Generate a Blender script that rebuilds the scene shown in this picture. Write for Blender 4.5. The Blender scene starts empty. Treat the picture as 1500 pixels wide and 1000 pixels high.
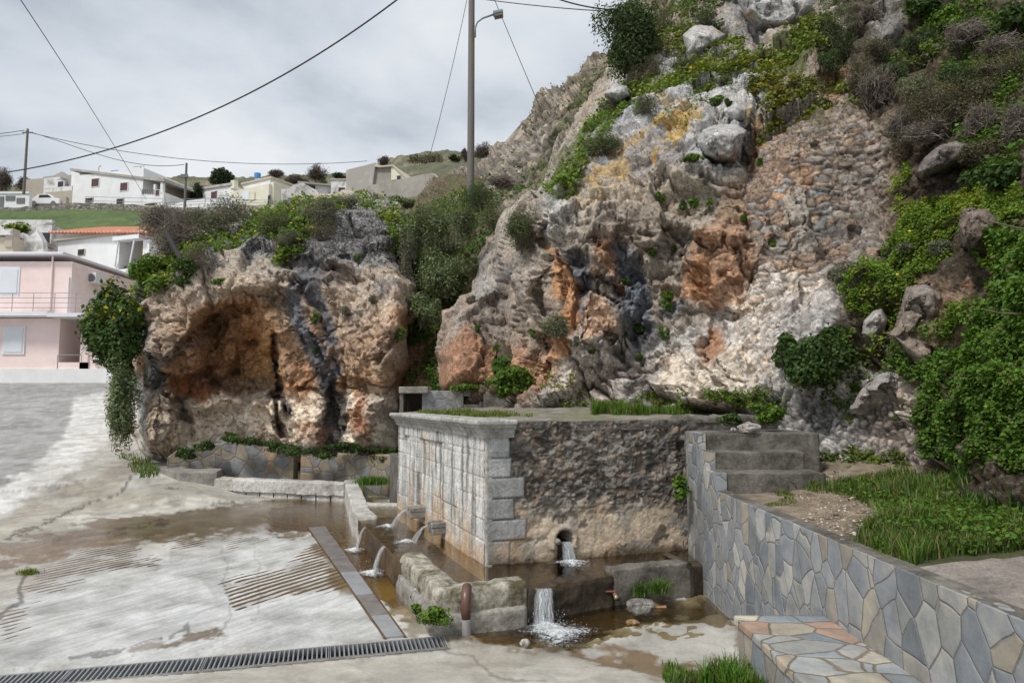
import bpy, math, random
import numpy as np
from mathutils import Vector, Matrix
R = math.radians
C = bpy.context.scene.collection
scn = bpy.context.scene

# ------------------------------------------------------------------ camera, sky, sun, exposure
CAMZ = 2.0
PITCH = R(4.85)
cam_d = bpy.data.cameras.new("camera")
cam = bpy.data.objects.new("camera", cam_d); C.objects.link(cam)
cam_d.sensor_width = 36.0; cam_d.lens = 24.0
cam_d.clip_start = 0.05; cam_d.clip_end = 3000
cam.location = (0, 0, CAMZ); cam.rotation_euler = (R(90) + PITCH, 0, 0)
scn.camera = cam
scn.view_settings.view_transform = 'Standard'
scn.view_settings.look = 'None'
scn.view_settings.exposure = 0.26
scn.view_settings.gamma = 1.0
scn.cycles.max_bounces = 8
scn.cycles.diffuse_bounces = 3
scn.cycles.glossy_bounces = 3
scn.cycles.transparent_max_bounces = 12

SUN_EL, SUN_AZ = R(52), R(226)      # azimuth clockwise from +Y: high on the left, a little behind the camera
w = bpy.data.worlds.new("World"); scn.world = w; w.use_nodes = True
nt = w.node_tree; nt.nodes.clear()
def N(nt, typ, **kw):
    n = nt.nodes.new(typ)
    for k, v in kw.items():
        if k == 'inp':
            for a, b in v.items(): n.inputs[a].default_value = b
        else: setattr(n, k, v)
    return n
def L(nt, a, b): nt.links.new(a, b)
sky = N(nt, 'ShaderNodeTexSky', sky_type='NISHITA', sun_disc=False, sun_elevation=SUN_EL, sun_rotation=SUN_AZ)
bg1 = N(nt, 'ShaderNodeBackground', inp={'Strength': 0.05}); L(nt, sky.outputs[0], bg1.inputs[0])
tc = N(nt, 'ShaderNodeTexCoord')
sep = N(nt, 'ShaderNodeSeparateXYZ'); L(nt, tc.outputs['Generated'], sep.inputs[0])
# project the direction on a flat cloud deck: xy / (z + .25)
za = N(nt, 'ShaderNodeMath', operation='ADD', inp={1: 0.22}); L(nt, sep.outputs[2], za.inputs[0])
zm = N(nt, 'ShaderNodeMath', operation='MAXIMUM', inp={1: 0.08}); L(nt, za.outputs[0], zm.inputs[0])
dx = N(nt, 'ShaderNodeMath', operation='DIVIDE'); L(nt, sep.outputs[0], dx.inputs[0]); L(nt, zm.outputs[0], dx.inputs[1])
dy = N(nt, 'ShaderNodeMath', operation='DIVIDE'); L(nt, sep.outputs[1], dy.inputs[0]); L(nt, zm.outputs[0], dy.inputs[1])
cb = N(nt, 'ShaderNodeCombineXYZ'); L(nt, dx.outputs[0], cb.inputs[0]); L(nt, dy.outputs[0], cb.inputs[1])
n1 = N(nt, 'ShaderNodeTexNoise', inp={'Scale': 1.5, 'Detail': 8.0, 'Roughness': 0.5, 'Distortion': 0.15}); L(nt, cb.outputs[0], n1.inputs['Vector'])
rp = N(nt, 'ShaderNodeValToRGB'); L(nt, n1.outputs[0], rp.inputs[0])
e = rp.color_ramp.elements
e[0].position = 0.30; e[0].color = (0.36, 0.41, 0.49, 1)
e[1].position = 0.62; e[1].color = (0.86, 0.89, 0.92, 1)
m_ = rp.color_ramp.elements.new(0.47); m_.color = (0.66, 0.71, 0.775, 1)
bg2 = N(nt, 'ShaderNodeBackground', inp={'Strength': 0.86}); L(nt, rp.outputs[0], bg2.inputs[0])
ad = N(nt, 'ShaderNodeMixShader', inp={0: 0.93}); L(nt, bg1.outputs[0], ad.inputs[1]); L(nt, bg2.outputs[0], ad.inputs[2])
wo = N(nt, 'ShaderNodeOutputWorld'); L(nt, ad.outputs[0], wo.inputs[0])

sun_d = bpy.data.lights.new("sun", 'SUN'); sun_d.energy = 2.3; sun_d.angle = R(11); sun_d.color = (1.0, 0.97, 0.93)
sun = bpy.data.objects.new("sun", sun_d); C.objects.link(sun)
sd_ = Vector((math.sin(SUN_AZ) * math.cos(SUN_EL), math.cos(SUN_AZ) * math.cos(SUN_EL), math.sin(SUN_EL)))
sun.rotation_euler = sd_.to_track_quat('Z', 'Y').to_euler(); sun.location = (0, 0, 40)

# ------------------------------------------------------------------ pixel <-> place
CP, SP = math.cos(PITCH), math.sin(PITCH)
def ray(px, py):
    a = (np.asarray(px, float) - 750) / 1000; b = -(np.asarray(py, float) - 500) / 1000
    return a, CP - b * SP, SP + b * CP           # x, y, z of the ray (not normalised)
def at(px, py, Y):                                # the point on the sight line at distance Y ahead
    x, y, z = ray(px, py); k = np.asarray(Y) / y
    return np.stack([x * k, y * k + 0 * x, CAMZ + z * k], -1)
def lvl(px, py, z):                               # the point of height z on the sight line
    x, y, zz = ray(px, py); k = (z - CAMZ) / zz
    return np.array([x * k, y * k, z])
def V(px, py, Y): return Vector(at(px, py, Y).tolist())
def G(px, py, z): return Vector(lvl(px, py, z).tolist())
def proj(P):
    P = np.asarray(P, float); y = P[..., 1]; z = P[..., 2] - CAMZ
    f = y * CP + z * SP; u = -y * SP + z * CP
    f = np.where(f < 0.2, 0.2, f)
    return 750 + 1000 * P[..., 0] / f, 500 - 1000 * u / f

# ------------------------------------------------------------------ noise
def _h(ix, iy, iz, s=0):
    with np.errstate(over='ignore'):
        h = (ix.astype(np.uint32) * np.uint32(73856093)) ^ (iy.astype(np.uint32) * np.uint32(19349663)) ^ (iz.astype(np.uint32) * np.uint32(83492791)) ^ np.uint32((s * 2654435761) & 0xffffffff)
        h ^= h >> np.uint32(15); h *= np.uint32(2246822519); h ^= h >> np.uint32(13); h *= np.uint32(3266489917); h ^= h >> np.uint32(16)
    return h.astype(np.float64) / 4294967295.0
def vnoise(P, s=0):
    f = np.floor(P); t = P - f; i = f.astype(np.int64); t = t * t * t * (t * (t * 6 - 15) + 10)
    r = 0
    for a in (0, 1):
        wx = t[:, 0] if a else 1 - t[:, 0]
        for b in (0, 1):
            wy = t[:, 1] if b else 1 - t[:, 1]
            for c in (0, 1):
                wz = t[:, 2] if c else 1 - t[:, 2]
                r = r + wx * wy * wz * _h(i[:, 0] + a, i[:, 1] + b, i[:, 2] + c, s)
    return r * 2 - 1
def fbm(P, o=4, s=0, g=0.5):
    r = 0; a = 1; t = 0
    for k in range(o):
        r = r + a * vnoise(P * 2.03 ** k + 13.7 * k, s + k); t += a; a *= g
    return r / t
def ridged(P, o=4, s=0):
    r = 0; a = 1; t = 0
    for k in range(o):
        r = r + a * (1 - 2 * np.abs(vnoise(P * 2.1 ** k + 7.3 * k, s + k))); t += a; a *= .5
    return r / t
def worley(P, s=0, jit=0.9):
    f = np.floor(P).astype(np.int64)
    F1 = np.full(len(P), 9.); F2 = np.full(len(P), 9.); I = np.zeros(len(P)); D = np.zeros_like(P)
    for a in (-1, 0, 1):
        for b in (-1, 0, 1):
            for c in (-1, 0, 1):
                x, y, z = f[:, 0] + a, f[:, 1] + b, f[:, 2] + c
                q = np.stack([x + .5 + jit * (_h(x, y, z, s) - .5), y + .5 + jit * (_h(x, y, z, s + 1) - .5), z + .5 + jit * (_h(x, y, z, s + 2) - .5)], 1)
                v = P - q; d = np.sqrt((v * v).sum(1))
                m = d < F1
                F2 = np.where(m, F1, np.minimum(F2, d)); F1 = np.where(m, d, F1)
                I = np.where(m, _h(x, y, z, s + 3), I); D[m] = v[m]
    return F1, F2, I, D
def hsh(I, k): return np.modf(np.abs(np.sin(I * 917.3 + k * 12.989) * 43758.5453))[0]
def sstep(a, b, x):
    t = np.clip((x - a) / (b - a), 0, 1); return t * t * (3 - 2 * t)

def sdist(px, py, poly):
    """signed distance to a polygon in picture units (inside positive) and the nearest point on its outline"""
    poly = np.array(poly, float); n = len(poly)
    best = np.full(px.shape, 1e9); bx = np.zeros(px.shape); by = np.zeros(px.shape); ins = np.zeros(px.shape, bool)
    for i in range(n):
        a = poly[i]; b = poly[(i + 1) % n]; e = b - a
        t = np.clip(((px - a[0]) * e[0] + (py - a[1]) * e[1]) / max(e @ e, 1e-9), 0, 1)
        qx = a[0] + t * e[0]; qy = a[1] + t * e[1]; d = np.hypot(px - qx, py - qy)
        m = d < best; best = np.where(m, d, best); bx = np.where(m, qx, bx); by = np.where(m, qy, by)
        c = ((a[1] > py) != (b[1] > py)); 
        with np.errstate(divide='ignore', invalid='ignore'):
            xi = a[0] + (py - a[1]) * e[0] / (e[1] if e[1] != 0 else 1e-9)
        ins ^= c & (px < xi)
    return np.where(ins, best, -best), bx, by

def tps(pts):
    """smooth surface through scattered (x, y, value)"""
    p = np.array(pts, float); X = p[:, :2] / 100; v = p[:, 2]; n = len(p)
    def k(r2): return 0.5 * r2 * np.log(r2 + 1e-9)
    r2 = ((X[:, None] - X[None]) ** 2).sum(-1); A = np.zeros((n + 3, n + 3)); A[:n, :n] = k(r2) + np.eye(n) * 0.02
    A[:n, n] = 1; A[:n, n + 1:] = X; A[n, :n] = 1; A[n + 1:, :n] = X.T
    w_ = np.linalg.solve(A, np.concatenate([v, [0, 0, 0]]))
    def f(px, py):
        px = np.asarray(px, float); py = np.asarray(py, float)
        sh = px.shape; q = np.stack([px.ravel(), py.ravel()], 1) / 100; out = w_[n] + q @ w_[n + 1:]
        for i in range(n): out = out + w_[i] * k(((q - X[i]) ** 2).sum(1))
        return out.reshape(sh)
    return f

# ------------------------------------------------------------------ mesh helpers
def tag(o, label=None, cat=None, group=None, kind=None):
    if label: o['label'] = label
    if cat: o['category'] = cat
    if group: o['group'] = group
    if kind: o['kind'] = kind
    return o
def empty(name, loc=(0, 0, 0), rz=0, label=None, cat=None, group=None):
    o = bpy.data.objects.new(name, None); C.objects.link(o); o.location = loc; o.rotation_euler = (0, 0, rz)
    o.empty_display_size = 0.1
    return tag(o, label, cat, group)
def link(name, me, mat=None, parent=None):
    o = bpy.data.objects.new(name, me); C.objects.link(o)
    if mat is not None and not me.materials:
        me.materials.append(mat)
    if parent is not None: o.parent = parent
    return o
def fastmesh(name, Vt, F, col=None, smooth=True):
    """mesh from arrays; F is (n,4) or (n,3); col (nv,4) stored as point colour 'Col'"""
    me = bpy.data.meshes.new(name); Vt = np.asarray(Vt, np.float32); F = np.asarray(F, np.int32)
    me.vertices.add(len(Vt)); me.vertices.foreach_set('co', Vt.ravel())
    k = F.shape[1]; me.loops.add(F.size); me.loops.foreach_set('vertex_index', F.ravel())
    me.polygons.add(len(F)); me.polygons.foreach_set('loop_start', np.arange(0, F.size, k, dtype=np.int32))
    if smooth: me.polygons.foreach_set('use_smooth', np.ones(len(F), bool))
    if col is not None:
        a = me.color_attributes.new('Col', 'FLOAT_COLOR', 'POINT')
        c = np.asarray(col, np.float32)
        if c.shape[1] == 3: c = np.concatenate([c, np.ones((len(c), 1), np.float32)], 1)
        a.data.foreach_set('color', c.ravel())
    me.update(calc_edges=True)
    return me
class MB:
    """collects boxes, prisms, tubes and polygons, then links them as one mesh object"""
    def __init__(s): s.v = []; s.f = []
    def add(s, vs, fs):
        o = len(s.v); s.v += [tuple(x) for x in vs]; s.f += [tuple(i + o for i in f) for f in fs]; return s
    def box(s, x0, x1, y0, y1, z0, z1, M=None, taper=0):
        vs = [Vector((x, y, z)) for z in (z0, z1) for (x, y) in ((x0, y0), (x1, y0), (x1, y1), (x0, y1))]
        if M is not None: vs = [M @ v for v in vs]
        return s.add(vs, [(3, 2, 1, 0), (4, 5, 6, 7), (0, 1, 5, 4), (1, 2, 6, 5), (2, 3, 7, 6), (3, 0, 4, 7)])
    def prism(s, pts, z0, z1):
        """vertical prism over ground points; z0, z1 numbers or lists"""
        n = len(pts); a = z0 if hasattr(z0, '__len__') else [z0] * n; b = z1 if hasattr(z1, '__len__') else [z1] * n
        ar = sum(pts[i][0] * pts[(i + 1) % n][1] - pts[(i + 1) % n][0] * pts[i][1] for i in range(n))
        if ar < 0: pts = pts[::-1]; a = a[::-1]; b = b[::-1]
        vs = [(p[0], p[1], a[i]) for i, p in enumerate(pts)] + [(p[0], p[1], b[i]) for i, p in enumerate(pts)]
        return s.add(vs, [tuple(range(n))[::-1], tuple(range(n, 2 * n))] + [(i, (i + 1) % n, n + (i + 1) % n, n + i) for i in range(n)])
    def tube(s, pts, r, n=8, cap=True):
        pts = [Vector(p) for p in pts]; rs = r if hasattr(r, '__len__') else [r] * len(pts); o = len(s.v)
        up = Vector((0, 0, 1)); prev = None
        for i, p in enumerate(pts):
            t = (pts[min(i + 1, len(pts) - 1)] - pts[max(i - 1, 0)]).normalized()
            if prev is None:
                a = t.cross(up); a = a if a.length > 1e-3 else t.cross(Vector((1, 0, 0)))
            else: a = prev - t * prev.dot(t)
            a.normalize(); prev = a; b = t.cross(a)
            for k in range(n):
                th = 2 * math.pi * k / n; s.v.append(tuple(p + (a * math.cos(th) + b * math.sin(th)) * rs[i]))
        for i in range(len(pts) - 1):
            for k in range(n):
                k2 = (k + 1) % n; s.f.append((o + i * n + k, o + i * n + k2, o + (i + 1) * n + k2, o + (i + 1) * n + k))
        if cap: s.f.append(tuple(o + k for k in range(n))[::-1]); s.f.append(tuple(o + (len(pts) - 1) * n + k for k in range(n)))
        return s
    def build(s, name, mat, parent=None, bevel=0, smooth=False, seg=2):
        me = bpy.data.meshes.new(name); me.from_pydata(s.v, [], s.f); me.update()
        if smooth: me.shade_smooth()
        o = link(name, me, mat, parent)
        if bevel:
            m = o.modifiers.new('bevel', 'BEVEL'); m.width = bevel; m.segments = seg; m.limit_method = 'ANGLE'; m.angle_limit = R(35)
        return o

# ------------------------------------------------------------------ materials
M = {}
def newmat(name):
    m = bpy.data.materials.new(name); m.use_nodes = True; nt = m.node_tree
    b = nt.nodes['Principled BSDF']; M[name] = m; return m, nt, b
def coords(nt): return N(nt, 'ShaderNodeTexCoord').outputs['Object']
def noise(nt, vec, sc, det=4, rough=.55, dist=0):
    n = N(nt, 'ShaderNodeTexNoise', inp={'Scale': sc, 'Detail': det, 'Roughness': rough, 'Distortion': dist}); L(nt, vec, n.inputs['Vector']); return n.outputs[0]
def ramp(nt, fac, stops):
    r = N(nt, 'ShaderNodeValToRGB'); el = r.color_ramp.elements
    while len(el) < len(stops): el.new(0.5)
    for q, (p, c) in zip(el, stops): q.position = p; q.color = tuple(c) + (1,) if len(c) == 3 else c
    L(nt, fac, r.inputs[0]); return r.outputs[0]
def gray(a): return (a, a, a)
def mixc(nt, fac, a, b, mode='MIX'):
    n = N(nt, 'ShaderNodeMix', data_type='RGBA', blend_type=mode)
    for s, v in ((0, fac), (6, a), (7, b)):
        if hasattr(v, 'is_linked') or hasattr(v, 'links'): L(nt, v, n.inputs[s])
        else: n.inputs[s].default_value = v if s == 0 else (tuple(v) + (1,) if len(v) == 3 else v)
    return n.outputs[2]
def math_(nt, op, a, b=None, c=None, clamp=False):
    n = N(nt, 'ShaderNodeMath', operation=op, use_clamp=clamp)
    for i, v in enumerate((a, b, c)):
        if v is None: continue
        if hasattr(v, 'links'): L(nt, v, n.inputs[i])
        else: n.inputs[i].default_value = v
    return n.outputs[0]
def bump(nt, b, h, strength=.5, dist=.02, prev=None):
    n = N(nt, 'ShaderNodeBump', inp={'Strength': strength, 'Distance': dist}); L(nt, h, n.inputs['Height'])
    if prev is not None: L(nt, prev, n.inputs['Normal'])
    if b is not None: L(nt, n.outputs[0], b.inputs['Normal'])
    return n.outputs[0]
def plain(name, col, rough=.7, var=.25, scale=3, bmp=.15, bs=30, metal=0, spec=.4):
    m, nt, b = newmat(name); v = coords(nt)
    f = noise(nt, v, scale, 6, .65); c = ramp(nt, f, [(.25, [x * (1 - var) for x in col]), (.75, [min(1, x * (1 + var)) for x in col])])
    L(nt, c, b.inputs['Base Color']); b.inputs['Roughness'].default_value = rough; b.inputs['Metallic'].default_value = metal
    b.inputs['Specular IOR Level'].default_value = spec
    if bmp: bump(nt, b, noise(nt, v, bs, 5, .6), bmp, .01)
    return m
def rockmat(name, fine=1.0, blackv=.035, bstr=.9, sc=1.0):
    """vertex colour is the stone's own colour; its alpha says how much crusted lichen grows there"""
    m, nt, b = newmat(name); v = coords(nt)
    at_ = N(nt, 'ShaderNodeVertexColor', layer_name='Col')
    a = noise(nt, v, 5 * sc, 8, .72); b2 = noise(nt, v, 13 * sc, 8, .78, .8); c3 = noise(nt, v, 19 * sc, 6, .72, .4)
    k = ramp(nt, a, [(.3, gray(.72)), (.5, gray(1.0)), (.72, gray(1.3))])
    k2 = ramp(nt, b2, [(.33, gray(.16)), (.43, gray(.72)), (.54, gray(1.1)), (.66, gray(1.75))])
    col = mixc(nt, 1.0, at_.outputs[0], k, 'MULTIPLY'); col = mixc(nt, .85 * fine, col, k2, 'MULTIPLY')
    # pale crust and dark crust
    thr = math_(nt, 'MULTIPLY_ADD', at_.outputs[1], .30, .28)
    dk = math_(nt, 'SUBTRACT', thr, c3); dk = math_(nt, 'MULTIPLY', dk, 9, clamp=True); dk = math_(nt, 'MULTIPLY', dk, math_(nt, 'MULTIPLY_ADD', at_.outputs[1], .75, .12))
    col = mixc(nt, dk, col, (blackv, blackv * .97, blackv * .95))
    lt = math_(nt, 'MULTIPLY', math_(nt, 'SUBTRACT', noise(nt, v, 12 * sc, 6, .75), .56), 14, clamp=True)
    lt = math_(nt, 'MULTIPLY', lt, math_(nt, 'MULTIPLY_ADD', at_.outputs[1], .6, .10))
    col = mixc(nt, lt, col, (.52, .52, .50))
    # thin cracks, the shade of their depth painted into the colour
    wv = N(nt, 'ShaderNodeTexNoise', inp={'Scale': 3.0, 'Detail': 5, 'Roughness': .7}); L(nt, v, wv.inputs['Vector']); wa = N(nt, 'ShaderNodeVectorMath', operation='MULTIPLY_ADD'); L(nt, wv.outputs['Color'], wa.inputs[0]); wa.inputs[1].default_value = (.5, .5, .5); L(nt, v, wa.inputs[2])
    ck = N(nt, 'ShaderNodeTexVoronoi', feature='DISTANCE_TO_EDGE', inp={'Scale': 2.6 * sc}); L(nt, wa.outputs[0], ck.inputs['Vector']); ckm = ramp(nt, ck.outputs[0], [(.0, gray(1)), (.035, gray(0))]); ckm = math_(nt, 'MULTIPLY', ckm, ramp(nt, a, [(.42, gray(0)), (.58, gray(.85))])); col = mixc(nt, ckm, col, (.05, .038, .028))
    vo = N(nt, 'ShaderNodeTexVoronoi', feature='F1', inp={'Scale': 21 * sc, 'Randomness': 1}); L(nt, v, vo.inputs['Vector'])
    hs = N(nt, 'ShaderNodeHueSaturation', inp={'Saturation': .97, 'Value': 1.34}); L(nt, col, hs.inputs['Color']); col = hs.outputs[0]; L(nt, col, b.inputs['Base Color']); b.inputs['Roughness'].default_value = .9; b.inputs['Specular IOR Level'].default_value = .25
    h1 = bump(nt, None, a, .9 * bstr, .06); h2 = bump(nt, None, b2, bstr, .05, h1); h2 = bump(nt, None, math_(nt, 'SUBTRACT', 1.0, ckm), .8 * bstr, .04, h2); h3 = bump(nt, None, vo.outputs['Distance'], .5 * bstr, .02, h2)
    bump(nt, b, c3, .9 * bstr, .03, h3)
    return m
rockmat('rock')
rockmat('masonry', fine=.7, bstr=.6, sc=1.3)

def paintmat(name, rough=.9, bs=40, bstr=.3, bd=.01, wetalpha=False, var=.3, sc=6):
    m, nt, b = newmat(name); v = coords(nt); at_ = N(nt, 'ShaderNodeVertexColor', layer_name='Col')
    k = ramp(nt, noise(nt, v, sc, 8, .7), [(.3, gray(1 - var)), (.7, gray(1 + var))])
    k2 = ramp(nt, noise(nt, v, sc * 7, 5, .7), [(.35, gray(1 - var * .8)), (.65, gray(1 + var * .7))])
    c = mixc(nt, 1., at_.outputs[0], k, 'MULTIPLY'); c = mixc(nt, 1., c, k2, 'MULTIPLY'); L(nt, c, b.inputs['Base Color'])
    b.inputs['Roughness'].default_value = rough; b.inputs['Specular IOR Level'].default_value = .3
    if wetalpha:
        r = math_(nt, 'MULTIPLY_ADD', at_.outputs[1], -.80, .88); L(nt, r, b.inputs['Roughness'])
        n = N(nt, 'ShaderNodeBump', inp={'Distance': bd}); L(nt, noise(nt, v, bs, 6, .65), n.inputs['Height'])
        L(nt, math_(nt, 'MULTIPLY_ADD', at_.outputs[1], -bstr * .75, bstr), n.inputs['Strength']); L(nt, n.outputs[0], b.inputs['Normal'])
    else: bump(nt, b, noise(nt, v, bs, 6, .65), bstr, bd)
    return m
def groundmat():
    m, nt, b = newmat('ground'); v = coords(nt); at_ = N(nt, 'ShaderNodeVertexColor', layer_name='Col'); a2 = N(nt, 'ShaderNodeVertexColor', layer_name='Groove'); sp = N(nt, 'ShaderNodeSeparateColor'); L(nt, a2.outputs[0], sp.inputs[0])
    # brushed direction: x along the brush marks, y across them
    rt = N(nt, 'ShaderNodeMapping'); rt.inputs['Rotation'].default_value = (0, 0, -math.atan2(.88, .48)); L(nt, v, rt.inputs[0]); st = N(nt, 'ShaderNodeMapping'); st.inputs['Scale'].default_value = (.8, 9, 1); L(nt, rt.outputs[0], st.inputs[0])
    streak = noise(nt, st.outputs[0], 1.6, 6, .65, .3); wob = noise(nt, v, 3, 3, .5); sy = N(nt, 'ShaderNodeSeparateXYZ'); L(nt, rt.outputs[0], sy.inputs[0])
    ph = math_(nt, 'ADD', math_(nt, 'MULTIPLY', sy.outputs[1], 2 * math.pi / .115), math_(nt, 'MULTIPLY', wob, 2.2)); sn = math_(nt, 'SINE', ph)
    blot = noise(nt, v, 2.2, 7, .68, .5); big = noise(nt, v, .55, 5, .6); fine = noise(nt, v, 30, 5, .7)
    gro = math_(nt, 'MULTIPLY', math_(nt, 'ADD', math_(nt, 'MULTIPLY', sn, .62), math_(nt, 'SUBTRACT', math_(nt, 'MULTIPLY', sp.outputs[0], 1.02), math_(nt, 'MULTIPLY', streak, 1.5))), 3.2, clamp=True); gro = math_(nt, 'MULTIPLY', gro, math_(nt, 'MULTIPLY', sp.outputs[0], 3, clamp=True))
    c = mixc(nt, 1., at_.outputs[0], ramp(nt, blot, [(.33, gray(.72)), (.5, gray(1)), (.68, gray(1.16))]), 'MULTIPLY'); c = mixc(nt, 1., c, ramp(nt, big, [(.35, (.82, .80, .76)), (.6, gray(1.06))]), 'MULTIPLY')
    c = mixc(nt, sp.outputs[1], c, mixc(nt, 1., c, ramp(nt, streak, [(.36, gray(.78)), (.5, gray(.98)), (.64, gray(1.1))]), 'MULTIPLY')); c = mixc(nt, 1., c, ramp(nt, fine, [(.3, gray(.86)), (.7, gray(1.12))]), 'MULTIPLY')
    wet = math_(nt, 'MAXIMUM', at_.outputs[1], math_(nt, 'MULTIPLY', gro, .9)); c = mixc(nt, gro, c, (.125, .085, .045)); L(nt, c, b.inputs['Base Color'])
    L(nt, math_(nt, 'MULTIPLY_ADD', wet, -.78, .88), b.inputs['Roughness']); b.inputs['Specular IOR Level'].default_value = .4
    h = math_(nt, 'ADD', math_(nt, 'MULTIPLY', fine, .35), math_(nt, 'ADD', math_(nt, 'MULTIPLY', streak, math_(nt, 'MULTIPLY', sp.outputs[1], .9)), math_(nt, 'MULTIPLY', math_(nt, 'MULTIPLY', sn, -.25), sp.outputs[1])))
    n = N(nt, 'ShaderNodeBump', inp={'Distance': .012}); L(nt, h, n.inputs['Height']); L(nt, math_(nt, 'MULTIPLY_ADD', at_.outputs[1], -.40, .5), n.inputs['Strength']); L(nt, n.outputs[0], b.inputs['Normal'])
groundmat()
paintmat('stone', bs=35, bstr=.5, bd=.015)
paintmat('render_wall', bs=14, bstr=.25, bd=.02, var=.1, sc=1.5)

def leafmat(name, trans=.25, rough=.6):
    m, nt, b = newmat(name); at_ = N(nt, 'ShaderNodeVertexColor', layer_name='Col')
    L(nt, at_.outputs[0], b.inputs['Base Color']); b.inputs['Roughness'].default_value = rough; b.inputs['Specular IOR Level'].default_value = .25
    t = N(nt, 'ShaderNodeBsdfTranslucent'); L(nt, mixc(nt, 1., at_.outputs[0], (1.3, 1.3, .7), 'MULTIPLY'), t.inputs[0])
    mx = N(nt, 'ShaderNodeMixShader', inp={0: trans}); L(nt, b.outputs[0], mx.inputs[1]); L(nt, t.outputs[0], mx.inputs[2])
    L(nt, mx.outputs[0], nt.nodes['Material Output'].inputs[0]); return m
leafmat('leaf'); leafmat('twig', 0.0, .85)
# ------------------------------------------------------------------ rock faces
def mask_of(px, py, shape, feather, rag):
    if len(shape) == 5 and not hasattr(shape[0], '__len__'):
        x, y, rx, ry, rot = shape; c, s = math.cos(R(rot)), math.sin(R(rot))
        u = ((px - x) * c + (py - y) * s) / rx; v = (-(px - x) * s + (py - y) * c) / ry
        sd = (1 - np.sqrt(u * u + v * v)) * min(rx, ry)
    else: sd = sdist(px, py, shape)[0]
    return sstep(-feather, feather, sd + rag)
def paint(px, py, P, base, layers, alpha=.2, seed=5):
    n1 = fbm(P * 1.6, 5, seed, .6); n2 = fbm(P * 5.5, 4, seed + 20, .65)
    col = np.tile(np.array(list(base) + [alpha], float), (len(P), 1))
    for ly in layers:
        shape, c, st = ly[0], ly[1], ly[2]; ft = ly[3] if len(ly) > 3 else 10; rg = ly[4] if len(ly) > 4 else 1.
        m = (mask_of(px, py, shape, ft, (n1 * 26 + n2 * 14) * rg) * st)[:, None]
        c = np.array(c, float)
        if len(c) == 3: col[:, :3] = col[:, :3] * (1 - m) + c * m
        else: col = col * (1 - m) + c * m
    return col
def rockdisp(P, A=(.30, .16, .07, .03), seed=1, sc=1.0, sp=None):
    """outward displacement: swellings, tilted facets, cracks, pitted roughness; sp is the vertex spacing"""
    sp = np.full(len(P), .01) if sp is None else sp
    at_ = lambda lam: np.exp(-(sp * 3.2 / lam) ** 2)
    d = A[0] * fbm(P * .55 * sc, 3, seed)
    lo = np.stack([fbm(P * 1.1, 2, seed + 30 + 3 * k) for k in range(3)], 1); hi = np.stack([fbm(P * 5, 3, seed + 40 + 3 * k, .6) for k in range(3)], 1)
    sk = np.array([1.0, 1.0, .8])                                   # beds tilt and stretch the blocks
    w1 = P * sk + .40 * lo + .10 * hi; w1[:, 2] += .3 * P[:, 0]
    for s, a, k in ((.8, A[1], 0), (2.1, A[2], 7)):
        F1, F2, I, D = worley(w1 * s * sc + k, seed + k)
        rv = np.stack([hsh(I, 1) - .5, hsh(I, 2) - .5, hsh(I, 3) - .5], 1) * 2
        crk = np.exp(-((F2 - F1) / .05) ** 2) * sstep(.3, .7, hsh(I, 7))
        d = d + at_(.7 / s) * a * ((D * rv).sum(1) * 1.0 + .55 * (hsh(I, 4) - .5) - .55 * crk)
    r = ridged(P * 1.7 * sc + .2 * hi, 4, seed + 5)
    d = d + at_(.4) * (A[2] * .55 * r - A[2] * 1.6 * np.maximum(0, fbm(P * 3.1 * sc, 3, seed + 12, .6) - .12))
    q = fbm(P * 7 * sc, 4, seed + 15, .6)
    F1, F2, I, D = worley((P + .10 * hi) * 5.5 * sc, seed + 9); rv = np.stack([hsh(I, 1) - .5, hsh(I, 2) - .5, hsh(I, 3) - .5], 1) * 2
    d = d + at_(.2) * A[3] * ((D * rv).sum(1) * 1.3 + .8 * (hsh(I, 4) - .5)) * sstep(-.3, .2, fbm(P * .9, 2, seed + 19))
    d = d + at_(.22) * A[3] * 1.1 * ridged(P * 4.3 * sc + .15 * hi, 4, seed + 25) + at_(.10) * A[3] * (1.3 * q - 3.0 * np.maximum(0, q - .14) + .6 * fbm(P * 19 * sc, 3, seed + 27, .6))
    return d
def stonedisp(P, size=(.26, .26, .15), amp=.07, seed=3):
    s = np.array(size); Q = P / s; Q = Q + .35 * np.stack([vnoise(Q * .7, seed), vnoise(Q * .7, seed + 1), vnoise(Q * .7, seed + 2)], 1)
    F1, F2, I, D = worley(Q, seed, .85)
    g = np.clip((F2 - F1) / .42, 0, 1)
    d = amp * (g ** .5) * (.45 + .75 * hsh(I, 1)) + amp * .25 * fbm(P * 14, 3, seed + 5)
    return d, I, g
PATCH = {}
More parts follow.
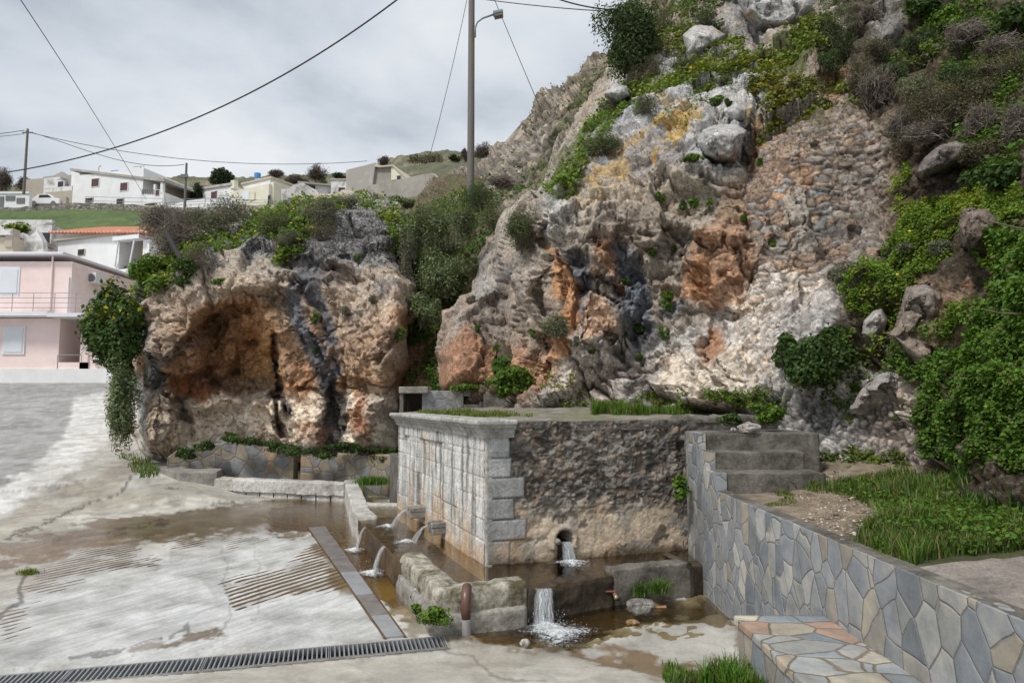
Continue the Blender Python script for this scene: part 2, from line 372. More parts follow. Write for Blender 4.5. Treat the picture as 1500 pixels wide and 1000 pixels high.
def relief(name, outline, dep, step, base, layers, dents=(), A=(.30, .16, .07, .03), rnd=(40, 1.2), margin=26, depthk=.09,
           mat='rock', seed=1, extra=None, alpha=.2, parent=None, smooth=True, post=None, jit=0):
    if jit:      # a natural outline is never a run of straight edges
        rj = np.random.default_rng(seed + 5); q_ = []; a_ = [np.array(p, float) for p in outline]
        for p, r_ in zip(a_, a_[1:] + a_[:1]):
            k_ = max(1, int(np.hypot(*(r_ - p)) / 11)); q_ += [tuple(p + (r_ - p) * t / k_ + rj.normal(size=2) * jit * .5) for t in range(k_)]
        outline = q_
    o = np.array(outline, float)
    x0, y0 = o.min(0) - margin; x1, y1 = o.max(0) + margin
    gx = np.arange(x0, x1 + step, step); gy = np.arange(y0, y1 + step, step)
    PX, PY = np.meshgrid(gx, gy); sh = PX.shape; px = PX.ravel(); py = PY.ravel()
    sd, bx, by = sdist(px, py, outline)
    f = dep if callable(dep) else tps(dep)
    D = f(px, py); D0 = D
    jag = fbm(np.stack([px / 34, py / 34, px * 0 + seed], 1), 4, seed + 90, .62)
    for dn in dents: D = D + dn[1] * mask_of(px, py, dn[0], dn[2] * .75, jag * min(24, dn[2] * 1.9))
    if rnd[1]:
        t = np.clip(sd / rnd[0], 0, 1); D = D + rnd[1] * (1 - t) ** 2.2
    Ps = at(px, py, D)
    G_ = at(px, py, D0).reshape(sh + (3,)); du = np.gradient(G_, axis=1); dv = np.gradient(G_, axis=0)
    n = np.cross(du, dv).reshape(-1, 3); n /= np.linalg.norm(n, axis=1)[:, None] + 1e-9
    los = np.array([0, 0, CAMZ]) - Ps; los /= np.linalg.norm(los, axis=1)[:, None]
    n[(n * los).sum(1) < 0] *= -1
    n = n + .35 * los; n /= np.linalg.norm(n, axis=1)[:, None]
    outm = sd < 0
    P = Ps.copy()
    P[outm] = at(bx[outm], by[outm], D[outm] + depthk * (-sd[outm]))
    G1 = Ps.reshape(sh + (3,)); sp = np.maximum(np.linalg.norm(np.gradient(G1, axis=0), axis=-1), np.linalg.norm(np.gradient(G1, axis=1), axis=-1)).ravel()
    disp = rockdisp(P, A, seed, 1.0, sp)
    col = paint(px, py, P, base, layers, alpha, seed + 50)
    if extra is not None: disp, col = extra(px, py, P, disp, col)
    # each face of rock differs a little in its own colour
    F1, F2, I, _ = worley(P * 2.3 + .3 * fbm(P * 3, 2, 77)[:, None], seed + 70)
    k = 1 + .16 * (hsh(I, 5) - .5) + .22 * fbm(P * 3.1, 4, seed + 60)
    hue = .09 * fbm(P * 1.1, 3, seed + 61); col[:, 0] *= k * (1 + hue); col[:, 1] *= k; col[:, 2] *= k * (1 - hue)
    P = P + n * disp[:, None]
    if post is not None: P = post(px, py, P)
    idx = np.arange(len(px)).reshape(sh)
    keep = (sd > -margin).reshape(sh)
    kq = keep[:-1, :-1] & keep[1:, :-1] & keep[:-1, 1:] & keep[1:, 1:]
    F = np.stack([idx[:-1, :-1], idx[1:, :-1], idx[1:, 1:], idx[:-1, 1:]], -1)[kq]
    used = np.zeros(len(px), bool); used[F.ravel()] = True; rm = np.cumsum(used) - 1
    me = fastmesh(name, P[used], rm[F], np.clip(col[used], 0.005, 1), smooth)
    ob = link(name, me, M[mat], parent)
    PATCH[ob.name] = dict(x0=x0, y0=y0, step=step, P=P.reshape(sh + (3,)), n=n.reshape(sh + (3,)), sd=sd.reshape(sh), D=D.reshape(sh), f=f)
    return ob
def look(patch, px, py):
    """surface point and outward normal of a patch at picture positions"""
    p = PATCH[patch]; sh = p['sd'].shape
    i = np.clip(np.round((np.asarray(px, float) - p['x0']) / p['step']).astype(int), 0, sh[1] - 1)
    j = np.clip(np.round((np.asarray(py, float) - p['y0']) / p['step']).astype(int), 0, sh[0] - 1)
    return p['P'][j, i], p['n'][j, i]

SOIL = (.075, .058, .036); MOSS = (.085, .105, .022)
# ---- the tall cliff
CLIFF_D = [(790,600,10.6),(870,597,10.4),(950,592,10.0),(1050,596,9.4),(1110,610,9.0),(1150,640,8.4),(1200,690,7.8),(1290,700,7.3),(1360,695,6.8),(1420,680,6.2),(1500,690,5.4),(1600,700,5),
 (800,500,11),(860,430,10.8),(900,480,10.8),(950,400,10.8),(850,330,11.2),(800,300,11.8),(745,400,12.8),(760,500,12.4),(780,560,11.6),(1000,300,10.8),(1050,400,10.2),(1050,500,9.6),(1100,300,10.4),(1200,300,10.2),(1290,300,10.0),
 (1200,420,9.6),(1120,500,9.2),(1230,470,8.8),(1330,250,9.6),(1200,160,10.9),(1290,420,8.6),(1380,470,7.6),(1300,560,7.9),(1380,380,8.0),(1450,330,7.2),(1510,450,5.8),(1450,560,6.0),(1340,330,8.7),
 (1060,210,11.2),(1000,150,12.2),(900,220,12.8),(860,200,14),(930,130,15),(1000,90,14.5),(1060,60,14.5),(1150,50,13.5),(1250,100,11.5),(1250,20,13),(1350,150,10),(1350,20,12),(1450,200,8.6),(1520,100,9),(1560,-60,11),(1200,-60,16),(1000,-60,20),(950,40,17),(740,300,14.5),(800,640,10.2),(1250,760,6.9),(1450,760,5.2),(1600,760,4.4),(1600,300,5.6),(1850,-60,9),(1850,300,5.0),(1850,700,4.2),(2150,-60,7.5),(2150,300,4.4),(2150,760,3.4)]
cliff_f = tps(CLIFF_D)
cliff_out = [(735,610),(738,520),(742,440),(735,380),(742,310),(762,292),(800,268),(822,225),(862,165),(905,108),(945,75),(985,20),(1000,-50),(2140,-50),(2140,800),(1590,790),(1340,770),(1160,745),(1145,680),(1120,640),(1090,622),(900,615)]
# strips where small rubble shows rather than solid rock
rub = [(1150,600),(1250,590),(1330,585),(1370,640),(1370,720),(1180,720),(1140,660)]
rub2 = [(1370,255),(1500,240),(1510,330),(1420,320),(1360,290)]
def cliff_extra(px, py, P, d, col):
    m = mask_of(px, py, rub, 14, 10 * fbm(P * 2, 3, 8)); m = np.maximum(m, mask_of(px, py, rub2, 12, 10 * fbm(P * 2, 3, 9)))
    sd_, I, g = stonedisp(P, (.105, .105, .08), .045, 12)
    d = d * (1 - .75 * m) + sd_ * m
    k = (.55 + .7 * hsh(I, 2)) * (.30 + .70 * g)
    col[:, :3] *= (1 - m + m * k)[:, None]
    mg = mask_of(px, py, [(1215,-50),(2200,-50),(2200,800),(1590,790),(1420,720),(1350,500),(1230,330),(1230,180)], 25, 20 * fbm(P, 3, 4))
    d = d * (1 - .35 * mg)
    return d, col
GREY = (.47, .46, .445, .55); WHITE = (.62, .57, .52, .5); CREAM = (.72, .61, .48, .15); ORG = (.47, .25, .125, .1); BLU = (.15, .16, .185, .35); BRN = (.29, .24, .195, .25)
cliff_layers = [
 ([(735,300),(900,300),(1100,330),(1100,420),(980,470),(740,600)], (.37,.315,.255,.3), .9, 20),
 ([(790,330),(800,268),(850,225),(905,108),(960,80),(1110,80),(1130,150),(1105,200),(1060,270),(1000,270),(960,260),(900,275),(850,330),(800,350)], GREY, 1, 12),
 ([(830,260),(960,250),(1080,260),(1090,330),(1000,340),(900,330),(820,340)], (.42,.36,.28,.45), .8, 20, 1.4),
 ((905,330,70,32,-20), BRN, .8, 18, 1.2), ((960,230,60,35,-10), (.31,.26,.215,.3), .7, 14),
 ((985,205,18,26,20), (.56,.36,.09,.1), .85, 4, 1.3), ((965,238,18,12,0), (.56,.35,.08,.1), .85, 4, 1.3), ((895,245,16,8,-30), (.52,.33,.1,.2), .7, 4, 1.4), ((880,292,24,10,-10), (.48,.36,.2,.2), .6, 5, 1.8), ((1010,170,14,12,0), (.5,.33,.1,.2), .7, 4, 1), ((930,275,18,8,0), (.48,.36,.2,.2), .55, 5, 1.8), ((1085,170,22,10,30), (.5,.33,.1,.2), .6, 5, 1), ((980,150,14,10,30), (.5,.33,.1,.2), .5, 5, 1),
 ([(1040,300),(1090,260),(1110,200),(1130,240),(1110,330),(1105,450),(1080,440),(1040,400)], (.36,.24,.155,.2), .9, 14),
 ((1108,235,10,34,0), (.38,.19,.10,.1), .9, 6),
 # blue grey water streaks and orange runs
 ([(872,338),(930,370),(962,430),(975,510),(930,525),(903,455),(880,400)], BLU, .95, 8, .45),
 ([(830,365),(872,380),(876,440),(850,525),(834,470),(822,420)], BLU, .9, 8, .45),
 ([(745,400),(775,420),(790,480),(800,520),(775,520),(750,470)], (.2,.19,.19,.2), .7, 8, .8),
 ([(870,340),(893,352),(915,420),(905,445),(888,410),(872,380)], (.48,.29,.17,.1), .9, 6, .6),
 ([(795,360),(815,362),(845,410),(852,470),(842,520),(800,540),(815,450),(800,410)], (.52,.27,.125,.05), .95, 7, .6),
 ((780,530,40,60,20), (.47,.27,.16,.1), .95, 12), ((752,440,16,60,-10), (.17,.165,.17,.3), .7, 6), ((770,470,20,45,-10), (.40,.32,.24,.2), .8, 10),
 ((870,400,18,20,0), (.42,.27,.17,.1), .6, 8),
 ([(800,590),(835,500),(850,470),(880,425),(905,450),(912,500),(930,525),(1000,480),(1080,440),(1120,400),(1200,395),(1250,440),(1240,500),(1160,610),(800,620)], WHITE, 1, 8),
 ([(853,500),(850,440),(872,420),(892,440),(910,470),(905,500),(880,490)], (.54,.36,.24,.1), .95, 7, .6),
 ((1060,560,110,50,0), CREAM, .9, 20), ((1130,450,60,60,0), CREAM, .85, 18), ((1180,500,40,60,0), (.5,.45,.42,.5), .6, 14),
 ((870,560,60,35,-20), (.48,.41,.37,.75), .8, 12), ((940,560,26,40,10), (.24,.22,.21,.9), .7, 10, 1.3), ((985,455,24,18,0), BLU, .9, 6), ((935,500,35,20,0), (.13,.13,.13,.5), .8, 8),
 ((850,600,60,14,0), (.18,.17,.15,.9), .7, 8), ((960,610,60,12,0), (.22,.15,.07,.5), .6, 8), ((1200,570,40,30,0), (.33,.31,.3,.6), .7, 10),
 ([(1010,350),(1085,320),(1110,365),(1092,430),(1060,465),(1015,440),(1000,390)], (.44,.27,.17,.1), .9, 9), ((1025,415,22,26,0), (.48,.24,.11,.05), .8, 8), ((1048,505,20,36,5), (.42,.22,.12,.05), .95, 6, .7), ((985,425,24,22,0), (.36,.22,.14,.1), .7, 8),
 # right of the wall: soil under plants, crags
 ([(1215,-50),(2200,-50),(2200,800),(1590,790),(1420,745),(1365,700),(1300,600),(1215,590),(1150,560),(1225,470),(1290,400),(1325,320),(1310,220),(1240,150)], SOIL + (.2,), 1, 10),
 ((1310,260,14,80,0), (.24,.18,.125,.3), .9, 7), ((1300,180,20,40,0), (.22,.17,.12,.3), .8, 10), ((1225,110,24,34,0), (.36,.2,.12,.1), .9, 8), ((1385,470,50,60,20), (.36,.25,.17,.3), .7, 14),
 ([(1130,560),(1230,540),(1340,570),(1380,640),(1370,720),(1180,730),(1130,660)], (.62,.56,.50,.4), 1, 8), ((1325,640,40,50,0), (.46,.37,.30,.4), .6, 14), ((1180,600,40,22,0), (.36,.33,.29,.7), .6, 8),
 ([(1330,250),(1500,230),(1520,330),(1400,330)], (.16,.12,.09,.2), .9, 10), ((1460,40,60,40,0), (.13,.1,.075,.2), .9, 16), ((1350,80,26,12,-30), (.4,.38,.35,.4), .6, 8),
 ((1300,40,20,40,20), (.22,.2,.17,.7), .9, 8), ((1120,20,70,30,0), (.36,.35,.34,.6), .8, 10),
 ([(985,120),(1010,100),(1120,75),(1210,30),(1215,80),(1150,120),(1100,105),(1020,135)], MOSS + (.1,), .85, 6, .9),
 ([(860,180),(930,120),(1000,105),(1000,125),(930,150),(880,210),(830,280),(800,300),(810,250)], MOSS + (.1,), .75, 6, 1.2),
]
dn = [([(905,400),(940,380),(975,440),(985,520),(940,530),(915,470)], .28, 18), ([(838,380),(852,372),(860,430),(848,500),(836,450)], .28, 9),
      ([(852,500),(850,440),(872,420),(892,440),(910,470),(905,505)], -.38, 8), ((885,425,26,10,35), .5, 6), ((935,495,35,16,0), .15, 10), ((985,440,16,26,0), .2, 8),
      ((1048,500,15,28,5), .22, 8), ((1065,462,26,5,10), .3, 4), ((1105,235,12,60,0), .5, 8), ((1205,530,60,9,-4), .0, 5), ((1060,240,26,16,0), .3, 8), ((795,450,10,90,0), .7, 8), ((1225,100,20,40,0), .6, 10), ((760,440,9,50,-25), .4, 6), ((1020,330,50,10,20), -.3, 10), ((940,330,60,30,0), -.35, 20), ((1040,390,40,40,0), -.3, 14)]
cliff = relief("cliff", cliff_out, cliff_f, 1.75, (.37, .315, .255), cliff_layers, dn, A=(.42, .30, .20, .075), rnd=(26, 1.3), seed=3, extra=cliff_extra, alpha=.25)
tag(cliff, "tall limestone cliff streaked orange, grey and white above the fountain", "cliff", kind='structure')

# ---- rubble retaining wall built against the cliff
wall_out = [(1092,300),(1098,250),(1112,215),(1150,195),(1200,160),(1240,140),(1275,170),(1305,225),(1316,290),(1305,345),(1275,400),(1232,440),(1212,500),(1180,550),(1150,592),(1090,600),(1062,580),(1068,530),(1092,470),(1096,400)]
def wall_extra(px, py, P, d, col):
    wq = .04 * np.stack([fbm(P * 6, 2, 71), fbm(P * 6, 2, 72), fbm(P * 6, 2, 73)], 1); s1, I, g = stonedisp(P + wq, (.21, .21, .125), .07, 31); s2, I2, g2 = stonedisp(P + wq, (.10, .10, .065), .045, 47)
    big = sstep(-.1, .1, fbm(P * 1.3, 2, 5) + .10)
    d = d * .4 + 1.0 * (s1 * big + s2 * (1 - big)) + .03 * ridged(P * 6, 4, 9) + .02
    Ii = np.where(big > .5, I, I2); gg = g * big + g2 * (1 - big)
    tone = .66 + .62 * hsh(Ii, 2); c = col[:, :3] * tone[:, None]
    gr = hsh(Ii, 6)[:, None]; c = np.where(gr > .72, c.mean(1)[:, None] * np.array([1.12, 1.03, .93]), c); c = np.where(gr < .14, c * np.array([1.12, .95, .82]), c)
    mort = np.array([.115, .09, .07])
    k = np.clip(gg * 2.2, 0, 1)[:, None]; low = sstep(380, 470, py)[:, None]
    mort = mort * (1 - low) + np.array([.30, .25, .20]) * low
    col[:, :3] = c * k + mort * (1 - k)
    hole = mask_of(px, py, [(1243,338),(1262,336),(1260,354),(1244,353)], 2, 0)
    d = d - .45 * hole; col[:, :3] *= (1 - .5 * hole)[:, None]
    hole = mask_of(px, py, (1133, 356, 8, 9, 0), 2, 0); d = d - .2 * hole
    return d, col
rw = relief("rubble_wall", wall_out, lambda x, y: cliff_f(x, y) - .10, 1.8, (.33, .27, .215),
    [((1140,300,55,120,0), (.42,.28,.185,.1), .9, 25), ((1280,300,40,120,0), (.28,.245,.215,.25), .8, 25), ((1200,170,60,30,-20), (.24,.21,.15,.4), .7, 15), ((1190,165,24,20,0), (.12,.11,.03,.1), .7, 8),
     ([(1085,400),(1180,405),(1260,440),(1200,600),(1050,610),(1060,500)], (.68,.61,.53,.3), .95, 16, 1.2), ((1200,480,40,50,0), (.42,.38,.36,.5), .6, 14)],
    A=(.25, .05, .03, .012), rnd=(14, .30), margin=14, depthk=.06, mat='rock', seed=3, extra=wall_extra, alpha=.15, jit=9)
tag(rw, "old dry rubble retaining wall with a small square hole, built high into the cliff", "stone wall")

# ---- broken masonry ridge on the skyline
ridge_out = [(640,270),(662,262),(690,252),(722,240),(742,212),(772,205),(778,162),(800,148),(828,138),(852,122),(870,100),(905,70),(960,-40),(1020,-60),(1030,200),(900,300),(760,345),(650,320)]
def ridge_extra(px, py, P, d, col):
    s1, I, g = stonedisp(P, (.42, .42, .30), .20, 61); d = d * .9 + s1
    col[:, :3] *= ((.5 + .8 * hsh(I, 2)) * (.35 + .65 * g))[:, None]; return d, col
rd = relief("rubble_ridge", ridge_out, [(640,262,26),(700,300,21),(740,235,23),(780,180,22),(850,140,21),(900,90,21),(1000,-40,24),(1020,150,18),(850,250,17.5),(760,320,16.5),(650,320,21)], 2.2, (.33,.275,.215),
    [((790,230,60,60,-40), (.40,.345,.285,.2), .8, 20), ([(850,130),(920,60),(1000,-50),(1020,60),(930,140),(840,230),(800,290),(760,300)], (.12,.13,.05,.3), .7, 10), ((690,262,50,14,-20), (.22,.19,.15,.5), .7, 8)],
    A=(.6, .3, .18, .06), rnd=(20, 1.5), seed=21, extra=ridge_extra, mat='masonry', jit=6)
tag(rd, "crumbling ridge of broken rubble masonry climbing along the skyline to the big dark bush", "rock ridge")

# ---- gully bank between the two rocks
bank = relief("gully_bank", [(575,620),(580,440),(585,330),(612,288),(640,262),(700,262),(750,262),(800,300),(800,590),(700,620)],
    [(580,610,14.6),(690,560,13.6),(640,500,15.5),(600,420,17.5),(640,350,19),(700,300,20),(620,290,22),(760,300,18),(760,420,14.2),(780,560,12.6),(700,420,15.6),(580,300,22)], 3, (.12,.09,.055),
    [((630,530,40,50,10), (.27,.14,.08,.1), .9, 12), ((690,300,60,30,0), MOSS + (.1,), .6, 12), ((745,330,30,40,0), (.3,.27,.23,.4), .8, 12)], A=(.4,.3,.15,.05), seed=14, rnd=(26, 1.0))
tag(bank, "steep red earth bank climbing the gully", "bank", kind='structure')

# ---- smaller rock between gully and cliff
mr = relief("rock", [(638,572),(645,520),(655,470),(668,452),(672,435),(692,425),(702,385),(715,352),(735,345),(748,378),(756,410),(768,440),(776,500),(786,560),(770,575)],
    [(640,560,13.0),(690,500,13.1),(740,450,13.6),(710,390,14.6),(735,350,15.4),(760,560,12.4),(690,565,12.5),(760,500,13.2)], 2, (.34,.27,.21),
    [([(640,580),(650,500),(690,470),(740,520),(780,580)], (.38,.20,.115,.1), .95, 12), ((725,455,40,40,0), (.27,.23,.20,.3), .85, 12), ((705,400,30,40,0), (.34,.32,.29,.6), .8, 10), ((670,480,10,28,10), (.45,.42,.39,.4), .6, 6)],
    dents=[((730,442,22,6,-30), .25, 5), ((757,470,7,50,-8), .4, 5)], A=(.25,.24,.16,.07), rnd=(22, 1.1), seed=8, jit=5)
tag(mr, "red brown rock standing between the green gully and the cliff", "rock")

# ---- the big undercut rock with the cave
cave_out = [(196,470),(192,440),(200,415),(222,392),(250,372),(275,352),(300,342),(322,338),(345,345),(368,318),(400,312),(425,300),(455,290),(490,292),(520,283),(560,292),(588,310),(606,345),(600,385),(612,420),(608,460),(596,495),(602,535),(596,562),(592,600),(592,668),(520,676),(440,690),(380,690),(330,690),(270,694),(240,684),(222,672),(205,655),(196,620),(198,570),(194,520)]
cave_pts = [(196,470,15.7),(250,400,15.8),(330,350,16.6),(430,310,17.6),(520,285,18),(600,330,17.2),(600,440,15.0),(570,480,14.3),(585,540,14.4),(540,400,15.2),(450,360,16.0),(350,400,15.6),(260,450,15.2),
 (210,560,15.2),(220,660,14.9),(260,620,15.4),(250,540,15.2),(480,450,15.0),(470,540,15.3),(440,620,15.9),(520,560,15.1),(560,620,14.7),(590,660,14.3),(500,680,15.3),(350,670,16.2),(250,690,15.6),(330,600,16.2)]
WB = (.90,.77,.61,.08)
cave_layers = [
 ([(200,560),(250,480),(280,440),(340,415),(440,420),(520,420),(600,470),(600,600),(200,620)], (.40,.265,.165,.1), .7, 25),
 ([(180,470),(190,380),(300,320),(420,280),(500,265),(600,280),(625,360),(600,400),(560,392),(500,396),(440,410),(400,372),(340,380),(290,400),(240,420),(200,440)], (.31,.30,.285,1.0), 1, 10, 1.2),
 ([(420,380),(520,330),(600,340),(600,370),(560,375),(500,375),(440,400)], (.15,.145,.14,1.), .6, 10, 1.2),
 ((545,300,50,18,10), (.44,.41,.37,.8), .7, 8), ((600,400,20,60,10), (.44,.38,.32,.3), .6, 10), ((520,430,60,40,0), (.47,.385,.30,.2), .7, 20), ((260,440,60,22,-20), (.44,.345,.26,.15), .8, 14), ((320,420,50,8,-20), (.50,.42,.34,.1), .6, 6),
 # cave interior
 ([(262,520),(285,462),(330,432),(385,430),(412,480),(432,560),(445,592),(300,592),(250,575),(240,548)], (.36,.20,.095,.05), 1, 9),
 ((385,510,32,48,-20), (.50,.27,.11,.02), .85, 14), ((325,475,22,30,0), (.27,.16,.09,.1), .7, 10), ((285,545,30,22,0), (.33,.20,.12,.1), .8, 8), ((290,568,30,16,10), (.42,.16,.06,.02), .8, 8), ((350,560,50,10,0), (.38,.30,.22,.1), .7, 6), ((340,525,30,40,20), (.30,.155,.07,.05), .6, 10),
 # pale washed band
 ([(240,600),(262,588),(300,590),(325,576),(345,578),(440,572),(600,570),(605,720),(240,720)], WB, 1, 5, .5),
 ([(195,550),(218,565),(216,640),(226,675),(205,672),(190,600)], (.72,.68,.64,.05), 1, 5, .5), ((240,620,24,44,0), (.44,.35,.26,.25), .8, 10), ((235,655,20,22,0), (.30,.23,.17,.4), .7, 8),
 ((206,520,10,40,-8), (.50,.27,.12,.05), .95, 5, .6), ((218,515,8,44,-12), (.17,.17,.18,.2), .9, 5, .6), ((202,560,6,30,0), (.14,.14,.15,.2), .6, 4),
 ([(225,520),(262,500),(292,505),(240,530),(228,560)], (.10,.095,.09,.2), .8, 6),
 ((250,500,46,10,-30), (.38,.27,.18,.1), .6, 6),
 # dark water streaks, and one recess with its shade painted black
 ([(412,425),(440,395),(470,400),(476,455),(505,530),(500,585),(465,570),(436,505),(418,465)], (.125,.135,.155,.15), .95, 7, .4), ((455,480,6,60,-18), (.42,.27,.17,.1), .6, 5, .5),
 ([(395,480),(406,490),(412,540),(432,600),(430,625),(416,600),(402,540)], (.06,.06,.065,.1), .95, 4, .4), ([(403,575),(410,575),(412,612),(428,640),(424,650),(404,620)], (.07,.065,.06,.1), .9, 3, .3),
 ([(468,580),(482,550),(510,560),(518,620),(512,662),(486,660),(474,610)], (.045,.045,.045,.4), .95, 8, .5),  # painted shade: black makes the shallow recess look deep
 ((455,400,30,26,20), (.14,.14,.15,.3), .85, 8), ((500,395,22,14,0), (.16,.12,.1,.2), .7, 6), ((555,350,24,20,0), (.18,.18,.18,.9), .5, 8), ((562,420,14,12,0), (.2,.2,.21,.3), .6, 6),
 ((445,560,22,26,20), (.50,.27,.14,.05), .85, 8), ((420,505,10,40,-20), (.47,.30,.18,.05), .8, 6), ((475,510,5,34,-15), (.42,.27,.16,.1), .6, 4), ((520,520,22,30,0), (.42,.27,.17,.15), .7, 10),
 ((540,560,36,16,10), (.47,.29,.16,.05), .9, 7), ((585,520,24,30,0), (.29,.215,.16,.2), .9, 8), ((598,470,16,18,0), (.45,.25,.14,.1), .8, 6), ((600,560,18,26,0), (.33,.17,.1,.05), .8, 8),
 ((450,628,24,20,0), (.47,.27,.16,.2), .75, 9, 1.3), ((535,615,22,32,0), (.43,.22,.12,.15), .95, 5, .6), ((535,650,24,16,0), (.40,.27,.19,.3), .7, 6), ((570,610,20,40,0), (.53,.46,.38,.3), .7, 8),
 ((400,640,30,10,0), (.45,.33,.24,.2), .6, 6),
]
cave_dents = [([(258,530),(285,475),(325,442),(372,440),(405,490),(425,555),(400,578),(300,582),(262,600),(240,565)], .95, 24), ((312,478,14,18,20), .45, 6), ((288,520,14,18,0), -.35, 7), ((345,452,22,9,0), .35, 6), ((372,498,12,14,0), .35, 6), ((330,530,12,26,25), -.3, 7), ((300,560,22,10,0), .3, 6), ((362,470,8,20,-20), -.2, 5), ((405,440,12,8,0), .3, 5), ((275,490,20,5,-45), .3, 4), ([(290,600),(430,600),(430,700),(290,700)], .45, 20), ([(300,500),(330,470),(370,470),(395,520),(400,580),(300,580)], .5, 20),
 ((270,530,26,22,0), -.45, 10), ((350,412,90,12,-6), -.45, 14), ((245,500,40,10,-35), -.3, 8), ([(480,560),(508,562),(514,650),(490,655),(478,600)], .35, 9), ((535,618,24,42,0), -.22, 12), ((583,525,28,40,20), -.35, 12), ((545,568,36,10,20), .45, 6),
 ([(395,480),(406,488),(412,540),(428,600),(418,606),(402,540)], .45, 4), ([(402,580),(411,580),(413,615),(424,640),(416,640),(404,612)], .5, 3), ((455,392,34,12,10), .6, 7), ((502,398,26,7,20), .35, 5), ((505,374,12,5,15), .25, 5), ((317,585,16,6,0), .0, 4), ((252,588,22,12,40), .4, 10), ((262,640,12,30,30), .7, 8), ((235,625,26,45,0), -.3, 12),
 ((450,625,34,34,0), -.25, 14), ((600,570,18,26,0), .5, 10), ((450,480,14,70,-18), -.3, 8), ((430,500,10,60,-18), -.0, 8), ((300,545,14,4,-30), .3, 3), ((345,545,8,6,0), .25, 3), ((305,470,14,6,-50), .3, 4)]
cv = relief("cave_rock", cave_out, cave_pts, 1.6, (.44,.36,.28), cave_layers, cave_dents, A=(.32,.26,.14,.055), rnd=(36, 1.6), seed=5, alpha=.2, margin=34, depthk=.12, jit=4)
tag(cv, "huge undercut rock with an orange cave, black water streaks and a pale washed band", "rock")

# ---- loose boulders and crags
def crag(outline, d, base, label, layers=(), A=(.12,.14,.07,.03), rnd=(16, .5), seed=1, tilt=(0, 0), step=1.8, cat='boulder', name='boulder', mat='rock', alpha=.4, dents=()):
    o = np.array(outline, float); cx, cy = o.mean(0)
    f = lambda x, y: d + (x - cx) * tilt[0] + (y - cy) * tilt[1]
    b = relief(name, outline, f, step, base, layers, dents, A=A, rnd=rnd, seed=seed, margin=12, depthk=.07, alpha=alpha, mat=mat)
    tag(b, label, cat); return b
crag([(1021,208),(1030,190),(1052,182),(1080,184),(1094,192),(1086,210),(1078,238),(1052,238),(1030,226)], 10.3, (.46,.45,.44), "pale grey boulder jutting from the cliff left of the rubble wall", [((1062,236,30,9,-10), (.27,.19,.14,.1), .9, 4)], seed=31, tilt=(-.003, .006))
crag([(1000,52),(1018,36),(1045,40),(1062,52),(1058,68),(1030,84),(1004,82)], 14.0, (.46,.44,.42), "whitish lichened boulder on the mossy upper slope", seed=32, rnd=(16, .8))
crag([(1078,-12),(1200,-16),(1200,20),(1176,34),(1148,46),(1132,46),(1112,40),(1090,20)], 13.4, (.41,.40,.39), "large grey boulder at the top edge above the mossy slope", [((1090,22,12,12,0),(.4,.25,.12,.1),.7,5),((1125,40,12,12,0),(.12,.12,.12,.4),.8,5)], seed=33, rnd=(20, 1.0), A=(.3,.25,.12,.04))
crag([(1400,330),(1412,306),(1440,308),(1462,326),(1452,352),(1430,368),(1408,362)], 6.6, (.23,.18,.145), "brown boulder resting on the bright green clover bank", seed=34, rnd=(14,.4))
crag([(1422,366),(1450,356),(1460,376),(1448,410),(1452,440),(1420,450),(1404,420)], 7.0, (.24,.13,.08), "rusty earthy rock just below the brown boulder on the bank", seed=35, rnd=(14,.4), cat='rock', name='rock')
crag([(1330,420),(1362,412),(1385,420),(1402,440),(1398,480),(1380,510),(1370,545),(1345,548),(1322,520),(1305,490),(1318,470)], 7.2, (.31,.25,.20), "tall ribbed brown crag between moss and the ivy bank", [((1352,440,30,24,-20),(.28,.25,.225,.3),.8,8)], seed=36, rnd=(18,.5), cat='crag', name='crag', A=(.2,.2,.1,.04))
crag([(1255,570),(1280,548),(1312,536),(1330,560),(1332,590),(1312,612),(1280,606),(1262,612),(1240,604)], 7.55, (.42,.39,.36), "pale angular crag above the low rubble foot", seed=37, rnd=(14,.4), cat='crag', name='crag', A=(.2,.2,.1,.04), tilt=(0,.004))
crag([(1262,470),(1275,455),(1290,450),(1300,470),(1290,500),(1270,505),(1260,490)], 8.05, (.38,.36,.34), "small upright grey crag on the mossy shoulder", seed=38, rnd=(12,.4), cat='crag', name='crag')
crag([(1340,255),(1350,235),(1375,215),(1395,210),(1420,215),(1405,240),(1370,255),(1350,262)], 8.2, (.20,.165,.145), "flat leaning slab under the dark brown bushes", seed=39, rnd=(10,.3), tilt=(-.002,0))
crag([(1443,675),(1462,668),(1480,676),(1484,698),(1462,708),(1445,698)], 5.45, (.17,.13,.10), "brown stone half buried in the foot of the ivy bank", seed=40, rnd=(10,.2), A=(.06,.07,.04,.02))
crag([(1400,655),(1412,645),(1424,650),(1426,666),(1406,668)], 5.75, (.2,.17,.14), "small stone left of the half buried one in the ivy", seed=41, rnd=(8,.15), A=(.05,.05,.03,.015))
crag([(1285,52),(1300,28),(1318,30),(1322,44),(1310,72),(1295,78),(1284,70)], 11.2, (.2,.185,.165), "dark upright rock beside the tangle of dead twigs", seed=42, rnd=(12,.5))
crag([(886,138),(900,122),(918,126),(922,140),(905,152)], 14.0, (.44,.42,.41), "small white boulder between cushion bushes on the upper slope", seed=43, rnd=(12,.5))
crag([(1066,160),(1080,146),(1094,158),(1092,174),(1076,176)], 10.8, (.48,.47,.46), "small white stone just above the jutting grey boulder", seed=44, rnd=(10,.3), A=(.08,.08,.05,.02))
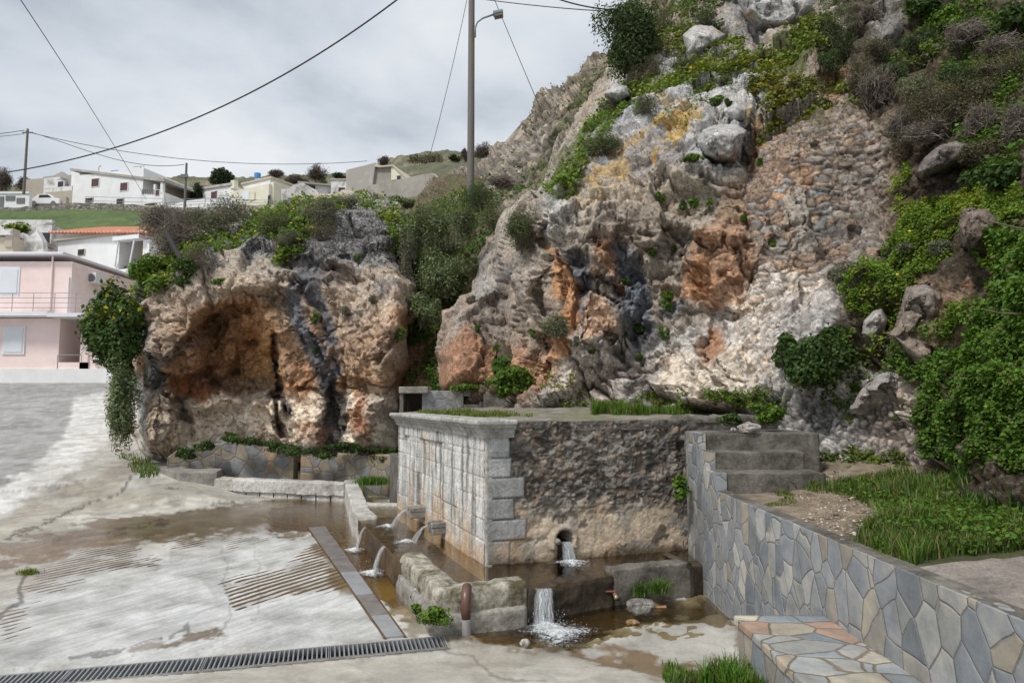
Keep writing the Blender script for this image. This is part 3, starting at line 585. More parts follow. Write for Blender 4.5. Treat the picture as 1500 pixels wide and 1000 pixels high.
# ------------------------------------------------------------------ the ground
def rise(Y): return np.interp(Y, [-40, 0, 3.0, 5.4, 12.6, 15, 20, 25, 30, 37, 41], [.9, .62, .36, .0, .0, .42, .95, 1.55, 2.15, 2.9, 3.3])
hill_pts = [(px, 559, 38) for px in (-300, -100, 60)] + [(px, 470, 44) for px in (-300, -100, 60, 170)] + [(px, 418, 50) for px in (-300, 0, 160)] + [(px, 352, 58) for px in (-300, 0, 200)] + \
 [(px, 336, 63) for px in (-300, 0, 200)] + [(px, 307, 79) for px in (-300, 0, 120, 220, 300)] + [(px, 303, 84) for px in (-300, 0, 200, 300, 390)] + [(px, 290, 102) for px in (-300, 100, 220)] + [(px, 276, 140) for px in (-300, 0, 220)] + [(px, 300, 400) for px in (-300, 0, 300, 500)] + \
 [(300,560,18),(300,440,40),(300,355,58),(300,288,110),(300,268,150),(300,276,260),(450,520,18),(450,410,40),(450,330,60),(450,303,75),(450,288,100),(450,266,140),(450,280,260),
  (550,520,17),(550,400,24),(550,315,40),(550,300,60),(550,286,100),(550,262,150),(550,275,260),(650,520,16),(650,400,24),(650,330,32),(650,283,60),(650,258,100),(650,238,150),(650,228,200),(650,250,400),
  (730,520,16),(730,400,22),(730,300,30),(730,270,60),(730,242,110),(730,224,200),(730,245,400),(850,500,16),(850,330,25),(850,260,60),(850,220,200),(850,250,400),(1100,500,16),(1100,330,25),(1100,260,60),(1100,220,200),(1100,250,400),(1600,500,16),(1600,330,25),(1600,250,60),(1600,220,200),(1600,250,400),(600,226,190),(560,250,170)]
hp = np.array(hill_pts, float); hill_f = tps(np.stack([hp[:, 0], np.log(hp[:, 2]) * 300, hp[:, 1]], 1))
def ground_z(X, Y, fine=True):
    X = np.asarray(X, float); Y = np.asarray(Y, float)
    u = X / np.maximum(Y, 3.5)
    r = rise(Y); court = np.where(Y > 12.6, r * sstep(-.36, -.50, u) + (r * .0) * (1 - sstep(-.36, -.50, u)), r)
    court = np.where(Y < 5.4, r * (1 - .35 * sstep(-1, -3.5, X)), court)
    # picture height the hill reaches at this distance, turned back into metres
    pxx = np.clip(750 + u * 1000 / (CP + .1), -400, 1700); py = hill_f(pxx, np.log(np.maximum(Y, 14)) * 300)
    rx, ry, rz = ray(pxx, py); hz = CAMZ + Y * rz / ry
    hz = np.where(Y > 350, hz - (Y - 350) * .12, hz)
    wl = sstep(37.5, 41.5, Y); wm = sstep(15.5, 21, Y); s = sstep(-.58, -.44, u)
    k = wl * (1 - s) + wm * s
    z = court * (1 - k) + hz * k
    return z
rows = [np.array([-40, -20, -8, -2, 1.0, 2.0, 2.6]), 2.0 / ((np.arange(1130, 640, -2.0) - 584) / 1000.), np.linspace(35.7, 41, 8) if False else np.geomspace(36, 900, 190)]
Yr = np.unique(np.concatenate([rows[0], rows[1][(rows[1] > 2.9) & (rows[1] < 35.9)], rows[2]]))
ur = np.concatenate([np.linspace(-3.2, -.86, 14)[:-1], np.arange(-.86, .36, .0021), np.linspace(.37, 3.2, 16)])
UU, YY = np.meshgrid(ur, Yr); gx = (UU * np.maximum(YY, 3.5)).ravel(); gy = YY.ravel(); gz = ground_z(gx, gy)
GP = np.stack([gx, gy, gz], 1); gpx, gpy = proj(GP)
near = gy < 60
# --- what the court is made of, and where water stands
n1 = fbm(GP * 1.3 * [1, 1, 0], 5, 3, .6); n2 = fbm(GP * 5 * [1, 1, 0], 4, 9, .6); n3 = fbm(GP * [.35, .35, 0], 3, 12)
gcol = np.zeros((len(GP), 4)); gcol[:, :3] = (.43, .415, .38); gcol[:, 3] = .0
def gm(shape, f, rg=1., flat=.45):
    m = np.zeros(len(GP)); q = near
    # ragged edges are longer across the sight line than along it
    m[q] = mask_of(gpx[q], gpy[q], shape, f, (n1[q] * 48 + n2[q] * 22) * rg * np.clip((gpy[q] - 560) / 250, .15, 1.2)); return m
def gp(shape, c, st, f=6, rg=1., wet=None):
    m = gm(shape, f, rg) * st; mm = m[:, None]; gcol[:, :3] = gcol[:, :3] * (1 - mm) + np.array(c) * mm
    if wet is not None: gcol[:, 3] = gcol[:, 3] * (1 - m) + wet * m
    return m
gcol[:, :3] *= (1 + .22 * n3 + .16 * n1)[:, None]
road = gp([(-300, 540), (60, 540), (165, 562), (140, 590), (110, 640), (60, 690), (-30, 735), (-300, 900)], (.31, .305, .30), .95, 5, .4)
gp([(110, 585), (152, 575), (160, 640), (120, 690), (30, 740), (-60, 770), (-60, 742), (40, 690), (95, 640)], (.62, .61, .59), .9, 5, .6)
gp([(40, 730), (150, 690), (190, 660), (200, 690), (180, 720), (90, 740), (20, 760)], (.26, .22, .18), .75, 8)
gp([(160, 700), (260, 715), (400, 730), (300, 742), (180, 760), (60, 790), (-40, 800), (30, 760)], (.40, .37, .31), .8, 9)
gp([(250, 728), (400, 728), (370, 742), (200, 765), (90, 785), (110, 765)], (.55, .525, .46), .7, 5)
# damp brown run-off that comes from the basin and crosses the court
BROWN = (.13, .092, .042)
gp([(-60, 815), (60, 780), (180, 762), (300, 745), (400, 728), (520, 722), (520, 800), (478, 775), (420, 778), (300, 790), (170, 800), (80, 820), (-60, 860)], (.14, .105, .062), .97, 4, .6, .95)
gp([(380, 745), (420, 728), (520, 722), (510, 790), (480, 775), (400, 772)], BROWN, .8, 6, .6, .9)
gp([(-60, 830), (60, 815), (200, 798), (290, 792), (240, 806), (120, 822), (60, 842), (20, 880), (-60, 905)], (.20, .14, .085), .8, 3, 1.2, .6)
gp([(60, 835), (200, 806), (330, 792), (470, 780), (590, 932), (640, 935), (600, 950), (0, 1000), (-60, 1000), (-60, 900)], (.50, .505, .50), .75, 10, .8)
gp([(330, 790), (400, 770), (480, 778), (560, 900), (420, 900), (340, 850)], (.58, .585, .575), .5, 12)
gp([(395, 835), (440, 800), (500, 790), (535, 850), (470, 850)], (.22, .15, .08), .0, 5)
# thin wet grooves in the brushed concrete
gd = np.array([.57, .82]); nn = np.array([-gd[1], gd[0]]); gl = gx * nn[0] + gy * nn[1] + .02 * n1
groove = np.zeros(len(GP))
for pl, st in (([(322, 890), (330, 862), (420, 830), (455, 805), (462, 800), (475, 808), (505, 855), (480, 866), (420, 872), (350, 905)], 1.), ([(330, 850), (400, 828), (440, 815), (430, 832), (370, 850), (330, 862)], .75), ([(60, 838), (150, 815), (210, 802), (290, 792), (300, 800), (200, 820), (100, 842)], 1.), ([(0, 905), (60, 862), (120, 850), (60, 885), (10, 930)], .7), ([(330, 790), (390, 786), (330, 812)], .5)):
    groove = np.maximum(groove, gm(pl, 7, .5) * st)
gp([(462, 800), (478, 798), (512, 850), (535, 868), (500, 868), (480, 840)], (.17, .12, .055), .8, 6, .5, .85)
gp([(275, 915), (320, 905), (330, 925), (300, 938), (240, 950), (265, 935)], (.14, .10, .065), .85, 4, .8, .6); gp([(100, 962), (200, 945), (250, 930), (232, 948), (150, 962)], (.19, .15, .11), .7, 2.5, .8, .4)
gp([(320, 905), (400, 880), (440, 872), (400, 895), (330, 918)], (.18, .12, .07), .6, 4, 1., .5)
tr = np.abs(np.hypot((gpx - 240) / 1.0, (gpy - 900) / .9) - 92) ; tm = ((tr < 14) & (gpx > 250) & (gpy < 890)).astype(float) * sstep(-.2, .3, n2) * .35
gcol[:, :3] *= (1 - tm * .5)[:, None]
POOL_L = [(470, 735), (508, 727), (535, 765), (560, 800), (600, 862), (618, 905), (575, 892), (538, 862), (500, 812), (478, 780), (400, 772), (400, 748)]
POOL_R = [(690, 872), (780, 862), (900, 872), (1046, 868), (1068, 888), (1070, 905), (1000, 915), (900, 928), (860, 945), (700, 930), (640, 905)]
gp(POOL_L, (.115, .062, .022), .95, 8, .6, 1.); gp(POOL_R, (.075, .052, .022), .97, 7, .7, 1.)
gp([(600, 880), (690, 885), (740, 930), (860, 945), (1010, 940), (1068, 950), (1075, 1010), (900, 1010), (780, 960), (650, 945), (600, 905)], (.17, .105, .045), .85, 8, 1., .85)
gp([(700, 935), (820, 930), (870, 950), (760, 965)], (.10, .07, .035), .8, 6, 1., .9); gp([(940, 900), (1060, 890), (1070, 925), (980, 935)], (.34, .32, .29), .8, 7, 1., .35)
gp([(545, 880), (590, 885), (650, 925), (610, 935), (585, 925)], (.62, .60, .55), .95, 5, .4, .1); gp((500, 775, 16, 30, -35), (.17, .12, .035), .6, 6, 1., .9); gp((555, 868, 34, 16, 30), (.27, .18, .03), .6, 6, 1., .9)
gp([(600, 905), (680, 915), (665, 932), (605, 930)], (.24, .20, .14), .8, 5, 1., .5)
gp([(-60, 1010), (640, 945), (760, 955), (980, 985), (1080, 1000), (1080, 1200), (-60, 1200)], (.45, .43, .38), .75, 8, 1.1, .05)
gp([(200, 1000), (420, 975), (640, 968), (740, 985), (600, 1010)], (.37, .33, .28), .5, 10, 1.2)
gp([(1075, 900), (1200, 900), (1400, 1100), (1080, 1100)], (.2, .16, .11), .8, 8)
gp([(-20, 840), (40, 832), (30, 880), (-20, 905)], (.44, .41, .36), .8, 4)
# cracks and slab joints, drawn where they run
for ln, wd_, st in (([(200,690),(165,725),(120,742),(60,768),(-20,800)], 2.2, .8), ([(345,732),(300,742),(235,765),(150,782)], 1.8, .7), ([(455,700),(330,745),(250,760)], 1.0, .4), ([(322,800),(328,840),(332,905),(318,935)], 1.6, .35), ([(100,962),(170,950),(232,938)], 2.5, .7), ([(245,938),(268,912),(272,930)], 3, .7), ([(0,905),(28,880),(42,838)], 4, .8), ([(60,960),(30,990)], 1.5, .3), ([(640,948),(700,962),(720,990),(800,1000)], 2.2, .5), ([(370,780),(380,860),(372,900)], 1.2, .3), ([(130,700),(100,712),(0,722)], 1.4, .5), ([(820,870),(900,960),(960,1000)], 1.5, .3)):
    a_ = np.array(ln, float); m = np.zeros(len(GP)); q = near & (gpy > 600); dmin = np.full(q.sum(), 1e9); xx, yy_ = gpx[q] + 14 * n1[q], gpy[q] + 10 * n2[q]
    for p_, r_ in zip(a_[:-1], a_[1:]):
        e_ = r_ - p_; t_ = np.clip(((xx - p_[0]) * e_[0] + (yy_ - p_[1]) * e_[1]) / (e_ @ e_), 0, 1); dmin = np.minimum(dmin, np.hypot(xx - p_[0] - t_ * e_[0], (yy_ - p_[1] - t_ * e_[1])))
    m[q] = sstep(wd_ + 1, wd_ * .3, dmin) * st; gcol[:, :3] *= (1 - .75 * m)[:, None]
# cracks
cr = np.abs(fbm(GP * [.55, .55, 0] + 31, 4, 71, .55)); crm = 0 * sstep(.012, .003, cr) * near * sstep(0, 250, 900 - gpy) * (gpx < 480) * (gcol[:, 3] < .3)
gcol[:, :3] *= (1 - .55 * crm)[:, None]
gcol[:, :3] *= (1 + .25 * n2 * (1 - gcol[:, 3]))[:, None]
# hillside beyond: scrub, field, earth
far = gy > 39.5; hn = fbm(GP * [.12, .12, 0], 5, 40, .6)
hc = np.where(hn[:, None] > .02, np.array((.10, .105, .055)), np.array((.19, .165, .11))) * (1 + .5 * fbm(GP * [.6, .6, 0], 3, 44))[:, None]
gcol[far, :3] = hc[far]; gcol[far, 3] = 0
fld = far & (gy > 57) & (gy < 79) & (gpx < 300); gcol[fld, :3] = np.array((.075, .115, .028)) * (1 + .5 * hn[fld] + .4 * n1[fld])[:, None]
rd2 = far & (gy > 79) & (gy < 84); gcol[rd2, :3] = (.3, .28, .25)
mid = (gy > 16) & (gy <= 60) & (gx / gy > -.5); gcol[mid, :3] = (.11, .10, .05); gcol[mid, 3] = 0
# hollows that hold water, brushed grooves, cracks
poolm = np.maximum(gm(POOL_L, 7, .5), gm(POOL_R, 7, .6))
GP[:, 2] += near * (-.05 * poolm + .012 * n1 * sstep(22, 12, gy) + .006 * n2 * sstep(13, 8, gy) - .02 * crm - .25 * tm * .02)
GP[:, 2] += (gy > 60) * .5 * hn + (gy > 95) * 2.2 * hn
# slot under the long drain grate
GA, GB = G(651, 940, 0), G(20, 998, 0)
ga = np.array(GA[:2]); gdir = np.array((GB - GA)[:2]); glen = 4.6; gdir /= np.linalg.norm(gdir); gnr = np.array([gdir[1], -gdir[0]])
gs = (gx - ga[0]) * gdir[0] + (gy - ga[1]) * gdir[1]; gt = (gx - ga[0]) * gnr[0] + (gy - ga[1]) * gnr[1]
slot = (gs > -.0) & (gs < glen) & (np.abs(gt) < .135); GP[slot, 2] = -.22; gcol[slot, :3] = (.03, .028, .025)
sid = (gs > -.05) & (gs < glen + .1) & (np.abs(gt) < .25) & ~slot; GP[sid, 2] = -.006
idx = np.arange(len(GP)).reshape(UU.shape)
F = np.stack([idx[:-1, :-1], idx[:-1, 1:], idx[1:, 1:], idx[1:, :-1]], -1).reshape(-1, 4)
brushed = gm([(0, 845), (200, 805), (330, 790), (480, 778), (590, 932), (0, 985), (-300, 1000), (-300, 880)], 14, .8)
me = fastmesh("ground", GP, F, np.clip(gcol, 0, 1)); ga_ = me.color_attributes.new('Groove', 'FLOAT_COLOR', 'POINT'); ga_.data.foreach_set('color', np.stack([groove, brushed, 0 * groove, 1 + 0 * groove], 1).astype(np.float32).ravel())
g = link("ground", me, M['ground']); tag(g, kind='structure')

# ---- water
def watermat(name, tint, rough=.02, bs=9, bstr=.25, foam=False):
    m, nt, b = newmat(name); nt.nodes.remove(b); v = coords(nt)
    gl = N(nt, 'ShaderNodeBsdfGlossy', inp={'Roughness': rough, 'Color': (1, 1, 1, 1)}); tr = N(nt, 'ShaderNodeBsdfTransparent', inp={'Color': tuple(tint) + (1,)})
    fr = N(nt, 'ShaderNodeFresnel', inp={'IOR': 1.33}); mx = N(nt, 'ShaderNodeMixShader')
    h = noise(nt, v, bs, 4, .55, .8); bn = N(nt, 'ShaderNodeBump', inp={'Strength': bstr, 'Distance': .02}); L(nt, h, bn.inputs['Height'])
    L(nt, bn.outputs[0], gl.inputs['Normal']); L(nt, bn.outputs[0], fr.inputs['Normal'])
    L(nt, fr.outputs[0], mx.inputs[0]); L(nt, tr.outputs[0], mx.inputs[1]); L(nt, gl.outputs[0], mx.inputs[2]); L(nt, mx.outputs[0], nt.nodes['Material Output'].inputs[0])
    return m
watermat('water', (.80, .74, .58), bstr=.35)
watermat('shallow', (.95, .92, .84), bstr=.3, bs=14)
def foammat():
    m, nt, b = newmat('foam'); at_ = N(nt, 'ShaderNodeVertexColor', layer_name='Col'); b.inputs['Base Color'].default_value = (.85, .88, .9, 1); b.inputs['Roughness'].default_value = .15
    v = coords(nt); a = noise(nt, v, 26, 7, .72, 1.2); sp_ = N(nt, 'ShaderNodeSeparateColor'); L(nt, at_.outputs[0], sp_.inputs[0]); al = math_(nt, 'MULTIPLY', math_(nt, 'ADD', math_(nt, 'SUBTRACT', a, .62), math_(nt, 'MULTIPLY', sp_.outputs[0], .42)), 4.0, clamp=True); L(nt, al, b.inputs['Alpha']); bump(nt, b, a, .8, .03)
    m, nt, b = newmat('stream'); b.inputs['Base Color'].default_value = (.80, .84, .88, 1); b.inputs['Roughness'].default_value = .08; b.inputs['Specular IOR Level'].default_value = .8
    at_ = N(nt, 'ShaderNodeVertexColor', layer_name='Col'); mp = N(nt, 'ShaderNodeMapping'); mp.inputs['Scale'].default_value = (16, 1.8, 5); L(nt, at_.outputs[0], mp.inputs[0])
    a = noise(nt, mp.outputs[0], 1.0, 5, .7, .4); al = ramp(nt, a, [(.40, gray(.02)), (.54, gray(.35)), (.68, gray(.95))]); al = math_(nt, 'MULTIPLY', al, at_.outputs[1]); L(nt, al, b.inputs['Alpha']); bump(nt, b, a, 1., .02)
foammat()
def sheet(name, poly, z, mat, label=None, cat=None, kind=None, sub=True):
    me = bpy.data.meshes.new(name); me.from_pydata([(p[0], p[1], z) for p in poly], [], [tuple(range(len(poly)))]); me.update()
    if me.polygons[0].normal.z < 0: me.flip_normals()
    return tag(link(name, me, M[mat]), label, cat, kind=kind)
def gpoly(pts, z): return [G(x, y, z) for x, y in pts]
sheet("shallow_water", gpoly([(410, 722), (520, 715), (530, 760), (600, 850), (640, 915), (600, 925), (540, 880), (480, 800), (380, 782), (330, 770)], -.008), -.008, 'shallow', kind='structure')
sheet("pool_water", gpoly([(650, 880), (700, 862), (1040, 855), (1064, 875), (1075, 925), (860, 955), (640, 925)], -.006), -.006, 'water', kind='structure')

# ------------------------------------------------------------------ stone facing (irregular flagstones)
def flagmat(name, cols, sc=3.2, mortar=(.36, .33, .28), stretch=(1, 1, 1), mw=.035, seed=0, dirt=.5, brt=1.0):
    m, nt, b = newmat(name); v0 = coords(nt)
    mp = N(nt, 'ShaderNodeMapping'); mp.inputs['Scale'].default_value = stretch; mp.inputs['Location'].default_value = (seed, seed * .7, seed * 1.3); L(nt, v0, mp.inputs[0])
    wn = N(nt, 'ShaderNodeTexNoise', inp={'Scale': 2.5, 'Detail': 2}); L(nt, mp.outputs[0], wn.inputs['Vector'])
    v = N(nt, 'ShaderNodeVectorMath', operation='MULTIPLY_ADD'); L(nt, wn.outputs['Color'], v.inputs[0]); v.inputs[1].default_value = (.10, .10, .10); L(nt, mp.outputs[0], v.inputs[2]); v = v.outputs[0]
    a = N(nt, 'ShaderNodeTexVoronoi', feature='F1', inp={'Scale': sc}); L(nt, v, a.inputs['Vector'])
    d = N(nt, 'ShaderNodeTexVoronoi', feature='DISTANCE_TO_EDGE', inp={'Scale': sc}); L(nt, v, d.inputs['Vector'])
    s = N(nt, 'ShaderNodeSeparateColor'); L(nt, a.outputs['Color'], s.inputs[0])
    k = len(cols); r = N(nt, 'ShaderNodeValToRGB'); r.color_ramp.interpolation = 'CONSTANT'; el = r.color_ramp.elements
    while len(el) < k: el.new(.5)
    for i, c in enumerate(cols): el[i].position = i / k; el[i].color = tuple(x * brt for x in c) + (1,)
    L(nt, s.outputs[0], r.inputs[0])
    lum = math_(nt, 'MULTIPLY_ADD', s.outputs[1], .5, .75); cc = mixc(nt, 1., r.outputs[0], ramp(nt, lum, [(.0, gray(0)), (1, gray(1))]), 'MULTIPLY')
    vn = noise(nt, v0, 7, 6, .7); cc = mixc(nt, 1., cc, ramp(nt, vn, [(.3, (.72, .74, .78)), (.5, gray(1)), (.7, (1.3, 1.22, 1.05))]), 'MULTIPLY')
    edge = ramp(nt, math_(nt, 'ADD', d.outputs[0], math_(nt, 'MULTIPLY_ADD', noise(nt, v0, 22, 3, .6), .05, -.025)), [(mw * .55, gray(1)), (mw, gray(0))])
    mc = mixc(nt, noise(nt, v0, 9, 5, .7), tuple(x * .45 for x in mortar), tuple(min(1, x * 1.5) for x in mortar)); cc = mixc(nt, edge, cc, mc)
    st = ramp(nt, noise(nt, v0, 1.7, 7, .7), [(.42, gray(0)), (.66, gray(dirt))]); cc = mixc(nt, st, cc, (.10, .085, .06))
    L(nt, cc, b.inputs['Base Color']); b.inputs['Roughness'].default_value = .62; b.inputs['Specular IOR Level'].default_value = .4
    h = ramp(nt, d.outputs[0], [(0, gray(0)), (mw * 1.3, gray(.85)), (mw * 4, gray(1))]); h1 = bump(nt, None, h, .9, .012); bump(nt, b, noise(nt, v0, 18, 6, .7), .45, .01, h1)
    return m
FL = [(.25, .265, .285), (.30, .28, .245), (.21, .23, .255), (.37, .37, .36), (.28, .29, .30), (.26, .275, .29), (.25, .27, .285), (.42, .41, .385), (.19, .21, .24), (.30, .305, .295), (.26, .275, .285), (.34, .31, .26)]
flagmat('flag_wall', FL, 6.2, (.33, .32, .29), (1, 1, .75), .024, 3.1, .38, 1.12)
flagmat('flag_bench', [(.42, .42, .40), (.55, .48, .38), (.36, .40, .43), (.47, .32, .24), (.60, .55, .45), (.30, .35, .40), (.52, .45, .35), (.44, .46, .46)], 4.6, (.24, .2, .15), (.8, 1.25, 1), .03, 9.3, .45, .86)
flagmat('flag_low', [(.36, .32, .26), (.30, .30, .30), (.40, .33, .24), (.31, .32, .32), (.42, .31, .21), (.27, .28, .29), (.37, .35, .30)], 3.6, (.26, .20, .14), (1, 1, 1), .035, 5.7, .6, .85)
def concmat(name, col, dark, amount=.5, sc=2.2, wet=0):
    m, nt, b = newmat(name); v = coords(nt); a = noise(nt, v, sc, 9, .72, .3); f = noise(nt, v, 24, 6, .75)
    c = mixc(nt, ramp(nt, a, [(.40, gray(0)), (.62, gray(1))]), col, dark); c = mixc(nt, 1., c, ramp(nt, f, [(.3, gray(.6)), (.5, gray(1)), (.7, gray(1.35))]), 'MULTIPLY')
    L(nt, c, b.inputs['Base Color']); b.inputs['Roughness'].default_value = .85 - .6 * wet; b.inputs['Specular IOR Level'].default_value = .3
    h = bump(nt, None, a, .5, .04); bump(nt, b, f, .7, .015, h); return m
concmat('concrete', (.36, .34, .30), (.19, .175, .155)); concmat('pale_concrete', (.60, .585, .55), (.36, .34, .30)); concmat('old_concrete', (.20, .185, .16), (.075, .066, .055), sc=3); concmat('wet_concrete', (.085, .065, .045), (.028, .024, .02), wet=.55); concmat('brown_wet', (.14, .09, .045), (.05, .036, .022), wet=.6)
concmat('mossy_concrete', (.50, .46, .39), (.10, .085, .045), sc=5)
# ------------------------------------------------------------------ walls and masonry built as dense faces
def face(name, A, B, z0, z1, res, fn, mat, parent=None, flip=False):
    """vertical face from A to B; fn(s, z, P) gives outward displacement and colour"""
    A = np.array(A[:2], float); B = np.array(B[:2], float); Ln = np.linalg.norm(B - A); d = (B - A) / Ln; n = np.array([d[1], -d[0]])
    if flip: n = -n
    s = np.linspace(0, Ln, int(Ln / res) + 2); zz0 = z0; z = np.linspace(z0, z1, int((z1 - z0) / res) + 2)
    S, Z = np.meshgrid(s, z); sh = S.shape; S = S.ravel(); Z = Z.ravel()
    P = np.stack([A[0] + d[0] * S, A[1] + d[1] * S, Z], 1); D, col = fn(S, Z, P)
    P[:, 0] += n[0] * D; P[:, 1] += n[1] * D
    i = np.arange(len(S)).reshape(sh); F = np.stack([i[:-1, :-1], i[:-1, 1:], i[1:, 1:], i[1:, :-1]], -1).reshape(-1, 4)
    if flip: F = F[:, ::-1]
    return link(name, fastmesh(name, P, F, np.clip(col, 0, 1)), M[mat], parent)
def sweep(name, path, w, z0, z1, mat, parent=None, amp=.012, rr=.03, seed=0, res=.03, side=1, zf=None):
    """kerb-like wall along a plan path: width w to the inner side, rounded top edges, worn surface"""
    pts = [np.array(p[:2], float) for p in path]; out = []; 
    for a, b in zip(pts[:-1], pts[1:]):
        k = max(2, int(np.linalg.norm(b - a) / res)); out += [a + (b - a) * t / k for t in range(k)]
    out.append(pts[-1]); Q = np.array(out); T = np.gradient(Q, axis=0); T /= np.linalg.norm(T, axis=1)[:, None]; Nn = np.stack([-T[:, 1], T[:, 0]], 1) * side
    for _ in range(3): Nn[1:-1] = (Nn[:-2] + Nn[1:-1] + Nn[2:]); Nn /= np.linalg.norm(Nn, axis=1)[:, None]
    h = z1 - z0; prof = [(0, z0 + h * t) for t in np.linspace(0, 1, max(3, int((h - rr) / .03)))[:-1]]
    prof = [(0, z0 + (h - rr) * t) for t in np.linspace(0, 1, max(3, int(h / .03)))] + [(rr - rr * math.cos(t), z1 - rr + rr * math.sin(t)) for t in (.5, 1.0)]
    prof += [(x, z1) for x in np.linspace(rr, w - rr, max(3, int(w / .03)))] + [(w - rr + rr * math.sin(t), z1 - rr + rr * math.cos(t)) for t in (.5, 1.0)] + [(w, z1 - rr - (h - rr) * t) for t in np.linspace(0, 1, max(3, int(h / .03)))]
    prof = np.array(prof); nu, nv = len(Q), len(prof)
    P = np.zeros((nu, nv, 3)); P[:, :, :2] = Q[:, None] + Nn[:, None] * prof[None, :, 0:1]; P[:, :, 2] = prof[None, :, 1]
    c = P.mean(1, keepdims=True); V3 = P.reshape(-1, 3); dirs = (P - c).reshape(-1, 3); dirs /= np.linalg.norm(dirs, axis=1)[:, None] + 1e-6
    V3 = V3 + dirs * (amp * (1.3 * fbm(V3 * 4, 3, seed) + .8 * fbm(V3 * 18, 3, seed + 3)))[:, None]
    if zf is not None: V3[:, 2] += zf(V3)
    i = np.arange(nu * nv).reshape(nu, nv); F = np.stack([i[:-1, :-1], i[1:, :-1], i[1:, 1:], i[:-1, 1:]], -1).reshape(-1, 4)
    if side < 0: F = F[:, ::-1]
    F = F.tolist() + [i[0].tolist()[::(1 if side > 0 else -1)], i[-1].tolist()[::(-1 if side > 0 else 1)]]
    me = bpy.data.meshes.new(name); me.from_pydata(V3.tolist(), [], F); me.update(); me.shade_smooth()
    return link(name, me, M[mat], parent)

# ------------------------------------------------------------------ the fountain
FA, FB, FC = G(714, 826, .3), G(585, 743, .3), G(1003, 802, .3)
dAB = (FB - FA); LAB = Vector((dAB.x, dAB.y)).length; dAC = FC - FA; LAC = Vector((dAC.x, dAC.y)).length
uAB = Vector((dAB.x, dAB.y, 0)).normalized(); uAC = Vector((dAC.x, dAC.y, 0)).normalized()
nAB = Vector((-uAB.y, uAB.x, 0)); nAB = nAB if nAB.x < 0 else -nAB; nAC = Vector((uAC.y, -uAC.x, 0)); nAC = nAC if nAC.y < 0 else -nAC
ZT = 1.77
fo = empty('fountain', (0, 0, 0), 0, "old stone fountain with a pale ashlar face and dark rubble side with an arched outlet", "fountain")
def sAB(px):          # distance along the ashlar face seen at this column of the picture
    k = (px - 750) / 1000; t = (k * FA.y - FA.x) / ((FB.x - FA.x) - k * (FB.y - FA.y)); return t * LAB
def sAC(px):
    k = (px - 750) / 1000; t = (k * FA.y - FA.x) / ((FC.x - FA.x) - k * (FC.y - FA.y)); return t * LAC
CO = [.05, .285, .53, .745, .965, 1.18, 1.385, 1.455, 1.61]
SPOUTS = [(sAB(655), .43), (sAB(622), .455)]
def ashlar(S, Z, P):
    row = np.searchsorted(CO, Z); f = np.abs(Z[:, None] - np.array(CO)[None]).min(1)
    rw_ = np.where(row == 8, .19, .28 + .22 * hsh(row.astype(float), 9)) ; off = hsh(row.astype(float), 1) * .4; x = (S + off) / rw_ + .30 * np.sin(row * 3.1 + S * 4); ci = np.floor(x); fx = np.minimum(x - ci, 1 - x + ci) * rw_
    ID = ci * 7.13 + row * 3.7; j = np.minimum(f, fx) + .004 * fbm(P * 30, 2, 3)
    d = .008 * (hsh(ID, 1) - .5) - .009 * np.exp(-(j / .007) ** 2) * (.4 + hsh(ID, 6)) + .006 * fbm(P * 9, 4, 5) + .003 * fbm(P * 40, 2, 8)
    d = d - .03 * np.maximum(0, fbm(P * 2.2, 4, 22) - .25)
    def strip(a, b): return sstep(-.012, .012, np.minimum(S - sAB(b), sAB(a) - S))
    pil = strip(585.5, 596) + strip(604, 617) + strip(651, 740); d = d + .035 * np.clip(pil, 0, 1) * (Z < 1.45) + .035 * (Z >= 1.45)
    base = np.tile(np.array([.58, .57, .545]), (len(S), 1)) * (.86 + .28 * hsh(ID, 2))[:, None]
    warm = np.array([.56, .47, .36]); w_ = sstep(.0, .35, fbm(P * 1.6, 3, 31) + .25 * (1.0 - Z))[:, None]; base = base * (1 - .5 * w_) + warm * .5 * w_
    org = np.zeros(len(S))
    for s0, z0 in SPOUTS + [(sAB(640), .5), (sAB(606), .55), (sAB(690), .35)]:
        q = np.exp(-((S - s0) / (.16 + .12 * fbm(P * [3, 3, .6], 3, 6))) ** 2) * sstep(1.05, .35, Z); org = np.maximum(org, q)
    org = np.maximum(org, .9 * sstep(.52, .30, Z + .12 * fbm(P * 3, 3, 7))) * (.5 + .9 * sstep(-.25, .25, fbm(P * [9, 9, 1.3], 4, 16)))
    org = np.clip(org, 0, 1)[:, None]; base = base * (1 - .75 * org) + np.array([.50, .31, .155]) * .75 * org
    st = sstep(.05, .42, fbm(P * [13, 13, .9], 4, 12)) * sstep(.3, 1.5, Z + .5); dkl = 0
    for px in (597, 603, 617.5, 650, 654): dkl = dkl + np.exp(-((S - sAB(px)) / .028) ** 2) * (.5 + fbm(P * [4, 4, 1.5], 3, 18))
    st = np.clip(st * .75 + 1.0 * np.clip(dkl, 0, 1), 0, .9)[:, None]; base = base * (1 - st) + np.array([.115, .105, .09]) * st
    jm = np.exp(-(j / .006) ** 2)[:, None] * .42 * (.4 + hsh(ID, 6))[:, None]; base = base * (1 - jm) + np.array([.18, .14, .10]) * jm
    return d, np.concatenate([base * (1 + .18 * fbm(P * 22, 3, 44))[:, None], np.zeros((len(S), 1))], 1)
face('ashlar_face', FA, FB, .05, 1.62, .011, ashlar, 'stone', fo, flip=(Vector((uAB.y, -uAB.x, 0)) - nAB).length > 1)
QL = [.26, .22, .24, .42, .28, .40, .26, .24, .24]
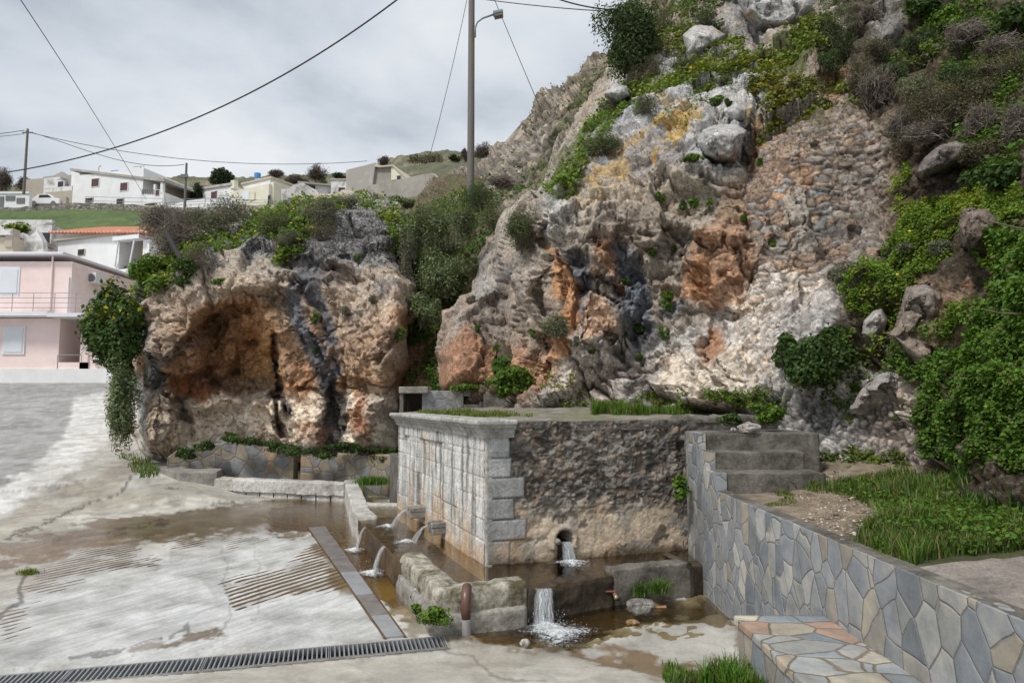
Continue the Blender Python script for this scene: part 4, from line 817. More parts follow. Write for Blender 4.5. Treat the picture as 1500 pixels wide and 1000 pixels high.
def rubble(S, Z, P):
    s1, I, g = stonedisp(P + .03 * np.stack([fbm(P * 9, 2, 71), fbm(P * 9, 2, 72), fbm(P * 9, 2, 73)], 1), (.115, .115, .07), .024, 81); fine = fbm(P * 16, 4, 82, .6)
    zr = Z + .16 * fbm(P * 2.2, 4, 83) + .05 * fbm(P * 9, 2, 84); low = sstep(.95, .70, zr)
    row = np.clip(np.searchsorted(CO, Z), 0, 8); ql = np.array(QL)[row] + .02 * fbm(P * 8, 2, 85); qm = sstep(.012, -.012, S - ql) * (Z < 1.61); f = np.abs(Z[:, None] - np.array(CO[:7])[None]).min(1); fx = np.abs(S - ql); j = np.minimum(f, fx)
    pits = np.maximum(0, fbm(P * 5.5, 4, 86, .6) - .08)
    dr = s1 * .9 + .025 * fine - .12 * pits; dl = .02 + .010 * fine - .05 * np.maximum(0, pits - .12)
    d = dr * (1 - low) + dl * low; dq = .032 - .012 * np.exp(-(j / .008) ** 2) + .005 * fine; d = d * (1 - qm) + dq * qm
    tone = .65 + .6 * hsh(I, 2); cr_ = np.array([.215, .195, .17]) * (tone * (.55 + .45 * g))[:, None]
    warm = (hsh(I, 5) > .6)[:, None]; cr_ = np.where(warm, cr_ * np.array([1.15, 1.0, .88]), cr_)
    dk = sstep(.0, .22, fbm(P * 3.2, 5, 87, .6))[:, None]; cr_ = cr_ * (1 - .72 * dk) + np.array([.045, .042, .036]) * .72 * dk
    lt_ = sstep(.12, .3, fbm(P * 7, 4, 89, .65))[:, None] * .55; cr_ = cr_ * (1 - lt_) + np.array([.40, .36, .31]) * lt_
    cl = np.array([.58, .47, .345])[None] * (1 + .25 * fbm(P * 5, 4, 88))[:, None]; o_ = sstep(.0, .3, fbm(P * 2.1, 4, 90) + .12 * (.5 - Z))[:, None] * .55; cl = cl * (1 - o_) + np.array([.47, .29, .15]) * o_
    gw = sstep(.02, .3, fbm(P * 3.3, 4, 94) + .3 * np.exp(-((S - .35) / .3) ** 2))[:, None] * .65; cl = cl * (1 - gw) + np.array([.29, .28, .26]) * gw
    dk2 = sstep(.40, .28, Z + .06 * fbm(P * 6, 3, 91))[:, None]; cl = cl * (1 - .8 * dk2) + np.array([.10, .065, .03]) * .8 * dk2
    bl = sstep(.16, .3, fbm(P * 4.1, 5, 95, .6))[:, None] * .8; cl = cl * (1 - bl) + np.array([.07, .06, .05]) * bl
    c = cr_ * (1 - low[:, None]) + cl * low[:, None]
    cq = np.array([.36, .36, .35])[None] * (.75 + .5 * hsh(row.astype(float), 3) + .35 * fbm(P * 4, 5, 92))[:, None]; cq = cq * (1 - .6 * np.exp(-(j / .01) ** 2))[:, None]
    lowq = sstep(.62, .4, Z + .1 * fbm(P * 5, 3, 93))[:, None]; cq = cq * (1 - lowq * .7) + cl * lowq * .7
    c = c * (1 - qm[:, None]) + cq * qm[:, None]
    ac = sAC(824); r = .095; u = S - ac
    arch = ((np.abs(u) < r) & (Z < .50) & (Z > .44)) | ((u * u + (Z - .50) ** 2 < r * r)); arch = arch | ((np.abs(u) < r * .85) & (Z <= .46))
    d = np.where(arch, np.where(Z > .455, -.45, -.05), d); c = np.where(arch[:, None], np.array([.045, .035, .025]), c)
    ring = np.exp(-(((np.sqrt(u * u + np.maximum(0, Z - .5) ** 2) - r - .03)) / .03) ** 2) * (Z > .40) * ~arch; d = d + .03 * ring; c = c * (1 - .4 * ring[:, None]) + np.array([.5, .42, .33]) * .4 * ring[:, None]
    dk3 = (np.exp(-((np.abs(u) - r) / .06) ** 2) * sstep(.48, .35, Z))[:, None] * ~arch[:, None]; c = c * (1 - .75 * dk3) + np.array([.09, .055, .03]) * .75 * dk3
    return d, np.concatenate([c, .35 * (1 - low)[:, None] * (1 - qm)[:, None]], 1)
face('rubble_side', FA, FC + uAC * .1, .05, 1.76, .0105, rubble, 'stone', fo, flip=(Vector((uAC.y, -uAC.x, 0)) - nAC).length > 1)
# cornice: moulded profile carried along the ashlar face and returned round the corner
prof = [(.0, 1.60), (.035, 1.60), (.04, 1.63), (.05, 1.645), (.06, 1.66), (.075, 1.69), (.10, 1.705), (.115, 1.71), (.115, 1.73), (.135, 1.735), (.145, 1.75), (.145, 1.775), (.13, 1.79), (-.25, 1.79), (-.25, 1.60)]
ret = .27; pA = [FB + uAB * .05, FA, FA + uAC * ret]; cv_, cf_ = [], []
corner = (nAB + nAC) / (1 + nAB.dot(nAC))
st_ = [(FB + uAB * .05 - uAB * LAB * t / 60, nAB) for t in range(0, 59)] + [(FA, corner)] + [(FA + uAC * ret * t / 6, nAC) for t in range(1, 7)]
for p_, nn_ in st_:
    for o_, z_ in prof: q = Vector((p_.x, p_.y, 0)) + nn_ * (o_ + .03); cv_.append((q.x, q.y, z_))
k = len(prof)
for i in range(len(st_) - 1):
    for j in range(k): cf_.append((i * k + j, i * k + (j + 1) % k, (i + 1) * k + (j + 1) % k, (i + 1) * k + j))
cf_ += [tuple(range(k)), tuple(range((len(st_) - 1) * k, len(st_) * k))[::-1]]
concmat('cornice_stone', (.47, .46, .43), (.22, .205, .18), sc=3.5)
cv_ = np.array(cv_); cv_ += .006 * np.stack([fbm(cv_ * 7, 3, 1), fbm(cv_ * 7, 3, 2), fbm(cv_ * 7, 3, 4)], 1)
mb = MB(); mb.add(cv_.tolist(), cf_); co_ = mb.build('cornice', M['cornice_stone'], fo)
# spouts
for s0, z0 in SPOUTS:
    c = FA + uAB * s0; Mx = Matrix(((nAB.x, uAB.x, 0, c.x), (nAB.y, uAB.y, 0, c.y), (0, 0, 1, z0), (0, 0, 0, 1)))
    mb = MB(); mb.box(-.05, .20, -.12, .12, -.07, .015, Mx); mb.box(-.05, .215, -.125, -.055, .012, .075, Mx); mb.box(-.05, .215, .055, .125, .012, .075, Mx); mb.build('spout', M['concrete'], fo, bevel=.012)
mb = MB(); c = FA + uAC * (sAC(812)); mb.tube([c + nAC * -.02 + Vector((0, 0, .195)), c + nAC * .09 + Vector((0, 0, .19))], [.035, .03], 9); mb.build('stone_nub', M['cornice_stone'], fo, smooth=True)

def cyl(pts): return [Vector(p) for p in pts]
def stream(name, p0, v0, zend, wid, label, parent=None, n=14, seed=1, spread=1.5):
    """falling water: curved sheets broken into streaks, thinning to the sides"""
    rnd_ = random.Random(seed); g_ = 9.8; wd = Vector((-v0.y, v0.x, 0)); wd = wd.normalized() if wd.length > 0 else Vector((1, 0, 0)); fw = Vector((v0.x, v0.y, 0)); fn = fw.normalized()
    T = (v0.z + math.sqrt(v0.z ** 2 + 2 * g_ * (p0.z - zend))) / g_; V3, Cc, Fc = [], [], []; nu, nv = 17, 22; lay = 3
    for q in range(lay):
        o = len(V3)
        for j in range(nv):
            t = T * j / (nv - 1)
            for i in range(nu):
                u = i / (nu - 1) * 2 - 1; k = 1 + (spread - 1) * j / (nv - 1)
                p = p0 + fw * t * (1 + .10 * (q - 1) + .05 * math.sin(5 * u + q)) + Vector((0, 0, v0.z * t - .5 * g_ * t * t)) + wd * (u * wid * .5 * k + .006 * math.sin(j * .9 + q * 2)) + fn * (.25 * wid * math.sqrt(max(0, 1 - u * u)) * (.5 if q else -.4))
                V3.append(tuple(p)); Cc.append((u * .5 + .5, j / (nv - 1), q * .37 + seed * .13, (1 - abs(u) ** 3 * .8)))
        for j in range(nv - 1):
            for i in range(nu - 1): Fc.append((o + j * nu + i, o + j * nu + i + 1, o + (j + 1) * nu + i + 1, o + (j + 1) * nu + i))
    ob = link(name, fastmesh(name, np.array(V3), np.array(Fc), np.array(Cc)), M['stream'], parent); return tag(ob, label, 'water jet')
def splash(c, r, seed, z=None, n=60):
    """ragged foam lying on the water, thickest where the jet enters, and drops above it"""
    g_ = np.random.default_rng(seed); na, nr = 48, 16; i, k = np.meshgrid(np.arange(nr + 1), np.arange(na), indexing='ij'); th = 2 * np.pi * k / na
    rr = r * i / nr * (1 + .22 * np.sin(3 * th + seed) + .13 * np.sin(7 * th + 2 * seed)); f = i / nr
    V3 = np.stack([c[0] + rr * np.cos(th), c[1] + rr * np.sin(th) * .9, c[2] + .004 + .03 * np.exp(-(f * 3.2) ** 2) + .004 * np.sin(i * 2.1) * (1 - f)], -1).reshape(-1, 3)
    Cc = np.repeat(((1 - f) ** 1.3).reshape(-1, 1), 4, 1); idx = np.arange(len(V3)).reshape(nr + 1, na); F = np.stack([idx[:-1], np.roll(idx[:-1], -1, 1), np.roll(idx[1:], -1, 1), idx[1:]], -1).reshape(-1, 4)
    dv = np.array([(-1, 0, 0), (0, -1, 0), (1, 0, 0), (0, 1, 0), (0, 0, -1.3), (0, 0, 1.3)]); df = np.array([(0, 1, 5, 5), (1, 2, 5, 5), (2, 3, 5, 5), (3, 0, 5, 5), (1, 0, 4, 4), (2, 1, 4, 4), (3, 2, 4, 4), (0, 3, 4, 4)])[:, :3]
    ob = link('splash', fastmesh('splash', V3, F, Cc), M['foam']); tag(ob, kind='stuff', label='white foam where water falls in', cat='foam')
    t = g_.random(n) * 6.28; q = r * g_.random(n) * .7; ctr = np.stack([c[0] + q * np.cos(t), c[1] + q * np.sin(t), c[2] + g_.random(n) ** 2 * r * .45], 1); s = g_.uniform(.0015, .004, n) * (.6 + r)
    P = (ctr[:, None] + dv[None] * s[:, None, None]).reshape(-1, 3); Fd = (np.arange(n)[:, None, None] * 6 + df[None]).reshape(-1, 3)
    o2 = link('spray', fastmesh('spray', P, Fd, np.ones((len(P), 4))), M['foam']); tag(o2, kind='stuff', label='drops of spray above the foam', cat='spray'); return ob
WZ = .285
for i, (s0, z0) in enumerate(SPOUTS):
    p0 = FA + uAB * s0 + nAB * .20; p0.z = z0 + .03
    stream('water_jet', p0, nAB * .95 + Vector((0, 0, .25)), WZ, .06, ["water jet arcing from the nearer spout of the ashlar face", "water jet arcing from the farther spout of the ashlar face"][i], seed=i, spread=1.3)
    e_ = p0 + nAB * .30; splash((e_.x, e_.y, WZ), .22, i + 3, n=30)
p0 = FA + uAC * sAC(826) + nAC * .02; p0.z = .475
stream('water_jet', p0, nAC * .55 + Vector((0, 0, .0)), WZ, .11, "water pouring out of the dark arched outlet in the rubble side", seed=9, n=22, spread=1.4)
e_ = p0 + nAC * .16; splash((e_.x, e_.y, WZ), .30, 12, n=50)

# ------------------------------------------------------------------ basin round the fountain
O1, O1b, O2, O3, O4, O5, O6, O7, O8 = [G(*a) for a in ((504, 703, .33), (517, 748, .33), (588, 817, .33), (641, 860, .38), (675, 860, .38), (771, 853, .36), (899, 838, .31), (1013, 827, .31), (1032, 824, .30))]
ba = empty('basin', (0, 0, 0), 0, "low L shaped concrete water basin wrapping round the two faces of the fountain", "basin")
sweep('rim', [O1, O1b, O1b + (O2 - O1b) * .18], .26, -.1, .335, 'pale_concrete', ba, side=1 if True else -1, seed=2, rr=.02)
sweep('overflow_rim', [O1b + (O2 - O1b) * .15, O2], .17, -.1, .283, 'brown_wet', ba, seed=4, amp=.008, rr=.015)
sweep('raised_rim', [O2 + (O1b - O2) * .02, O3, O4, O5], .26, .14, .365, 'mossy_concrete', ba, seed=6, amp=.016, rr=.06)
sweep('plinth', [O2 + Vector((-.04, 0, 0)), O3 + Vector((-.06, -.06, 0)), O4 + Vector((0, -.06, 0)), O5 + Vector((.0, -.05, 0))], .3, -.1, .17, 'concrete', ba, seed=8, amp=.02, rr=.03)
sweep('lip', [O5, O6], .2, -.1, .278, 'wet_concrete', ba, seed=10, amp=.03, rr=.04)
sweep('block_rim', [O6, O7], .2, -.1, .335, 'old_concrete', ba, seed=12, amp=.012, rr=.02)
sweep('wet_end', [O7, O8 + Vector((.15, .1, 0))], .2, -.1, .29, 'wet_concrete', ba, seed=13, amp=.01, rr=.02)
X1 = G(524, 737, .33); X2 = G(590, 738, .33); sweep('cross_wall', [X1, X2], .2, -.1, .325, 'pale_concrete', ba, side=1, seed=15, rr=.02)
inner = [O1, O1b, O2, O3, O4, O5, O6, O7, O8 + Vector((.15, .1, 0)), FC + uAC * .3, FA, FB, FB + uAB * 3.0]
cin = Vector((-1.0, 8.5, 0))
sheet('basin_floor', [p + (cin - p).normalized() * .05 for p in [Vector((q.x, q.y, 0)) for q in inner]], .12, 'brown_wet', kind='structure')
water_in = [O1 + Vector((.1, 0, 0)), O1b + Vector((.12, 0, 0)), O1b + (O2 - O1b) * .2 + Vector((-.0, 0, 0)), O2 + Vector((.0, 0, 0)), O2 + Vector((.15, .0, 0)), O3 + Vector((.12, .15, 0)), O4 + Vector((0, .15, 0)), O5 + Vector((0, .12, 0)), O5 + Vector((.0, -.005, 0)), O6 + Vector((0, -.005, 0)), O6 + Vector((0, .15, 0)), O7 + Vector((0, .15, 0)), O8 + Vector((.15, .2, 0)), FC + uAC * .3, FA, FB, FB + uAB * 3.0]
sheet('basin_water', [Vector((q.x, q.y, 0)) for q in water_in], WZ, 'water', kind='structure')
# overflow falls
for i, (px, py, w_, lab) in enumerate(((569, 799, .10, "water spilling over the wet edge of the basin nearest the rounded rim"), (541, 771, .05, "thin trickle running down the basin wall farther from the rounded rim"))):
    t = ((px - 750) / 1000 * O1b.y - O1b.x) / ((O2.x - O1b.x) - (px - 750) / 1000 * (O2.y - O1b.y)); p0 = O1b + (O2 - O1b) * t; p0 += Vector((-.01, 0, 0)); p0.z = .29
    dn_ = (O2 - O1b).normalized(); nn_ = Vector((-abs(dn_.y), -abs(dn_.x), 0))
    stream('overflow', p0, nn_ * .5, .0, w_, lab, seed=20 + i, n=16 - 6 * i); e_ = p0 + nn_ * .15; splash((e_.x, e_.y, .0), .30 - .06 * i, 30 + i, n=70)
t = .18; p0 = O5 + (O6 - O5) * t; p0.z = .285; stream('overflow', p0, Vector((0, -.55, 0)), .0, .15, "broad fall of water over the dark lip into the pool", seed=31, n=30, spread=1.25); splash((p0.x + .02, p0.y - .16, .0), .30, 40, n=240); splash((p0.x + .12, p0.y - .35, -.0), .42, 44, n=90)

# ------------------------------------------------------------------ paved top of the fountain block
def ruled(name, e0, e1, nu, nv, zfn, colfn, mat, parent=None):
    a = np.array([tuple(p[:2]) for p in e0], float); b = np.array([tuple(p[:2]) for p in e1], float)
    def res(e): t = np.linspace(0, 1, len(e)); q = np.linspace(0, 1, nu); return np.stack([np.interp(q, t, e[:, 0]), np.interp(q, t, e[:, 1])], 1)
    a, b = res(a), res(b); t = np.linspace(0, 1, nv)[:, None, None]; Q = (a[None] * (1 - t) + b[None] * t).reshape(-1, 2)
    P = np.concatenate([Q, zfn(Q)[:, None]], 1); c = colfn(P); i = np.arange(nu * nv).reshape(nv, nu)
    return link(name, fastmesh(name, P, np.stack([i[:-1, :-1], i[:-1, 1:], i[1:, 1:], i[1:, :-1]], -1).reshape(-1, 4), np.clip(c, 0, 1)), M[mat], parent)
def top_z(Q):
    P = np.concatenate([Q, np.zeros((len(Q), 1))], 1); w_ = P - np.array([FA.x, FA.y, 0]); sb = -(w_[:, 0] * nAC.x + w_[:, 1] * nAC.y); tb = -(w_[:, 0] * nAB.x + w_[:, 1] * nAB.y)
    return 1.735 + .05 * np.clip(np.minimum(sb, tb * 1.3), 0, 5) + .022 * fbm(P * 2, 4, 3) + .012 * fbm(P * 9, 3, 5)
def top_c(P):
    n = fbm(P * 1.2, 5, 9, .6); n2_ = fbm(P * 6, 3, 11); c = np.tile(np.array([.25, .22, .19]), (len(P), 1)) * (1 + .5 * n + .4 * n2_)[:, None]
    g_ = sstep(.02, .2, n + .2 * n2_)[:, None]; c = c * (1 - .6 * g_) + np.array([.10, .12, .03]) * .6 * g_; return np.concatenate([c, np.zeros((len(P), 1))], 1)
ledge_c = FC + uAC * 1.6
tp = ruled('platform_paving', [FB + uAB * .1, FA, FC, ledge_c], [Vector((-2.3, 14.0, 0)), Vector((-.8, 14.0, 0)), Vector((1.2, 13.5, 0)), Vector((4.2, 10.5, 0))], 180, 120, top_z, top_c, 'stone'); tag(tp, kind='structure')
sweep('kerb', [FA + uAC * .22 + nAC * .0, FC + uAC * .02], .22, 1.66, 1.765, 'old_concrete', fo, amp=.018, rr=.03, seed=61)
kb = sweep('ledge', [FC + Vector((.03, .02, 0)), FC + uAC * 1.7], .3, 1.2, 1.80, 'old_concrete', None, amp=.03, rr=.04, seed=62); tag(kb, 'low rough concrete ledge above the top step landing', 'ledge')
mb = MB(); Mq = Matrix(((uAB.x, nAB.x, 0, FA.x), (uAB.y, nAB.y, 0, FA.y), (0, 0, 1, 0), (0, 0, 0, 1))); mb.prism([tuple((FA + corner * .03)[:2]), tuple((FA + uAB * .05 + nAB * .030)[:2]), tuple((FA + uAB * .05 - nAB * .1)[:2]), tuple((FA + uAC * .05 - nAC * .1)[:2]), tuple((FA + uAC * .05 + nAC * .030)[:2])], .05, 1.62); mb.build('corner_stone', M['cornice_stone'], fo, bevel=.012)

# ------------------------------------------------------------------ flagstone terrace wall, steps, bench
tw = empty('terrace_wall', (0, 0, 0), 0, "grey blue flagstone retaining wall running along the right side of the court beside the steps", "retaining wall")
def wx(Y): return 1.975 + (7.8 - Y) * .0165
prof_yz = [(7.82, -.2), (7.82, 1.64), (7.40, 1.64), (7.40, 1.46), (7.08, 1.46), (7.08, 1.285), (6.74, 1.285), (6.74, 1.11), (.3, 1.11), (.3, -.2)]
mb = MB(); n = len(prof_yz); vs = [(wx(y), y, z) for y, z in prof_yz] + [(wx(y) + .10, y, z) for y, z in prof_yz]
mb.add(vs, [tuple(range(n))[::-1], tuple(range(n, 2 * n))] + [(i, (i + 1) % n, n + (i + 1) % n, n + i) for i in range(n)])
mb.build('stone_facing', M['flag_wall'], tw)
sweep('coping', [Vector((wx(6.74) + .012, 6.74, 0)), Vector((wx(.3) + .012, .3, 0))], .12, 1.06, 1.113, 'old_concrete', tw, amp=.008, rr=.008, seed=3)
steps = empty('steps', (2.1, 6.75, 0), 0, "three worn dark concrete steps climbing beside the fountain block", "steps")
for k, (y0, y1, x1, z0, z1) in enumerate(((6.75, 7.15, 3.05, 1.0, 1.285), (7.09, 7.5, 3.0, 1.1, 1.46), (7.41, 8.6, 3.3, 1.2, 1.635))):
    xs = wx(y0) + .02 + .0; st = sweep('step', [Vector((xs, y0, 0)), Vector((x1, y0 - .02, 0))], y1 - y0, z0, z1, 'old_concrete', None, amp=.010, rr=.012, seed=20 + k, side=1); st.parent = steps; st.matrix_parent_inverse = Matrix.Translation((-2.1, -6.75, 0))
tag(steps)
def ter_z(Q): P = np.concatenate([Q, np.zeros((len(Q), 1))], 1); return 1.075 + .085 * np.clip(Q[:, 0] - 2.2, 0, 9) + .03 * fbm(P * 1.5, 4, 3) * (Q[:, 1] > 3.8) + .016 * fbm(P * 8, 3, 5) + .15 * sstep(5.2, 8.5, Q[:, 1]) * sstep(2.9, 3.8, Q[:, 0])
def ter_c(P):
    n = fbm(P * 1.7, 5, 19, .6); n2_ = fbm(P * 9, 4, 21, .6); c = np.tile(np.array([.22, .175, .125]), (len(P), 1)) * (1 + .6 * n2_)[:, None]
    px_, py_ = proj(P); g_ = np.clip(mask_of(px_, py_, [(1290, 720), (1600, 690), (1600, 830), (1340, 830), (1230, 790), (1300, 765)], 10, n * 40), 0, 1)[:, None]; c = c * (1 - g_) + np.array([.06, .065, .025]) * g_
    e = sstep(.30, .12, P[:, 0] - wx(P[:, 1]))[:, None] * .7; c = c * (1 - e) + np.array([.17, .155, .13]) * e; return np.concatenate([c, np.zeros((len(P), 1))], 1)
te = ruled('terrace_ground', [(wx(.3) + .08, .3), (wx(7.6) + .08, 7.6)], [(8.5, .3), (8.5, 10.5)], 240, 160, ter_z, ter_c, 'stone'); tag(te, kind='structure')
# grooved concrete ramp in the near corner
rpn = 260; Y_ = np.linspace(.4, 3.95, rpn); X_ = np.linspace(0, 4.5, 60); XX, YY2 = np.meshgrid(X_, Y_); edge = np.clip(YY2, 0, 3.72 + .09 * XX + .03 * np.sin(XX * 5))
Pq = np.stack([(wx(edge) + .10 + XX).ravel(), edge.ravel(), (1.100 + .086 * XX + .006 * np.sin((edge + .25 * XX) * 2 * math.pi / .035)).ravel()], 1); Pq[:, 2] += .004 * fbm(Pq * 9, 3, 7)
ci = np.arange(Pq.shape[0]).reshape(XX.shape); colr = np.tile(np.array([.22, .19, .165, 0]), (len(Pq), 1)); colr[:, :3] *= (1 + .45 * fbm(Pq * 3, 5, 8))[:, None]
rp_ = link('ramp_slab', fastmesh('ramp_slab', Pq, np.stack([ci[:-1, :-1], ci[:-1, 1:], ci[1:, 1:], ci[1:, :-1]], -1).reshape(-1, 4), colr), M['stone']); tag(rp_, kind='structure')

be = empty('bench', (1.75, 2.5, 0), 0, "low stone bench topped with multicoloured flagstones in front of the terrace wall", "bench")
mb = MB(); mb.box(1.462 - 1.75, wx(3) - 1.755, .3 - 2.5, 4.565 - 2.5, -.1, .56); mb.build('base', M['flag_wall'], be, bevel=.01)
st = sweep('seat', [Vector((1.447, 4.585, 0)), Vector((1.447, .3, 0))], wx(3) - 1.46, .555, .60, 'flag_bench', None, amp=.006, rr=.010, seed=9); st.parent = be; st.matrix_parent_inverse = Matrix.Translation((-1.75, -2.5, 0))

# ------------------------------------------------------------------ low flagstone wall under the cave, trough, slabs
lw = empty('low_stone_wall', (0, 0, 0), 0, "low flagstone wall curving under the overhang of the cave rock", "stone wall")
def wallrun(name, pts, th, mat, par, ztop):
    mb = MB(); n = len(pts)
    fr = [lvl(px, 690, 0) * 0 + at(px, 640, Y) for px, Y, _ in pts]
    vs = []; 
    for (px, Y, zt), p in zip(pts, fr): vs += [(p[0], p[1], -.2), (p[0], p[1], zt), (p[0], p[1] + th, zt), (p[0], p[1] + th, -.2)]
    fs = []
    for i in range(n - 1):
        for j in range(4): fs.append((i * 4 + j, i * 4 + (j + 1) % 4, i * 4 + 4 + (j + 1) % 4, i * 4 + 4 + j))
    fs += [(3, 2, 1, 0), tuple(range(4 * n - 4, 4 * n))]; mb.add(vs, fs); return mb.build(name, M[mat], par, bevel=.02)
wallrun('stone_facing', [(246, 15.0, .75), (262, 15.1, .92), (300, 15.25, 1.0), (340, 15.35, 1.06), (385, 15.3, .98), (431, 15.1, .86)], .35, 'flag_low', lw, 0)
wallrun('stone_facing', [(441, 15.05, .86), (500, 14.8, .84), (560, 14.4, .86), (590, 14.2, .86)], .35, 'flag_low', lw, 0)
tr_ = empty('trough', (0, 0, 0), 0, "long whitewashed stone trough edge on small feet at the back of the court", "trough")
T1, T2 = G(262, 699, .33), G(503, 709, .33); mb = MB(); sweep('trough_body', [T1, T2], .32, .10, .345, 'pale_concrete', tr_, side=1, amp=.025, rr=.03, seed=41)
dT = (T2 - T1); nf = 12
for k in range(nf):
    a = T1 + dT * (k / nf + .012); b = T1 + dT * ((k + .93) / nf + .012); mb = MB(); off = Vector((0, .05, 0)); up_ = Vector((0, .22, 0))
    mb.prism([tuple((a + off)[:2]), tuple((b + off)[:2]), tuple((b + up_)[:2]), tuple((a + up_)[:2])], -.1, .12); mb.build('foot', M['pale_concrete'], tr_, bevel=.01)
q = [G(192, 673, .62), G(232, 668, .62), G(326, 686, .50), G(318, 692, .46), G(262, 694, .45)]
mb = MB(); mb.prism([tuple(p[:2]) for p in q], .0, [.60, .60, .50, .48, .48]); o = mb.build('slab', M['concrete'], None, bevel=.02); tag(o, "flat worn concrete slab at the left foot of the cave rock", "slab")
q = [G(230, 702, .3), G(256, 697, .33), G(262, 712, .1), G(240, 716, .1)]; mb = MB(); mb.prism([tuple(p[:2]) for p in q], -.1, .25); o = mb.build('block', M['pale_concrete'], None, bevel=.03); tag(o, "squat white block at the left end of the trough", "stone block")
mb = MB(); a = at(571, 700, 13.2); b = at(585, 700, 11.6); mb.prism([(a[0], a[1]), (b[0], b[1]), (b[0] + .15, b[1]), (a[0] + .15, a[1])], 0, [.98, 1.02, 1.02, .98]); o = mb.build('sluice_slab', M['old_concrete'], None, bevel=.015); tag(o, "upright dark concrete slab behind the far corner of the fountain", "slab")
# chamber wall above, behind the platform
ch = empty('chamber_wall', (0, 0, 0), 0, "low flagstone and concrete chamber wall with two dark openings behind the platform", "low wall")
def px_box(name, x0, x1, y0, y1, Y, th, mat, parent, bevel=.01, dx=0):
    a = at(x0, y1, Y); b = at(x1, y0, Y); mb = MB(); mb.box(a[0], b[0], Y, Y + th, a[2], b[2]); return mb.build(name, M[mat], parent, bevel=bevel)
px_box('flag_front', 618, 679, 572, 604, 12.7, .5, 'flag_wall', ch); px_box('flag_front', 702, 708, 572, 604, 12.7, .5, 'flag_wall', ch); px_box('lintel', 679, 702, 571.5, 580, 12.7, .5, 'concrete', ch); px_box('threshold', 679, 702, 592, 604, 12.7, .5, 'concrete', ch)
px_box('cap', 584, 627, 566, 576, 12.55, .7, 'concrete', ch, .015); px_box('side_pier', 585, 591, 576, 610, 12.6, .5, 'old_concrete', ch); px_box('concrete_front', 708, 792, 573, 606, 12.5, .4, 'old_concrete', ch, .03)
mb = MB(); a = at(588, 604, 13.1); b = at(704, 576, 13.1); mb.box(a[0], b[0], 13.15, 13.2, a[2], b[2]); mb.build('back', M['wet_concrete'], ch)

# ------------------------------------------------------------------ drains
steel = plain('galvanised', (.44, .45, .46), .45, .25, 8, .1, 60, metal=.7); plain('plate', (.27, .245, .235), .35, .35, 5, .2, 50, metal=.35, spec=.6); plain('plate_pale', (.36, .365, .375), .45, .25, 4, .2, 50, metal=.3)
dg = empty('drain_grate', (0, 0, 0), 0, "long galvanised slotted drain grate crossing the foreground", "drain grate")
gd3 = Vector((gdir[0], gdir[1], 0)); gn3 = Vector((gnr[0], gnr[1], 0)); g0 = Vector((GA.x, GA.y, 0))
def gm_(s0): p = g0 + gd3 * s0; return Matrix(((gd3.x, gn3.x, 0, p.x), (gd3.y, gn3.y, 0, p.y), (0, 0, 1, .0), (0, 0, 0, 1)))
plen = .92
for k in range(5):
    Mx = gm_(k * plen); mb = MB(); nb = 25
    for b_ in range(nb):
        x = .018 + b_ * (plen - .03) / nb; mb.box(x, x + .011, -.125, .125, -.045, .006, Mx)
    mb.box(.004, plen - .004, -.134, -.124, -.05, .007, Mx); mb.box(.004, plen - .004, .124, .134, -.05, .007, Mx); mb.box(.002, .008, -.13, .13, -.05, .0065, Mx); mb.box(plen - .010, plen - .004, -.13, .13, -.05, .0065, Mx); mb.build('grating', steel, dg)
Mx = gm_(0); mb = MB(); mb.box(-.02, 5 * plen + .02, -.152, -.137, -.22, .004, Mx); mb.box(-.02, 5 * plen + .02, .137, .152, -.22, .004, Mx); mb.box(-.02, -.006, -.137, .137, -.22, .004, Mx); mb.build('frame', M['concrete'], dg)
dc = empty('drain_cover', (0, 0, 0), 0, "narrow run of worn metal cover plates crossing the court to the grate", "drain cover")
La, Lb, Ra, Rb = G(452, 772, .01), G(566, 933, .01), G(476, 770, .01), G(592, 931, .01)
ts = [0, .2, .4, .56, .75, .88, 1.0]
for k in range(6):
    t0, t1 = ts[k] + .003, ts[k + 1] - .003; l0, l1, r0, r1 = La.lerp(Lb, t0), La.lerp(Lb, t1), Ra.lerp(Rb, t0), Ra.lerp(Rb, t1)
    mb = MB(); mb.prism([tuple(p[:2]) for p in (l0, l1, r1, r0)], -.02, .012 + .001 * (k % 2)); mb.build('plate', M['plate'] if k < 3 or k == 4 else M['plate_pale'], dc, bevel=.004)
mb = MB()
for a_, b_, sg in ((La, Lb, -1), (Ra, Rb, 1)):
    o_ = Vector((.022 * sg, 0, 0)); mb.prism([tuple(p[:2]) for p in (a_, b_, b_ + o_, a_ + o_)], -.02, .006)
mb.build('edge_strip', M['brown_wet'], dc)

# ------------------------------------------------------------------ small fittings
plain('pipe_brown', (.12, .058, .042), .38, .2, 6, .05, 30, spec=.6); plain('pipe_grey', (.36, .35, .34), .55, .3); plain('pipe_dark', (.07, .08, .085), .5, .2); plain('teal', (.01, .13, .14), .35, .1); plain('red', (.33, .09, .075), .4, .1); plain('brass', (.35, .27, .18), .4, .2, metal=.6)
P0 = G(683, 862, .36); pp = empty('pipe', tuple(P0), 0, "brown plastic elbow pipe hanging over the mossy corner of the basin", "pipe")
mb = MB(); mb.tube([(0, .16, -.03), (0, .06, -.005), (0, .0, -.02), (0, -.045, -.07), (0, -.06, -.13), (0, -.06, -.25)], .042, 16); mb.build('elbow', M['pipe_brown'], pp, smooth=True)
mb = MB(); mb.tube([(0, -.06, -.235), (0, -.06, -.40)], .046, 16); mb.build('sleeve', M['pipe_grey'], pp, bevel=.003)
H0 = G(605, 872, .12); hp_ = empty('hose', tuple(H0), 0, "dark hose with a teal coupling beside the left basin wall", "hose")
